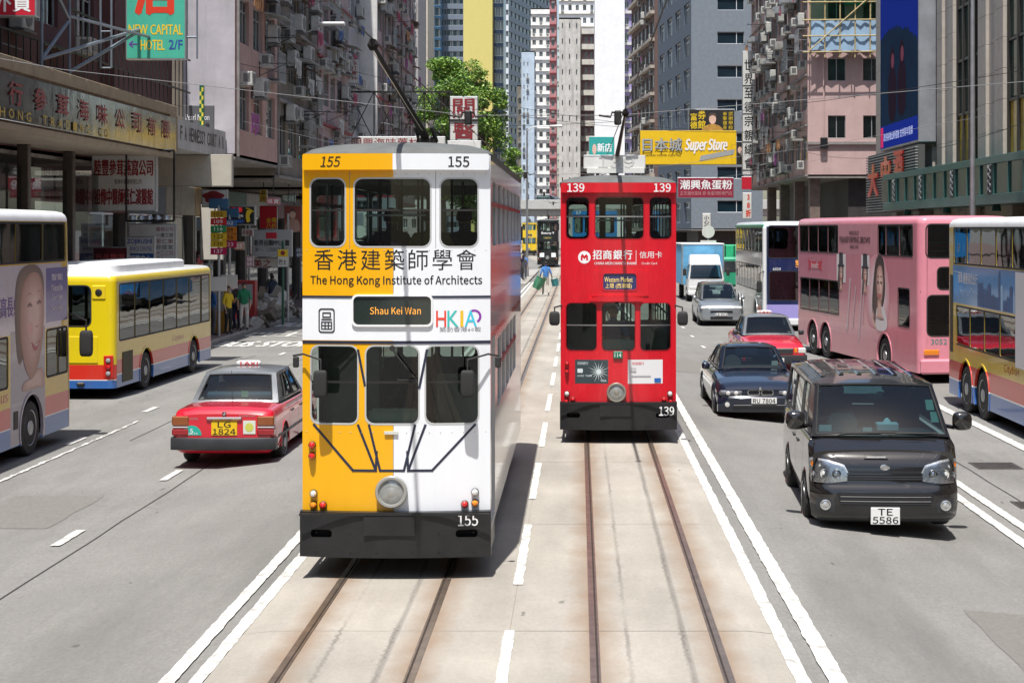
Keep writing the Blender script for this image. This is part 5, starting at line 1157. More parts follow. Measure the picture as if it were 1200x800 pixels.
bb = MB(); bb.loft([[(x, -.10 + .13 * (abs(x) / .84) ** 3 + d, z) for d, z in ((.02, .18), (0, .22), (0, .46), (.03, .50), (.16, .50), (.16, .18))] for x in (-.84, -.78, -.6, -.3, 0, .3, .6, .78, .84)]); obj('front_bumper', bb, navy, root)
part_box(root, 'grille', ink, -.55, .55, -.112, -.09, .24, .33, b=.01); plate(root, ['RU 7804'], .06, -.118, .41, .50, .115, plate_w); round_lamp(root, 'badge', 0, .64, .035, chrome, -.005, .02)
car_seats(root, [(-.36, 2.45), (.36, 2.45)], .80, seat_m); q = MB(); q.box(-.64, .64, 1.42, 1.75, .90, .97, b=.03); obj('dashboard', q, interior_dark, root); q = MB(); q.lathe([(.17, -.012), (.185, 0), (.17, .012)], Matrix.Translation((-.36, 1.85, 1.0)) @ Matrix.Rotation(R(65), 4, 'X'), 20); obj('steering_wheel', q, black_rubber, root)
part_box(root, 'parking_card', mat('card_pale', (.6, .65, .62), .5), .42, .55, 1.55, 1.56, .97, 1.06, b=.002); q = MB(); q.plate(rect(-.46, 1.05, -.40, 1.12), (), .003, front_M(.3, 1.75, 0)); obj('paper_tag', q, lamp_red, root)

# ---- black van (front end at y = 0); its face is one curved skin that every front piece is draped over
vb = mat('paint_black_van', (.013, .0115, .011), .13, .15, var=.1, coat=1)
vroot = thing('van', 'black van with pale papers behind its windscreen', 'van', (3.83, 20.25, -.265), R(-2.6))
st = [(.16, .84, .90, .86, .22, .56, 1.02, 1.06), (.30, .85, .91, .87, .19, .57, 1.10, 1.15), (.42, .86, .92, .88, .19, .58, 1.15, 1.19), (.6, .86, .92, .88, .18, .60, 1.15, 1.19), (4.3, .86, .92, .88, .2, .62, 1.16, 1.18), (4.66, .83, .90, .86, .24, .62, 1.14, 1.16), (4.70, .78, .85, .8, .3, .62, 1.1, 1.12)]
body, S = shell(vroot, st, vb, [.95, 3.52], .33, (.55, 4.6))
for y in (.95, 3.52):
    for sd in (-1, 1): add_wheel(vroot, sd * .825, y, .33, .22, sd, 'alloy', bright_metal, 10)
PROF = [(.17, .10), (.20, .02), (.28, -.045), (.40, -.06), (.56, -.05), (.64, -.01), (.655, .012), (.75, .02), (.88, .045), (.98, .10), (1.08, .20), (1.15, .31), (1.20, .41)]
def van_y(x, z):
    for (z0, y0), (z1, y1) in zip(PROF, PROF[1:]):
        if z <= z1 or z1 == PROF[-1][0]: yc = y0 + (y1 - y0) * max(0, min(1, (z - z0) / (z1 - z0))); break
    q = max(0, (abs(x) - .60) / .325); fade = max(.35, 1 - max(0, z - .9) * 1.6)
    return yc + fade * (.045 * (x / .9) ** 2 + .17 * q ** 3.0)
def drape(name, pts, m, par, off=.0, holes=(), t=0.0, smooth=50):
    mb = MB(); mb.plate(pts, holes, 0, front_M()); bm = bmesh.new(); vs = [bm.verts.new(p) for p in mb.v]
    for f in mb.f:
        try: bm.faces.new([vs[i] for i in f])
        except ValueError: pass
    xs = [p[0] for p in pts]; zs = [p[1] for p in pts]
    for ax, lo, hi in ((0, min(xs), max(xs)), (2, min(zs), max(zs))):
        k = math.floor(lo / .035)
        while k * .035 < hi:
            co = [0, 0, 0]; no = [0, 0, 0]; co[ax] = k * .035 + .001; no[ax] = 1; bmesh.ops.bisect_plane(bm, geom=bm.verts[:] + bm.edges[:] + bm.faces[:], plane_co=co, plane_no=no, dist=1e-5); k += 1
    for v in bm.verts: v.co.y = van_y(v.co.x, v.co.z) - off
    bm.normal_update(); me = bpy.data.meshes.new(name); bm.to_mesh(me); bm.free(); me.materials.append(m); me.shade_smooth(); me.set_sharp_from_angle(angle=R(smooth)); return link(name, me, par)
mir = lambda P: [(-x, z) for x, z in P][::-1]
face = drape('front_panel', [(-.80, .17), (.80, .17), (.90, .24), (.925, .40), (.925, 1.10), (.88, 1.20), (-.88, 1.20), (-.925, 1.10), (-.925, .40), (-.90, .24)], vb, vroot)
roof = greenhouse(vroot, (.40, 1.20, .875), (1.08, 1.80, .765), (4.55, 1.82, .77), (4.66, 1.16, .87), vb, vb, glass('van_glass', (.24, .40, .43), 1.0), [(.03, .04, .97, .97)], [(.1, .2, .9, .85)], [(.14, .06, .30, .92), (.33, .10, .62, .90), (.645, .10, .93, .90)], crown=.10, bulge=.08, sb=.02)
for k in range(6):
    x = -.60 + .24 * k; q = MB(); q.loft([[(x - .035, y, z - .006), (x - .02, y, z + .006), (x + .02, y, z + .006), (x + .035, y, z - .006)] for y, z in [(1.6 + .25 * i, 1.81 + .104 * (1 - (x / .78) ** 4) * (1 - ((2 * ((1.6 + .25 * i - 1.08) / 3.47)) - 1) ** 4) + .006 * (1.6 + .25 * i - 1.08) / 3.47) for i in range(11)]]); obj('roof_rib', q, vb, roof)
for y in (1.28, 2.30, 3.05): seam(body, st, y)
rail_strip(vroot, 'slide_rail', st, 2.3, 4.4, .98, .02, chrome, .004)
refl = mat('lamp_reflector', (.80, .81, .83), .28, .7, var=.35, scale=18, rvar=.1)
HL = [(.47, .69), (.70, .66), (.905, .665), (.92, .78), (.918, .945), (.87, .965), (.70, .945), (.50, .885), (.455, .80)]
for sd in (-1, 1):
    sp = (lambda P: P) if sd > 0 else mir
    rim = drape('headlight', sp(HL), refl, vroot, .004)
    for (xx, zz, rr_, mm) in ((.60, .775, .058, chrome), (.745, .775, .060, lamp_clear), (.865, .765, .04, chrome), (.875, .885, .034, lamp_amber), (.79, .868, .030, lamp_clear)):
        q = MB(); q.lathe([(rr_, 0), (rr_ * .95, .012), (rr_ * .7, .004), (rr_ * .45, .014), (0, .018)], front_M(sd * xx, van_y(xx, zz) - .006, zz), 18); obj('headlight_lens', q, mm, rim)
    drape('headlight_cover', sp(HL), glass('lamp_cover', (.90, .92, .93), 1.0), rim, .026)
    rec = drape('lamp_recess', sp([(.64, .31), (.84, .33), (.86, .48), (.70, .49), (.62, .42)]), bump_m, vroot, .003); q = MB(); q.lathe([(.062, -.02), (.066, .012), (.056, .016), (.05, .006), (.03, .014), (0, .017)], front_M(sd * .745, van_y(.745, .40) - .008, .40), 20); obj('fog_lamp', q, mat('fog_glass', (.55, .55, .53), .1, .5, coat=1), rec)
    q = MB(); q.tube([(sd * .88, .75, 1.30), (sd * .97, .66, 1.29), (sd * 1.04, .62, 1.33)], .028); q.pod(*sorted((sd * .94, sd * 1.19)), .52, .70, 1.26, 1.50, .62); obj('mirror', q, vb, vroot)
    for y in (1.95, 2.55): q = MB(); q.box(sd * .915 - .012, sd * .915 + .02, y, y + .2, .93, .97, b=.01); obj('door_handle', q, vb, vroot)
gr = drape('grille', [(-.47, .70), (.47, .70), (.50, .77), (.46, .815), (-.46, .815), (-.50, .77)], ink, vroot, .003)
for (z0, z1, mm) in ((.716, .730, bump_m), (.742, .757, bump_m), (.770, .790, vb)): drape('grille_bar', rect(-.47, z0, .47, z1), mm, gr, .012)
q = MB(); q.lathe([(.062, 0), (.06, .010), (.045, .012), (.04, .004), (0, .004)], front_M(0, van_y(0, .86) - .004, .862) @ Matrix.Scale(.62, 4, (0, 1, 0)), 20); obj('badge', q, chrome, vroot)
lg = drape('lower_grille', [(-.56, .40), (.56, .40), (.61, .545), (.55, .565), (-.55, .565), (-.61, .545)], ink, vroot, .003)
for k in range(5): drape('grille_bar', rect(-.56, .42 + .028 * k, .56, .428 + .028 * k), chrome if k in (1, 3) else bump_m, lg, .010)
drape('lower_lip', [(-.78, .175), (.78, .175), (.84, .225), (-.84, .225)], bump_m, vroot, .004)
for ln in ([(-.86, 1.17), (-.60, .955), (-.50, .865), (.50, .865), (.60, .955), (.86, 1.17)], [(-.92, .652), (-.45, .646), (.45, .646), (.92, .652)], [(-.62, 1.16), (-.40, .90)], [(.62, 1.16), (.40, .90)]):
    w = .0035 if len(ln) > 2 else .0022
    P_ = [Vector(p) for p in ln]; up = [p + Vector((0, w)) for p in P_]; dn = [p - Vector((0, w)) for p in P_]; drape('bonnet_seam', [tuple(p) for p in dn + up[::-1]], ink, vroot, .0025)
sc2 = drape('bonnet_scoop', [(-.25, .965), (.05, .965), (.04, 1.03), (-.24, 1.03)], vb, vroot, .022); drape('scoop_mouth', [(-.22, .972), (.02, .972), (.015, .995), (-.215, .995)], ink, sc2, .026)
plate(vroot, ['TE', '5586'], -.01, -.085, .275, .36, .21, plate_w)
for (x0, x1) in ((-.55, .0), (.1, .72)):
    q = MB(); q.tube([(x0, .395, 1.215), (x0 + .1, .39, 1.24), (x1, .385, 1.25)], .010, 5); obj('wiper', q, black_rubber, vroot)
q = MB(); q.box(-.80, .80, .55, 1.05, 1.12, 1.24, b=.05); obj('dashboard', q, interior_dark, vroot)
part_box(vroot, 'tissue_box', mat('tissue_box', (.50, .60, .62), .6), -.02, .26, .60, .78, 1.245, 1.345, b=.012); q = MB(); q.lathe([(.06, 1.34), (.045, 1.37), (.02, 1.40), (0, 1.41)], Matrix.Translation((.12, .69, 0)), 7); obj('tissue', q, mat('paper_white', (.75, .76, .76), .8), vroot)
for (a, b_, c, d) in ((.70, 1.50, .84, 1.62), (.74, 1.36, .90, 1.48)):
    q = MB(); q.plate(rect(a - .06, b_, c - .1, d), (), .003, front_M(0, .98, 0)); q.v = [(x, .50 + (z - 1.24) * 1.05, z) for x, y, z in q.v]; obj('windscreen_permit', q, mat('permit_green', (.45, .62, .50), .5), vroot)
part_box(vroot, 'parking_card', mat('card_pale', 0), -.76, -.60, .60, .61, 1.24, 1.32, b=.002); part_box(vroot, 'parking_card', mat('card_pale', 0), -.20, -.08, .60, .61, 1.24, 1.29, b=.002)
q = MB(); q.lathe([(.19, -.014), (.205, 0), (.19, .014)], Matrix.Translation((-.40, 1.10, 1.28)) @ Matrix.Rotation(R(55), 4, 'X'), 22); obj('steering_wheel', q, black_rubber, vroot)
car_seats(vroot, [(-.45, 1.65), (.45, 1.65), (-.45, 2.6), (.45, 2.6)], 1.25, mat('van_seat', (.16, .012, .018), .7)); q = MB(); q.box(-.10, .10, .92, .95, 1.62, 1.70, b=.012); obj('rear_mirror', q, black_rubber, vroot)

# ---- silver people carrier
root = thing('people_carrier', 'silver people carrier driving ahead of the white lorry', 'car', (5.75, 65.2, -.34), 0)
st = [(.0, .70, .76, .70, .26, .50, .68, .72), (.07, .79, .84, .78, .2, .52, .78, .84), (.3, .83, .88, .82, .18, .54, .86, .95), (.95, .84, .90, .84, .18, .56, .94, 1.06), (1.1, .84, .90, .84, .18, .58, .96, 1.05), (4.3, .84, .90, .84, .2, .6, 1.0, 1.04), (4.7, .80, .86, .80, .26, .6, .98, 1.0), (4.78, .74, .80, .74, .34, .6, .9, .95)]
body, S = shell(root, st, silver, [.92, 3.75], .33, (1.0, 4.5))
for y in (.92, 3.75):
    for sd in (-1, 1): add_wheel(root, sd * .79, y, .33, .21, sd, 'alloy', galvanised, 6)
greenhouse(root, (.92, 1.03, .76), (2.0, 1.62, .62), (4.3, 1.66, .62), (4.7, 1.02, .76), silver, mat('roof_black_gloss', (.02, .02, .022), .12, coat=1), car_glass, [(.05, .04, .95, .95)], [(.08, .1, .92, .9)], [(.22, .06, .40, .9), (.43, .08, .68, .9), (.71, .08, .95, .9)], crown=.06, bulge=.06)
for sd in (-1, 1):
    q = MB(); q.box(*sorted((sd * .46, sd * .84)), .0, .40, .66, .80, b=.05); obj('headlight', q, lamp_clear, root); q = MB(); q.pod(*sorted((sd * .90, sd * 1.07)), 1.28, 1.43, 1.01, 1.17, .6); obj('mirror', q, silver, root)
for (z0, z1, mm) in ((.55, .64, ink), (.28, .40, ink)): part_box(root, 'grille', mm, -.45, .45, -.02, .05, z0, z1, b=.01)
plate(root, ['LR 9013'], 0, -.025, .47, .46, .11, plate_w); seam(body, st, 1.5); seam(body, st, 2.7); car_seats(root, [(-.4, 2.4), (.4, 2.4)], 1.06, seat_m)

# ---- white cab-over lorry with a blue box
root = thing('box_lorry', 'white cab-over lorry with a light blue cargo box', 'lorry', (6.85, 87.0, -.34), R(1.0))
cabm = mat('cab_white', (.74, .75, .75), .3, var=.06, coat=.5)
cb = MB(); rg = []
for (y_, hw_, z_, zz) in ((.0, .93, .42, 1.15),): pass
cb.loft([[(x * 1.0, y + f(z), z) for x, y in rrect(-.98, 0, .98, 1.75, .14, 4)] for z, f in [(zq, (lambda z: max(0, z - 1.2) * .30)) for zq in (.40, .8, 1.18)]]); obj('cab', cb, cabm, root)
patch(root, 'screen_frame', [Vector((-.97, .02, 1.18)), Vector((.97, .02, 1.18)), Vector((.84, .36, 2.02)), Vector((-.84, .36, 2.02))], [(.05, .06, .95, .92)], cabm, car_glass, .06)
for sd in (-1, 1):
    P_ = [Vector((.97, .02, 1.18)), Vector((.97, 1.75, 1.18)), Vector((.84, 1.72, 2.02)), Vector((.84, .36, 2.02))]
    if sd < 0: P_ = [Vector((-p.x, p.y, p.z)) for p in (P_[1], P_[0], P_[3], P_[2])]
    patch(root, 'window_frame', P_, [(.18, .08, .72, .9)] if sd > 0 else [(.28, .08, .82, .9)], cabm, car_glass)
    q = MB(); q.box(*sorted((sd * .52, sd * .90)), -.03, .08, .62, .82, b=.04); obj('headlight', q, lamp_clear, root); q = MB(); q.tube([(sd * .95, .1, 1.9), (sd * 1.16, -.05, 1.85), (sd * 1.16, -.05, 1.4)], .015); q.box(*sorted((sd * 1.07, sd * 1.25)), -.1, -.02, 1.4, 1.78, b=.03); obj('mirror', q, black_rubber, root)
q = MB(); q.loft([[(x, y, z) for x, y in rrect(-.85 + i, .38 + j, .85 - i, 1.75, .1, 4)] for z, i, j in ((2.02, 0, 0), (2.08, .02, .05), (2.45, .06, .35), (2.52, .12, .5))]); obj('wind_deflector', q, cabm, root)
part_box(root, 'bumper', cabm, -.98, .98, -.08, .2, .36, .60, b=.04); part_box(root, 'grille', ink, -.5, .5, -.012, .05, .66, .80, b=.01); part_box(root, 'grille_bar', chrome, -.5, .5, -.02, .0, .72, .745, b=.003); plate(root, ['MT 2651'], 0, -.09, .47, .5, .12, plate_w); wtext(root, 'ISUZU', 0, .96, .5, .09, front_M(0, -.004, 0), bump_m)
bx_ = MB(); bx_.box(-1.15, 1.15, 1.95, 7.2, .85, 3.05, b=.02); cargo = obj('cargo_box', bx_, mat('cargo_blue', (.12, .36, .58), .5, var=.18, scale=2, stain=.2), root)
for y in [1.95 + .58 * k for k in range(10)]:
    for sd in (-1, 1): part_box(cargo, 'box_rib', mat('cargo_blue', 0), sd * 1.15 - .02, sd * 1.15 + .025, y, y + .05, .9, 3.0, b=.006)
for (x0, x1) in ((-1.17, -1.09), (1.09, 1.17)): part_box(cargo, 'corner_rail', galvanised, x0, x1, 1.93, 1.98, .85, 3.07, b=.01)
part_box(cargo, 'corner_rail', mat('cargo_white', (.7, .72, .72), .5), -1.18, 1.18, 1.92, 7.22, 3.045, 3.12, b=.02)
q = MB(); q.box(-.45, .45, .4, 7.0, .45, .85); obj('chassis', q, under_dark, root); q = MB(); q.box(-.8, .8, .5, 1.6, 1.15, 1.3); obj('dashboard', q, interior_dark, root)
for y in (.95, 5.6):
    for sd in (-1, 1): add_wheel(root, sd * .88, y, .40, .24, sd)
# ---- green lorry half hidden behind it
root = thing('box_lorry', 'green barred lorry half hidden behind the white lorry', 'lorry', (9.6, 98, -.34), 0)
part_box(root, 'cab', mat('cab_green', (.02, .30, .16), .35, coat=.4), -1.0, 1.0, 0, 1.8, .45, 2.2, b=.12); part_box(root, 'windscreen', mat('dark_screen', (.03, .04, .045), .08, coat=1), -.85, .85, -.012, .1, 1.25, 2.0, b=.05)
part_box(root, 'cargo_box', mat('cargo_green', (.03, .42, .20), .5, var=.15), -1.15, 1.15, 1.9, 6.5, .8, 2.9, b=.02)
for k in range(5): part_box(root, 'box_rib', ink, -1.15 + .55 * k, -1.08 + .55 * k, 1.87, 1.9, .8, 2.9, b=.004)
q = MB(); q.box(-.45, .45, .4, 6.3, .4, .85); obj('chassis', q, under_dark, root)
for y in (.95, 5.2):
    for sd in (-1, 1): add_wheel(root, sd * .88, y, .40, .24, sd)
# ================================================================ BUILDINGS
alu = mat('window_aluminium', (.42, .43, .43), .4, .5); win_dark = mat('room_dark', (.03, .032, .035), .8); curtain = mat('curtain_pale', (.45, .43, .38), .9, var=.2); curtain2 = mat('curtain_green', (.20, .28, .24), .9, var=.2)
pane_m = glass('pane_glass', (.62, .70, .70), 1.1); pane_far = mat('pane_far', (.035, .05, .06), .08, 0, spec=.8, var=.5, scale=.6)
pane_blue = mat('pane_blue', (.010, .024, .034), .06, .2, var=.5, scale=.25); white_frame = mat('frame_white', (.66, .67, .68), .5)
ac_m = mat('ac_white', (.46, .46, .43), .6, var=.2, stain=.35, scale=6); ac_grille = mat('ac_grille', (.13, .13, .13), .6)
_wm = {}
def window_mesh(w, h, style, k):
    key = (round(w, 2), round(h, 2), style, k)
    if key in _wm: return _wm[key]
    m = MB(); t = .05 if style not in ('far', 'white') else .09
    fm = white_frame if style in ('white', 'wide') else alu
    n = {'sash': 3, 'white': 3, 'far': 2, 'wide': 2, 'slit': 1, 'pair': 2}.get(style, 2)
    xs = [-w / 2 + w * i / n for i in range(n + 1)]
    if style == 'wide': xs = [-w / 2, w * .22, w / 2]
    m.box(-w / 2, w / 2, -h / 2, -h / 2 + t, -.04, .02); m.box(-w / 2, w / 2, h / 2 - t, h / 2, -.04, .02)
    for x in xs: m.box(max(-w / 2, x - t / 2), min(w / 2, x + t / 2), -h / 2 + t, h / 2 - t, -.04, .018)
    if style in ('sash', 'white'): m.box(-w / 2 + t, w / 2 - t, h * .22, h * .22 + t * .8, -.035, .012)
    if style == 'wide': m.box(-w / 2 - .06, w / 2 + .06, -h / 2 - .10, -h / 2, -.04, .06); m.box(-w / 2 - .06, w / 2 + .06, h / 2, h / 2 + .08, -.04, .05)
    m.poly([(-w / 2, -h / 2, -.012), (w / 2, -h / 2, -.012), (w / 2, h / 2, -.012), (-w / 2, h / 2, -.012)], 1)
    near = style not in ('far', 'slit', 'wide')
    if near:
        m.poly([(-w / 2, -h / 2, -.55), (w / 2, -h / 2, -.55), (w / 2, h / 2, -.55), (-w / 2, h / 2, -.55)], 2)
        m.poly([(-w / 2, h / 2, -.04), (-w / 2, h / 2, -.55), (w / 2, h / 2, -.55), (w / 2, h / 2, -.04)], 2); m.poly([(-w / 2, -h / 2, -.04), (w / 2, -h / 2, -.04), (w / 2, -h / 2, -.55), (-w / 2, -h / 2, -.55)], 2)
        if style == 'white': m.box(-w / 2, w / 2, -h / 2, h * (.5 - .12 * (k % 4)), -.10, -.09, 3)  # pale sheet behind the glass paints in the sky's reflection
        elif style == 'pair': m.box(-w / 2, w / 2, -h * .5, h * .5, -.30, -.29, 3)
        elif k % 3 == 1: m.box(-w / 2, w * .05, -h * .48, h * .48, -.16, -.14, 3)
        if k % 3 == 2: m.box(w * .1, w / 2, -h * .2, h * .48, -.16, -.14, 3)
    me = m.mesh('window', [fm, pane_m if near else (pane_blue if style == 'wide' else pane_far), win_dark, mat('reflected_sky_pale', (.78, .80, .82), .8) if style == 'white' else (curtain if k % 2 else curtain2)], 0)
    _wm[key] = me; return me
_ac = None
def ac_mesh():
    global _ac
    if _ac is None:
        m = MB(); m.box(-.33, .33, -.22, .22, -.1, .42, b=.02)
        m.box(-.27, .27, -.17, .17, .42, .424, 1)
        for k in range(5): m.box(-.27, .27, -.15 + .07 * k, -.135 + .07 * k, .424, .432)
        for s in (-1, 1): m.box(s * .334 - .003, s * .334 + .003, -.15, .15, .1, .35, 1)
        m.box(-.36, .36, -.26, -.225, -.1, .44)
        _ac = m.mesh('air_conditioner', [ac_m, ac_grille])
    return _ac
def block(name, label, P, z0, z1, walls, spec, loc=None, base=None, cat='building', roof_m=None, group=None):
    """a building on plan P (front-left, front-right, back-right, back-left); spec[i] = how side i is laid out"""
    cx, cy = sum(p[0] for p in P) / len(P), sum(p[1] for p in P) / len(P)
    root = thing(name, label, cat, (cx, cy, -.2), 0, group); inv = Matrix.Translation((-cx, -cy, .2)); rng = random.Random(int(cx * 7 + cy * 13) & 0xffff)
    n = len(P)
    for i in range(n):
        p0, p1 = Vector((*P[i], 0)), Vector((*P[(i + 1) % n], 0)); wl = (p1 - p0).length; T = inv @ face_M((p0.x, p0.y, 0), p1 - p0); sp = spec[i] if i < len(spec) else None
        wm = walls[i % len(walls)]; m = MB()
        if not sp: m.poly([(0, z0, 0), (wl, z0, 0), (wl, z1, 0), (0, z1, 0)], 0, T); obj('wall', m, wm, root, smooth=0); continue
        fh = sp['fh']; nz = int((min(z1, sp.get('top', z1)) - z0 - sp.get('zs', 0)) / fh); zs = z0 + sp.get('zs', 0); nx = sp['nx']; m0, m1 = sp.get('mar', (0, 0)); bw = (wl - m0 - m1) / nx; ww = sp['ww'] * bw if sp['ww'] <= 1 else sp['ww']; wh = sp['wh'] * fh if sp['wh'] <= 1 else sp['wh']; d = sp.get('d', .16)
        q = lambda a, b, c, e, z=0, mi=0: m.poly([(a, b, z), (c, b, z), (c, e, z), (a, e, z)], mi, T)
        if zs > z0: q(0, z0, wl, zs)
        if zs + nz * fh < z1 - .001: q(0, zs + nz * fh, wl, z1)
        if m0: q(0, zs, m0, zs + nz * fh)
        if m1: q(wl - m1, zs, wl, zs + nz * fh)
        for k in range(nz):
            for j in range(nx):
                a, c = m0 + j * bw, m0 + (j + 1) * bw; b, e = zs + k * fh, zs + (k + 1) * fh
                x0, x1 = (a + c) / 2 - ww / 2, (a + c) / 2 + ww / 2; y0 = b + sp.get('off', .30) * fh; y1 = y0 + wh
                q(a, b, c, y0); q(a, y1, c, e); q(a, y0, x0, y1); q(x1, y0, c, y1)
                m.poly([(x0, y0, 0), (x1, y0, 0), (x1, y0, -d), (x0, y0, -d)], 0, T); m.poly([(x0, y1, -d), (x1, y1, -d), (x1, y1, 0), (x0, y1, 0)], 0, T); m.poly([(x0, y0, 0), (x0, y0, -d), (x0, y1, -d), (x0, y1, 0)], 0, T); m.poly([(x1, y0, -d), (x1, y0, 0), (x1, y1, 0), (x1, y1, -d)], 0, T)
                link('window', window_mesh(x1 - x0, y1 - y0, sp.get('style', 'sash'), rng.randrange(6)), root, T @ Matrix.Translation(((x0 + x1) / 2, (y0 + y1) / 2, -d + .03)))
                if rng.random() < sp.get('ac', 0): link('air_conditioner', ac_mesh(), root, T @ Matrix.Translation((rng.uniform(x0 + .3, x1 - .3) if x1 - x0 > .7 else (x0 + x1) / 2, (y0 - .26) if rng.random() < .6 else y1 + .24, 0)))
        w = obj('wall', m, wm, root, smooth=0)
        for (zb, h, pr, bm_) in sp.get('bands', ()):
            for k in range(nz + 1):
                o = MB(); o.box(-.01, wl + .01, zs + k * fh + zb, zs + k * fh + zb + h, -.02, pr, 0, T); obj('ledge', o, bm_, root, smooth=0)
        for x in sp.get('pipes', ()):
            o = MB(); o.cyl(T @ Vector((x, z0, .09)), T @ Vector((x, z1, .09)), .06, n=8); obj('drain_pipe', o, mat('pipe_grey', (.22, .20, .19), .7, var=.3), root)
    r = MB(); r.plate([(p[0], p[1]) for p in P], (), .3, inv @ Matrix.Translation((0, 0, z1 + .02))); obj('roof', r, roof_m or mat('roof_concrete', (.25, .24, .23), .9, var=.2), root, smooth=0)
    r = MB(); r.plate([(p[0], p[1]) for p in P], (), .2, inv @ Matrix.Translation((0, 0, z0 + .1))); obj('soffit', r, mat('soffit_plaster', (.22, .20, .18), .9, var=.25), root, smooth=0)
    return root, inv
def kid(root, inv, name, mb, m, **k):
    mb.v = [tuple(inv @ Vector(p)) for p in mb.v]; return obj(name, mb, m, root, **k)
W_ = lambda nm, c, **k: mat(nm, c, .88, var=k.pop('var', .14), scale=k.pop('scale', 1.2), stain=k.pop('stain', .35), bump=.15, bscale=12, **k)
pink = W_('plaster_pink', (.48, .31, .27)); lilac = W_('plaster_lilac', (.42, .40, .43)); soot = W_('plaster_soot', (.20, .175, .145), stain=.6); mauve = W_('plaster_mauve', (.42, .32, .32)); cream = W_('plaster_cream', (.52, .48, .40)); whitew = W_('plaster_white', (.62, .61, .59), stain=.3)
ledge_m = W_('ledge_concrete', (.24, .22, .21)); redledge = W_('ledge_red', (.28, .07, .08))
# ---- left side of the street
near_spec = dict(fh=3.1, nx=3, ww=.72, wh=.52, off=.32, style='sash', ac=.75, top=17, pipes=(.15,))
l2, i2 = block('tenement_building', 'tenement with a blank lilac end wall and pink front', [(-13.8, 56.6), (-12.0, 56.6), (-12.0, 64.6), (-13.8, 64.6)], 6.1, 26, [lilac, pink], [None, dict(near_spec, mar=(.3, .2))])
l3, i3 = block('tenement_building', 'soot-grey tenement hung with air conditioners', [(-30, 64.65), (-12.1, 64.65), (-12.1, 75), (-30, 75)], 5.6, 28, [soot], [None, dict(near_spec, nx=4, ac=.8, bands=[(.0, .12, .18, ledge_m)])])
l4, i4 = block('tenement_building', 'mauve tenement with red ledges and caged windows', [(-30, 75.05), (-12.2, 75.05), (-12.2, 86), (-30, 86)], 5.4, 30, [mauve], [None, dict(near_spec, nx=5, ww=.7, ac=.8, top=20, bands=[(.0, .10, .22, redledge)])])
l5, i5 = block('tenement_building', 'pale lilac tenement set back from its neighbours', [(-30, 86.05), (-13.0, 86.05), (-13.0, 96.5), (-30, 96.5)], 5.2, 30, [lilac], [None, dict(near_spec, nx=5, ac=.7, top=22)])
l6, i6 = block('tenement_building', 'tall tenement with a white end wall and laundry on its front', [(-30, 96.6), (-12.0, 96.6), (-12.0, 119), (-30, 119)], 5.2, 34, [whitew, mauve], [None, dict(near_spec, nx=9, ac=.8, top=26, pipes=(2.4, 7.5, 12.6), bands=[(0, .1, .12, redledge)])])
# shop fronts under the overhangs: shutters, glass and fascia of each shop
shop_cols = dict(maroon=(.16, .03, .03), slate=(.06, .09, .13), stone=(.22, .21, .18), ochre=(.20, .13, .04), bottle_green=(.04, .10, .07), pearl=(.30, .29, .28), plum=(.12, .04, .07), charcoal=(.05, .05, .05), walnut=(.10, .06, .035), teal=(.03, .10, .11), olive=(.11, .11, .05), rust=(.20, .07, .03), sand=(.28, .24, .17), navy=(.03, .04, .09), brick=(.17, .06, .045), ash=(.15, .15, .15))
rs = random.Random(3); y = 49.8; k = 0; shop_names = list(shop_cols)
while y < 119:
    w = rs.uniform(4.0, 5.6); X = -15.2; cn_ = shop_names[k % 16]; rt = thing('shop', 'arcade shop with a %s fascia above its glass' % cn_.replace('_', ' '), 'shop', (X, y + w / 2, -.2), 0, 'shops under the tenements')
    T = right_M(0, -w / 2, .2)
    m = MB(); m.box(0, w, 4.1, 5.2, -.3, .15, 0, T, b=.02); obj('fascia', m, mat('shop_fascia_' + cn_, shop_cols[cn_], .5, var=.25), rt)
    for (xa, xb) in ((.02, .22), (w - .2, w - .02)): m = MB(); m.box(xa, xb, -.2, 4.1, -.3, .12, 0, T); obj('pier', m, mat('shop_pier', (.16, .15, .14), .6, var=.2), rt)
    m = MB(); m.plate(rect(.25, .3, w - .25, 4.0), (), 0, T @ Matrix.Translation((0, 0, -.1))); obj('window', m, pane_m, rt)
    m = MB(); m.box(.25, w - .25, -.2, 4.1, -2.2, -2.1, 0, T); obj('back_wall', m, mat('shop_back', (.22, .19, .15), .8, var=.4, scale=2), rt)
    for q in range(4):
        m = MB(); xx = .4 + q * (w - 1) / 4; m.box(xx, xx + rs.uniform(.5, .8), -.2, rs.uniform(1.0, 2.6), -1.6, -.6, 0, T, b=.02); obj('display_case', m, mat('goods_%d' % rs.randrange(5), [(.35, .06, .05), (.45, .40, .32), (.08, .14, .25), (.40, .28, .06), (.30, .30, .30)][q % 5], .7, var=.3, scale=5), rt)
    y += w + .05; k += 1
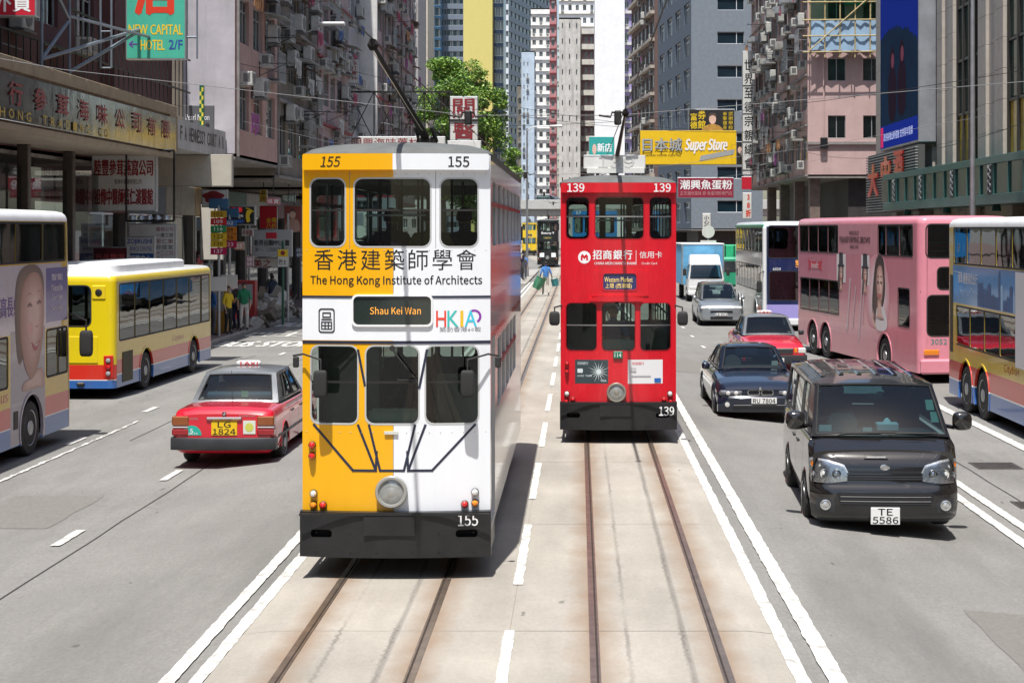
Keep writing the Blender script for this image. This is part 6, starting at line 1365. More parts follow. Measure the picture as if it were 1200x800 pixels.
# near block with its long canopy
tan = mat('canopy_tan', (.30, .235, .15), .7, var=.15, stain=.3); rust = W_('wall_maroon', (.085, .035, .035), stain=.4)
l1, i1 = block('shop_building', 'low maroon building with a deep shopfront canopy', [(-30, 26), (-14.6, 26), (-14.6, 49.6), (-30, 49.6)], 5.6, 22, [rust], [None, dict(near_spec, nx=7, ww=.55, ac=.4, zs=2.6, top=18)])
m = MB(); m.box(-14.6, -12.3, 26, 49.4, 5.75, 7.0); can = kid(l1, i1, 'canopy', m, mat('canopy_soffit', (.34, .28, .21), .8, var=.15, stain=.25))
for k in range(18):
    m = MB(); m.box(-14.55, -12.24, 26.02 + 1.3 * k, 26.02 + 1.3 * k + 1.285, 7.0, 7.3, b=.012); kid(l1, i1, 'canopy_coping', m, tan)
m = MB(); m.box(-12.30, -12.22, 26, 49.0, 5.70, 5.85); m.box(-12.30, -12.22, 48.6, 49.45, 5.85, 7.0); kid(l1, i1, 'canopy_edge', m, tan)
# glazed shop with deep window bays
for k in range(6):
    y = 27 + 3.7 * k; m = MB(); m.plate(rect(y + .15, .5, y + 3.5, 5.2), (), 0, right_M(-14.3)); kid(l1, i1, 'shop_window', m, pane_m); m = MB(); m.box(-14.45, -14.15, y - .12, y + .12, -.2, 5.75, b=.02); kid(l1, i1, 'pier', m, mat('pier_bronze', (.10, .085, .07), .4, .3, var=.2)); m = MB(); m.box(-16.6, -16.5, y, y + 3.7, -.2, 5.7); kid(l1, i1, 'back_wall', m, mat('shop_back2', (.12, .10, .085), .8, var=.4, scale=2))
    for (q, c) in ((.4, (.5, .08, .03)), (1.5, (.10, .20, .30)), (2.6, (.55, .52, .5))):
        m = MB(); m.box(-16.2, -15.6, y + q, y + q + .8, .8 + .3 * (k % 3), 2.9 + .5 * ((k + int(q)) % 2), b=.02); kid(l1, i1, 'display_case', m, mat('goods_b%d' % int(q), c, .7, var=.4, scale=4))
steel_mirror = mat('sign_polished_steel', (.30, .31, .32), .12, 1.0, var=.3, scale=2, bump=.35, bscale=1.6)
fs = thing('sign', 'polished steel fascia sign with red and gold characters along the canopy', 'sign', (-12.2, 37.7, 5.9))
for k in range(18):
    m = MB(); m.box(-.03, .0, -11.6 + 1.28 * k, -11.6 + 1.28 * k + 1.27, 0, 1.02, b=.008); obj('panel', m, steel_mirror, fs)
for k, ch in enumerate('國藥珠寶金行參茸海味公司有限'):
    m = MB(); lettering(m, ch, -10.6 + 1.6 * k, .60, .80, .50, right_M(.03), bold=.03); obj('character', m, mat('sign_char_red', (.26, .015, .02), .35), fs)
for k, ch in enumerate('LUK FOOK KAM HONG TRADING CO'):
    if ch != ' ': m = MB(); lettering(m, ch, -3 - 7.6 + .55 * k, .15, .3, .2, right_M(.03), bold=.03); obj('character', m, mat('sign_char_gold', (.6, .42, .05), .3, .4), fs)
# terrace railing above the canopy
for k in range(46):
    m = MB(); yy = 32 + .5 * k; m.box(-13.2, -13.17, yy, yy + .03, 7.3, 9.3 if yy > 42 else 8.2); kid(l1, i1, 'railing_bar', m, dark_metal)
for z in (8.15, 9.25):
    m = MB(); m.box(-13.21, -13.16, 42 if z > 9 else 32, 55, z, z + .05); kid(l1, i1, 'railing_rail', m, dark_metal)
m = MB(); m.box(-14.6, -12.6, 30, 40.5, 11.2, 11.3); m.v = [(x, y, z - (x + 14.6) * .45) for x, y, z in m.v]; kid(l1, i1, 'awning', m, mat('awning_green', (.03, .13, .085), .8, var=.3))
# white canopy next door with the court's name
m = MB(); m.box(-15, -12.3, 49.6, 56.5, 6.05, 6.95); cn = obj('canopy', m, W_('canopy_white', (.45, .44, .42), stain=.45)); tag(cn, 'white concrete canopy lettered with the name of the court', 'canopy')
for k, ch in enumerate('F A HENNESSY COURT A R'):
    if ch != ' ': m = MB(); lettering(m, ch, 50.2 + .28 * k, 6.55, .24, .42, right_M(-12.297), bold=.05); obj('character', m, ink, cn)
m = MB(); m.box(-30, -14.2, 49.65, 56.55, 5.6, 20); bt = obj('shop_building', m, rust); tag(bt, 'dark set-back wall between the canopy and the lilac end wall', 'building')
m = MB(); m.box(-13.4, -12.35, 54.9, 55.0, 6.95, 7.75, b=.01); sg = obj('sign', m, mat('sign_grey_board', (.10, .10, .11), .5)); tag(sg, 'grey sign board lettered Pearl Moon above the canopy', 'sign'); wtext(sg, 'Pearl Moon', -12.9, 7.35, .8, .2, front_M(0, 54.89, 0), white_ink)
m = MB(); m.box(-12.70, -12.56, 54.3, 54.44, 6.95, 8.4, b=.01); ck = obj('barber_pole', m, mat('pole_green', (.01, .10, .05), .4)); tag(ck, 'green pole chequered with yellow squares above the canopy', 'pole')
for k in range(9):
    for j in range(2):
        if (k + j) % 2: sheet(ck, 'square', mat('check_yellow', (.55, .48, .06), .5), rect(-12.695 + .065 * j, 7.05 + .14 * k, -12.63 + .065 * j, 7.19 + .14 * k), front_M(0, 54.296, 0))
# ---- right side of the street
stone = mat('stone_beige', (.40, .36, .31), .6, var=.1, stain=.2, bump=.1); glass_green = mat('curtain_glass', (.012, .045, .032), .05, .2, spec=.9, var=.6, scale=.4)
rb, ib = block('office_building', 'stone-faced building with tall dark green glazing', [(14.8, 38), (32, 38), (32, 79), (14.8, 79)], 5.9, 30, [mat('core_grey', (.12, .12, .12), .7)], [None])
def pil(y0, y1):
    n = 3; w = (y1 - y0) / n
    for z in [5.9 + 1.05 * k for k in range(14)]:
        for j in range(n):
            m = MB(); pr = .0 if j % 2 == 0 else .12; m.box(14.45 + pr, 14.8, y0 + j * w + .006, y0 + (j + 1) * w - .006, z + .006, z + 1.044, b=.006); kid(rb, ib, 'stone_panel', m, stone)
for (a, b) in ((62.6, 65.4), (55.2, 58.7), (47, 50.2), (66.2, 78.8)): pil(a, b)
for (a, b) in ((58.75, 62.55), (50.25, 55.15), (40, 46.9)):
    n = 4; w = (b - a) / n
    for j in range(n):
        for q in range(7):
            z = 5.95 + 2.05 * q; m = MB(); yellow = q == 0; m.box(14.69, 14.72, a + j * w + .05, a + (j + 1) * w - .05, z + .05, z + 2.0); kid(rb, ib, 'pane', m, mat('spandrel_yellow', (.50, .33, .03), .25, var=.3, scale=2, coat=.5) if yellow else glass_green)
    for j in range(n + 1):
        m = MB(); m.box(14.58, 14.76, a + j * w - .035, a + j * w + .035, 5.9, 20); kid(rb, ib, 'mullion', m, mat('mullion_bronze', (.06, .055, .05), .4, .5))
    for q in range(8):
        m = MB(); m.box(14.62, 14.76, a, b, 5.9 + 2.05 * q - .05, 5.9 + 2.05 * q + .05); kid(rb, ib, 'transom', m, MATS['mullion_bronze'])
m = MB(); m.box(15.3, 32, 38, 79, -.2, 5.9); kid(rb, ib, 'ground_floor', m, mat('arcade_stone', (.26, .24, .19), .7, var=.2))
for k in range(8):
    m = MB(); m.box(14.7, 15.3, 40 + 5 * k, 40.8 + 5 * k, -.2, 4.4, b=.03); kid(rb, ib, 'column', m, mat('arcade_stone', 0))
m = MB(); m.box(14.9, 15.05, 56.5, 68, 3.95, 4.75, b=.02); sg = obj('sign', m, mat('sign_olive', (.22, .20, .12), .5, var=.1)); tag(sg, 'olive shop sign under the green glazed canopy', 'sign')
for k, ch in enumerate('R利商'): wtext(sg, ch, -(66.0 - 2.9 * k), 4.4, 1.6, .6, left_M(14.895), ink, name='character', bold=.03)
# green glazed canopy walk
gm = mat('canopy_green', (.035, .13, .115), .45, .2, var=.12, coat=.2); gl_ = mat('canopy_glass', (.010, .040, .032), .18, spec=.3, var=.6, scale=1.2)
cw = thing('canopy_walk', 'green steel and glass canopy running above the pavement', 'canopy', (13.6, 55, 4.3))
inv = Matrix.Translation((-13.6, -55, -4.3))
for (z, h) in ((4.35, .32), (5.62, .24)):
    m = MB(); m.box(12.95, 13.12, 40, 69, z, z + h, b=.01); kid(cw, inv, 'beam', m, gm)
m = MB(); m.box(13.1, 15.3, 40, 69, 4.38, 4.48); kid(cw, inv, 'soffit', m, gm); m = MB(); m.box(13.1, 14.4, 40, 69, 5.72, 5.80); kid(cw, inv, 'roof', m, gm)
y = 40.4
while y < 68.9:
    m = MB(); m.box(12.96, 13.10, y - .05, y + .05, 4.67, 5.62); kid(cw, inv, 'post', m, gm)
    if int(round((y - 40.4) / 1.72)) % 3 == 0:
        m = MB(); m.box(12.94, 13.08, y + .06, y + .62, 4.67, 5.62)
        kid(cw, inv, 'lattice_panel', m, mat('lattice_dark', (.008, .025, .022), .5))
        for j in range(4):
            for s in (0, 1): m = MB(); m.tube([(12.93, y + .2 + .28 * s, 4.72 + .22 * j), (12.91, y + .28 + .12 * s, 4.82 + .22 * j), (12.93, y + .2 + .28 * s, 4.92 + .22 * j)], .018, 5); kid(cw, inv, 'scroll', m, galvanised)
    m = MB(); m.box(13.02, 13.04, y + .06, y + 1.66, 4.68, 5.61); kid(cw, inv, 'pane', m, gl_)
    y += 1.72
for y in (45, 52, 59, 66): m = MB(); m.cyl((13.4, y, 4.36), (13.4, y, 4.15), .12, .16, 12); kid(cw, inv, 'downlight', m, gm)
# LED screen on its steel box
led = thing('video_screen', 'large outdoor video screen showing two figures in dark blue', 'screen', (14.1, 70, 7.2))
inv = Matrix.Translation((-14.1, -70, -7.2))
m = MB(); m.box(13.82, 14.68, 65.9, 74.3, 7.1, 14.6, b=.03); kid(led, inv, 'housing', m, mat('screen_housing', (.40, .41, .43), .4, .6, var=.2, scale=1))
def led_mat(nm, c, e=.55): return mat(nm, c, .9, emit=e, spec=.04)
m = MB(); m.plate(rect(-74.2, 7.2, -66.0, 14.5), (), 0, left_M(13.815)); scr = kid(led, inv, 'display', m, None or mat('led_night', (.004, .010, .022), .9, emit=.9, var=.8, scale=.35, spec=.04))
m = MB(); m.plate([(-74.2, 14.5)] + [(-74.2 + 8.2 * k / 40, 12.3 - .012 * (k - 12) ** 2 * .12 + .22 * random.random()) for k in range(41)] + [(-66, 14.5)], (), 0, left_M(13.812)); kid(led, inv, 'display_image', m, led_mat('led_sky_blue', (.006, .018, .17), .4))
for (yy, zz) in ((71.4, 8.5), (69.3, 8.6)):
    m = MB(); m.plate([(-p[0], p[1]) for p in blob([(yy - .7, zz), (yy - .9, zz + 1.6), (yy - .5, zz + 2.1), (yy - .5, zz + 2.7), (yy, zz + 3.1), (yy + .5, zz + 2.7), (yy + .5, zz + 2.1), (yy + .9, zz + 1.6), (yy + .7, zz)])], (), 0, left_M(13.810)); kid(led, inv, 'display_image', m, led_mat('led_figure', (.012, .006, .012), .5))
    m = MB(); m.plate([(-a, b) for a, b in circle(yy - .1, zz + 2.45, .34, 14, .34)], (), 0, left_M(13.808)); kid(led, inv, 'display_image', m, led_mat('led_face', (.10, .028, .045), .6))
m = MB(); m.plate(rect(-74.2, 7.2, -66, 8.2), (), 0, left_M(13.811)); kid(led, inv, 'display_image', m, led_mat('led_caption', (.006, .018, .18), .5))
m = MB(); lettering(m, '政府將推出新措施 支持青年發展', -70.2, 7.68, 6.4, .36, left_M(13.808)); kid(led, inv, 'display_lettering', m, led_mat('led_white', (.5, .55, .8), .6))
m = MB(); m.plate(rect(-74.1, 7.25, -73.5, 8.15), (), 0, left_M(13.809)); kid(led, inv, 'display_image', m, led_mat('led_red', (.4, .02, .08), .7))
# louvred panel with red letters
lv = thing('sign', 'grey louvred panel carrying red bulb letters beside the canopy', 'sign', (13.7, 70, 4.4)); inv = Matrix.Translation((-13.7, -70, -4.4))
m = MB(); m.box(13.52, 13.8, 64.6, 75.7, 4.3, 6.95); kid(lv, inv, 'backing', m, mat('louvre_back', (.07, .07, .065), .7))
for k in range(22): m = MB(); m.box(13.42, 13.53, 64.6, 75.7, 4.34 + .118 * k, 4.39 + .118 * k); kid(lv, inv, 'slat', m, mat('louvre_grey', (.30, .30, .28), .6, var=.15))
for (ch, yy, zz, s) in (('大', 73.4, 5.75, 2.3), ('中', 70.4, 6.1, 1.9), ('酒', 67.6, 6.25, 1.9)):
    m = MB(); lettering(m, ch, -yy, zz, s, s * .62, left_M(13.30), bold=.06); lettering(m, ch, -yy, zz, s, s * .62, left_M(13.36), bold=.06); kid(lv, inv, 'character', m, mat('bulb_red', (.80, .015, .025), .3, coat=.5))
# pink corner tenement
pinkr = mat('plaster_pink_sunlit', (.50, .35, .33), .88, var=.08, scale=1.0, stain=.22, bump=.12, bscale=10)  # sunlight put into this lighter pink; the street side has a shaded copy
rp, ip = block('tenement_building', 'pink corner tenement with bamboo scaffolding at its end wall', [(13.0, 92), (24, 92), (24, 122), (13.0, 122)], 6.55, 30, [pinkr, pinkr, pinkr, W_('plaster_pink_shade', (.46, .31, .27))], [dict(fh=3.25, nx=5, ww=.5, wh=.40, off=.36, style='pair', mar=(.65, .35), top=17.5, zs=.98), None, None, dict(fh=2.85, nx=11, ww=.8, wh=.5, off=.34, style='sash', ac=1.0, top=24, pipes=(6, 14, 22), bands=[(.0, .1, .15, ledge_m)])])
for k in range(26):
    m = MB(); yy = 93 + k * 1.1; zz = random.choice((8.8, 11.6, 14.4, 17.2)) + random.uniform(-.3, .3); m.box(12.2 + random.uniform(-.2, .3), 12.98, yy, yy + random.uniform(.4, 1.0), zz, zz + random.uniform(.05, .5)); kid(rp, ip, 'window_cage' if k % 2 else 'awning', m, galvanised if k % 2 else mat('awning_tin', (.28, .27, .25), .6, var=.3))
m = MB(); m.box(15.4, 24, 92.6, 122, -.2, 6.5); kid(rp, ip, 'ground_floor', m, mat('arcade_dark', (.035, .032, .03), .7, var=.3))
for yy in (92.6, 99, 106, 113): m = MB(); m.box(13.2, 13.8, yy, yy + .6, -.2, 6.55, b=.02); kid(rp, ip, 'column', m, mat('arcade_pier', (.16, .12, .10), .7, var=.3, stain=.3))
m = MB(); m.box(12.99, 24, 91.86, 91.98, 8.35, 8.5); kid(rp, ip, 'ledge', m, ledge_m)
m = MB(); m.cyl((13.9, 91.9, 8.4), (13.9, 91.9, 20), .05, n=8); kid(rp, ip, 'drain_pipe', m, pinkr); m = MB(); m.box(13.7, 14.1, 91.7, 91.98, 8.1, 8.75, b=.04); kid(rp, ip, 'rain_hopper', m, ink)
# bamboo scaffolding with blue sheet and green netting
bamboo = mat('bamboo', (.42, .33, .16), .6, var=.3, scale=8); scf = thing('scaffolding', 'bamboo scaffolding with blue sheeting and green netting', 'scaffolding', (15, 91.2, 13.4)); inv = Matrix.Translation((-15, -91.2, -13.4))
for x in [13.0 + .85 * k for k in range(8)]: m = MB(); m.tube([(x, 91.2, 13.2), (x + .03, 91.2, 20)], .04, 6); kid(scf, inv, 'pole', m, bamboo)
for z in (13.5, 14.4, 15.3, 16.3, 17.4): m = MB(); m.tube([(12.6, 91.15, z), (19.2, 91.15, z + .05)], .04, 6); kid(scf, inv, 'pole', m, bamboo)
m = MB(); m.tube([(13.0, 91.1, 13.6), (17.5, 91.1, 17.6)], .04, 6); kid(scf, inv, 'pole', m, bamboo)
for x in (13.4, 15.4, 17.4): m = MB(); m.tube([(x, 91.2, 13.45), (x, 92, 13.3)], .04, 6); kid(scf, inv, 'bracket', m, bamboo)
m = MB(); n1, n2 = 26, 7; m.loft([[(13.1 + 6 * i / n1, 91.28 + .05 * math.sin(i * 2.1 + .3 * j) + random.uniform(-.012, .012), 13.6 + 1.7 * j / n2 + .04 * math.sin(i * 1.3)) for i in range(n1 + 1)] for j in range(n2 + 1)], cap=False, closed=False); kid(scf, inv, 'blue_sheet', m, mat('tarpaulin_blue', (.30, .44, .60), .5, var=.12, scale=1), smooth=60)
m = MB(); m.loft([[(13.05 + 6 * i / n1, 91.30 + .06 * math.sin(i * 1.7 + j), 15.35 + 3.2 * j / n2) for i in range(n1 + 1)] for j in range(n2 + 1)], cap=False, closed=False); kid(scf, inv, 'green_net', m, glass('net_green', (.55, .85, .68), .2, .6), smooth=60)
m = MB(); m.box(15.0, 16.2, 91.5, 91.7, 16.2, 18.4); kid(scf, inv, 'green_sheet', m, mat('sheet_green', (.02, .22, .13), .7, var=.3))
# ---- grey-blue corner building and those beyond the bend
slate = mat('wall_slate', (.085, .11, .14), .75, var=.1, stain=.12); slate2 = mat('wall_slate_pale', (.16, .185, .21), .75, var=.1)
e = (-.0936, .9956)
def along(p, d): return (p[0] + e[0] * d, p[1] + e[1] * d)
c0 = (10.7, 154); c1 = along(c0, 22)
rg_, ig = block('office_building', 'slate blue corner building with wide white-framed windows', [c0, (17.5, 154), (19, 176), c1], 3.5, 38, [slate2, slate, slate, slate], [dict(fh=3.2, nx=1, ww=2.55, wh=1.15, off=.35, style='wide', mar=(1.6, .9), zs=.5), None, None, dict(fh=3.2, nx=4, ww=.62, wh=.62, off=.2, style='white', ac=0, d=.25)])
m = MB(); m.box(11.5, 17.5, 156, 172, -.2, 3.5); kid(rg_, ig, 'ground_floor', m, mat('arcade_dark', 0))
brown = W_('wall_brown', (.13, .085, .075), stain=.2); b0 = along(c0, 25); b1 = along(c0, 45)
rn, in_ = block('tenement_building', 'brown tenement with long rows of air conditioners', [b0, (17, b0[1]), (18, b1[1]), b1], 3.3, 40, [brown], [None, None, None, dict(fh=3.0, nx=6, ww=.72, wh=.5, off=.3, style='sash', ac=1.0, bands=[(.0, .35, .5, W_('balcony_beige', (.42, .36, .30)))])])
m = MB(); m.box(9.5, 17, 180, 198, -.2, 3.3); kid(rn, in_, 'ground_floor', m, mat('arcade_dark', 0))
def tower(label, x0, x1, Y, ztop, wall, spec, depth=14, side=None, skew=0.0, z0=-.2, ws=None):
    a, b = (x0 - VX) / FPX * Y, (x1 - VX) / FPX * Y
    return block('tower_block', label, [(a, Y), (b, Y), (b + skew * depth, Y + depth), (a + skew * depth, Y + depth)], z0, ztop, ws or [wall], [spec, side if skew < 0 else None, None, side if skew >= 0 else None])
zt = lambda y, Y: CAMZ + (VY - y) / FPX * Y
blank_w = W_('wall_blank_white', (.76, .76, .75), stain=.06, var=.05)
tower('tall blank white end wall of a tower', 697, 732, 290, 52, blank_w, None)
purple = W_('wall_purple', (.34, .29, .50)); tower('purple and white tower squeezed beside the blank white wall', 730, 748, 300, 52, purple, dict(fh=2.9, nx=2, ww=.5, wh=.5, style='far', ac=.5, bands=[(.0, .5, .5, whitew)]))
bal = tower('tower of balconies painted maroon inside', 675, 697, 310, zt(38, 310), W_('wall_maroon_pale', (.26, .17, .19)), dict(fh=2.92, nx=2, ww=.45, wh=.55, style='far', ac=.3, mar=(1.4, .1), bands=[(.0, 1.0, 1.0, W_('balcony_cream', (.66, .64, .58), stain=.3))]))
strip_ = tower('narrow beige stair shaft of the balcony tower', 675, 681, 308, zt(22, 308), cream, None, depth=6)
tower('stained grey tower with slit windows', 655, 680, 300, zt(21, 300), W_('wall_stained', (.50, .48, .45), stain=.7), dict(fh=2.85, nx=3, ww=.16, wh=.36, style='slit', d=.3), depth=14, side=dict(fh=2.85, nx=4, ww=.6, wh=.5, style='far', ac=.6), ws=[W_('wall_stained', 0), W_('wall_stained', 0), W_('wall_stained', 0), soot], skew=-.095 * 0)
tower('broad white tower rising behind the stained one', 655, 698, 380, 62, blank_w, dict(fh=3.0, nx=5, ww=.42, wh=.42, style='far', ac=.6, bands=[(0, .15, .3, cream)]))
tower('thin tower painted red and pink', 644, 652, 400, 60, mat('wall_red_pink', (.44, .20, .21), .8, var=.2, stain=.3), dict(fh=3, nx=1, ww=.45, wh=.5, style='far', ac=.6, bands=[(0, .2, .5, redledge)]))
tower('white stepped tower with ribbon balconies', 622, 646, 425, zt(10, 425), W_('wall_ivory', (.78, .77, .73), stain=.15), dict(fh=3.0, nx=3, ww=.5, wh=.42, style='far', ac=.6, bands=[(.0, .12, .35, blank_w)]))
tower('pale blue tower end wall', 611, 626, 420, zt(60, 420), W_('wall_pale_blue', (.52, .64, .76), stain=.15), dict(fh=3, nx=2, ww=.3, wh=.35, style='far', ac=.4, mar=(.2, 1.2)), side=dict(fh=3, nx=4, ww=.5, wh=.5, style='far', ac=.9))
tower('cluttered tower edge hung with air conditioners', 606, 612, 430, zt(100, 430), soot, dict(fh=3, nx=1, ww=.5, wh=.5, style='far', ac=1.0))
gband = mat('tower_shaded_grey', (.13, .16, .20), .5, var=.15); wband = mat('tower_sunlit_white', (.62, .64, .66), .5, var=.08)  # light put into the colours: sunlit front white, shaded side grey
a0 = ((578 - VX) / FPX * 540, 540); a1 = ((596 - VX) / FPX * 540, 540); a2 = ((646 - VX) / FPX * 600, 600)
tb_, itb = block('tower_block', 'glass office tower banded in white and grey', [a0, a1, a2, (a0[0] - 2, 600)], 20, 100, [wband, gband], [dict(fh=3.55, nx=3, ww=.92, wh=.5, off=.4, style='far', d=.3), dict(fh=3.55, nx=12, ww=.93, wh=.52, off=.38, style='far', d=.3)])
m = MB(); m.plate([a0, a1, a2, (a0[0] - 2, 600)], (), 20, Matrix.Translation((0, 0, 20))); kid(tb_, itb, 'podium', m, gband)
yel = mat('wall_yellow', (.58, .50, .16), .8, var=.06, stain=.08); tower('tall plain yellow tower wall behind the tree', 543, 577, 400, 66, yel, None)
tower('dark glass tower edge beside the yellow wall', 577, 590, 405, 70, mat('tower_navy', (.02, .035, .07), .15, .3, var=.4, scale=.3), dict(fh=3.3, nx=2, ww=.9, wh=.7, style='far', off=.2))
tower('blue glass office tower with grey bands', 516, 545, 480, 90, mat('tower_bluegrey', (.17, .20, .25), .5, var=.1), dict(fh=3.15, nx=4, ww=.95, wh=.55, style='wide', off=.3))
tower('blue mirrored glass shaft behind the tree', 501, 517, 470, 90, mat('tower_blue_glass', (.02, .10, .20), .08, .4, var=.6, scale=.25), dict(fh=3.1, nx=2, ww=.9, wh=.8, style='wide', off=.1))
tower('cream tower wall next to the tenements', 486, 501, 300, 60, W_('wall_cream_tall', (.56, .50, .38), stain=.15), None)
tower('grey tower behind the far tenements', 440, 490, 260, 46, W_('wall_grey_far', (.30, .28, .27)), dict(fh=3, nx=5, ww=.5, wh=.5, style='far', ac=.5))
tower('weathered tower closing the view beside the slate building', 742, 800, 330, 60, W_('wall_far_beige', (.44, .40, .36)), dict(fh=3, nx=6, ww=.5, wh=.5, style='far', ac=.4))
# ---- the street goes on behind the viewer
bs_spec = dict(fh=3.4, nx=8, ww=.6, wh=.5, style='far', ac=.25, off=.3, zs=4.0)
for (x0, x1, y0, y1, h, wm, sd, lb) in ((-34, -14.8, -6, 25.8, 34, W_('wall_back_ochre', (.36, .30, .22)), 1, 'ochre tenement block before the canopied shops'), (-34, -14.6, -40, -6.2, 40, W_('wall_back_grey', (.26, .26, .25)), 1, 'grey tenement block further back along the canopied side'), (-34, -14.9, -78, -40.2, 30, mauve, 1, 'mauve block at the back of the street'),
        (15.0, 34, 4, 37.8, 38, W_('wall_back_cream', (.45, .40, .33)), -1, 'cream office block before the stone-faced building'), (14.8, 34, -34, 3.8, 32, W_('wall_back_blue', (.22, .25, .29)), -1, 'blue-grey block further back along the glazed side'), (15.1, 34, -78, -34.2, 44, W_('wall_back_tan', (.34, .27, .21)), -1, 'tan tower block at the back of the street')):
    h *= .55
    block('tenement_building', lb, [(x0, y0), (x1, y0), (x1, y1), (x0, y1)], -.2, h, [wm], [None, bs_spec if sd > 0 else None, None, bs_spec if sd < 0 else None])
# ---- flyover with cars
fo = thing('flyover', 'grey concrete flyover crossing the street', 'flyover', (-5, 232, -.2)); inv = Matrix.Translation((5, -232, .2)); conc = mat('flyover_concrete', (.36, .35, .33), .8, var=.1, stain=.25)
m = MB(); m.box(-70, 40, 226, 238, 5.4, 6.7, b=.05); kid(fo, inv, 'deck', m, conc)
for (y0, y1) in ((225.6, 225.9), (238, 238.3)): m = MB(); m.box(-70, 40, y0, y1, 6.3, 7.6, b=.03); kid(fo, inv, 'parapet', m, mat('parapet_pale', (.45, .45, .43), .8, var=.1, stain=.2))
for x in (-34, -14, 14): m = MB(); m.cyl((x, 232, -.2), (x, 232, 5.4), .9, n=16); kid(fo, inv, 'pier', m, conc)
pc = [o for o in bpy.data.objects if o.name.startswith('people_carrier')][0]
for k, (x, lb) in enumerate(((-7.2, 'pale car crossing the flyover above the black tram'), (-1.5, 'pale car on the flyover beside the red tram'), (-13, 'pale car on the flyover by the tree'))):
    c = copy_tree(pc); c.location = (x, 231, 6.7); c.rotation_euler = (0, 0, R(90)); c['label'] = lb; c['category'] = 'car'; c['group'] = 'cars on the flyover'
# ================================================================ FACADE CLUTTER
_cl = {}
def clutter_mesh(kind, k):
    if (kind, k) in _cl: return _cl[kind, k]
    r = random.Random(k * 31 + len(kind)); m = MB()
    if kind == 'window_cage':
        w, h, d = r.uniform(.9, 1.6), r.uniform(.8, 1.3), r.uniform(.35, .6)
        for i in range(8): x = -w / 2 + w * i / 7; m.box(x - .012, x + .012, -h / 2, h / 2, d - .02, d)
        for y in (-h / 2, 0, h / 2): m.box(-w / 2, w / 2, y - .015, y + .015, d - .025, d); m.box(-w / 2, -w / 2 + .02, y - .015, y + .015, 0, d); m.box(w / 2 - .02, w / 2, y - .015, y + .015, 0, d)
        m.box(-w / 2, w / 2, -h / 2 - .03, -h / 2, 0, d); mt = [galvanised]
    elif kind == 'awning':
        w, d = r.uniform(1.0, 2.0), r.uniform(.5, .9); m.add([(-w / 2, .15, 0), (w / 2, .15, 0), (w / 2, -.05, d), (-w / 2, -.05, d), (-w / 2, .12, 0), (w / 2, .12, 0), (w / 2, -.08, d), (-w / 2, -.08, d)], [(0, 3, 2, 1), (4, 5, 6, 7), (3, 7, 6, 2), (0, 4, 7, 3), (1, 2, 6, 5)]); mt = [mat('awning_tin_%d' % (k % 3), [(.20, .19, .17), (.13, .08, .06), (.30, .32, .33)][k % 3], .6, var=.3)]
    elif kind == 'laundry':
        m.box(-.8, .8, -.012, .012, .5, .52, 1); x = -.7
        while x < .6: w = r.uniform(.25, .45); h = r.uniform(.4, .8); m.loft([[(x + w * i / 4, -h * j / 3, .51 + .03 * math.sin(i * 2 + j)) for i in range(5)] for j in range(4)], cap=False, closed=False); x += w + .05
        mt = [mat('cloth_%d' % (k % 5), [(.40, .10, .16), (.10, .16, .35), (.50, .50, .48), (.45, .22, .10), (.30, .10, .25)][k % 5], .9, var=.2), galvanised]
    elif kind == 'bracket':
        m.box(-.02, .02, -.3, .3, 0, .03); m.box(-.02, .02, .2, .23, 0, 1.2); m.tube([(0, -.25, .02), (0, .2, 1.0)], .015, 4); m.box(-.5, .5, .22, .24, 1.15, 1.18); mt = [dark_metal]
    else:
        m.box(-.45, .45, -.35, .35, .08, .45, b=.03); m.lathe([(.27, .45), (.27, .47), (.22, .47)], None, 14, 1); m.box(-.5, .5, -.42, -.38, 0, .5, 1); mt = [ac_m, ac_grille]
    _cl[kind, k] = m.mesh(kind, mt, 0); return _cl[kind, k]
def clutter(root, inv, x, sgn, Y0, Y1, z0, z1, n, seed, kinds=('window_cage', 'awning', 'laundry', 'bracket', 'condenser', 'condenser', 'awning')):
    r = random.Random(seed)
    for k in range(n):
        kd = r.choice(kinds); T = (right_M if sgn > 0 else left_M)(x, r.uniform(Y0 + .8, Y1 - .8), r.uniform(z0, z1)); link(kd, clutter_mesh(kd, r.randrange(6)), root, inv @ T)
clutter(l2, i2, -12.0, 1, 56.6, 64.6, 7.5, 13.5, 14, 1); clutter(l3, i3, -12.1, 1, 64.6, 75, 6.5, 14.5, 30, 2); clutter(l4, i4, -12.2, 1, 75, 86, 6.5, 16, 34, 3); clutter(l5, i5, -13.0, 1, 86, 96.5, 6.5, 18, 22, 4); clutter(l6, i6, -12.0, 1, 97, 119, 6.5, 22, 70, 5)
clutter(rp, ip, 13.0, -1, 92, 122, 7, 18, 75, 6); clutter(rn, in_, b0[0] - .9, -1, b0[1], b0[1] + 9, 10, 28, 12, 7); clutter(l1, i1, -14.6, 1, 34, 49, 8, 13, 16, 8)

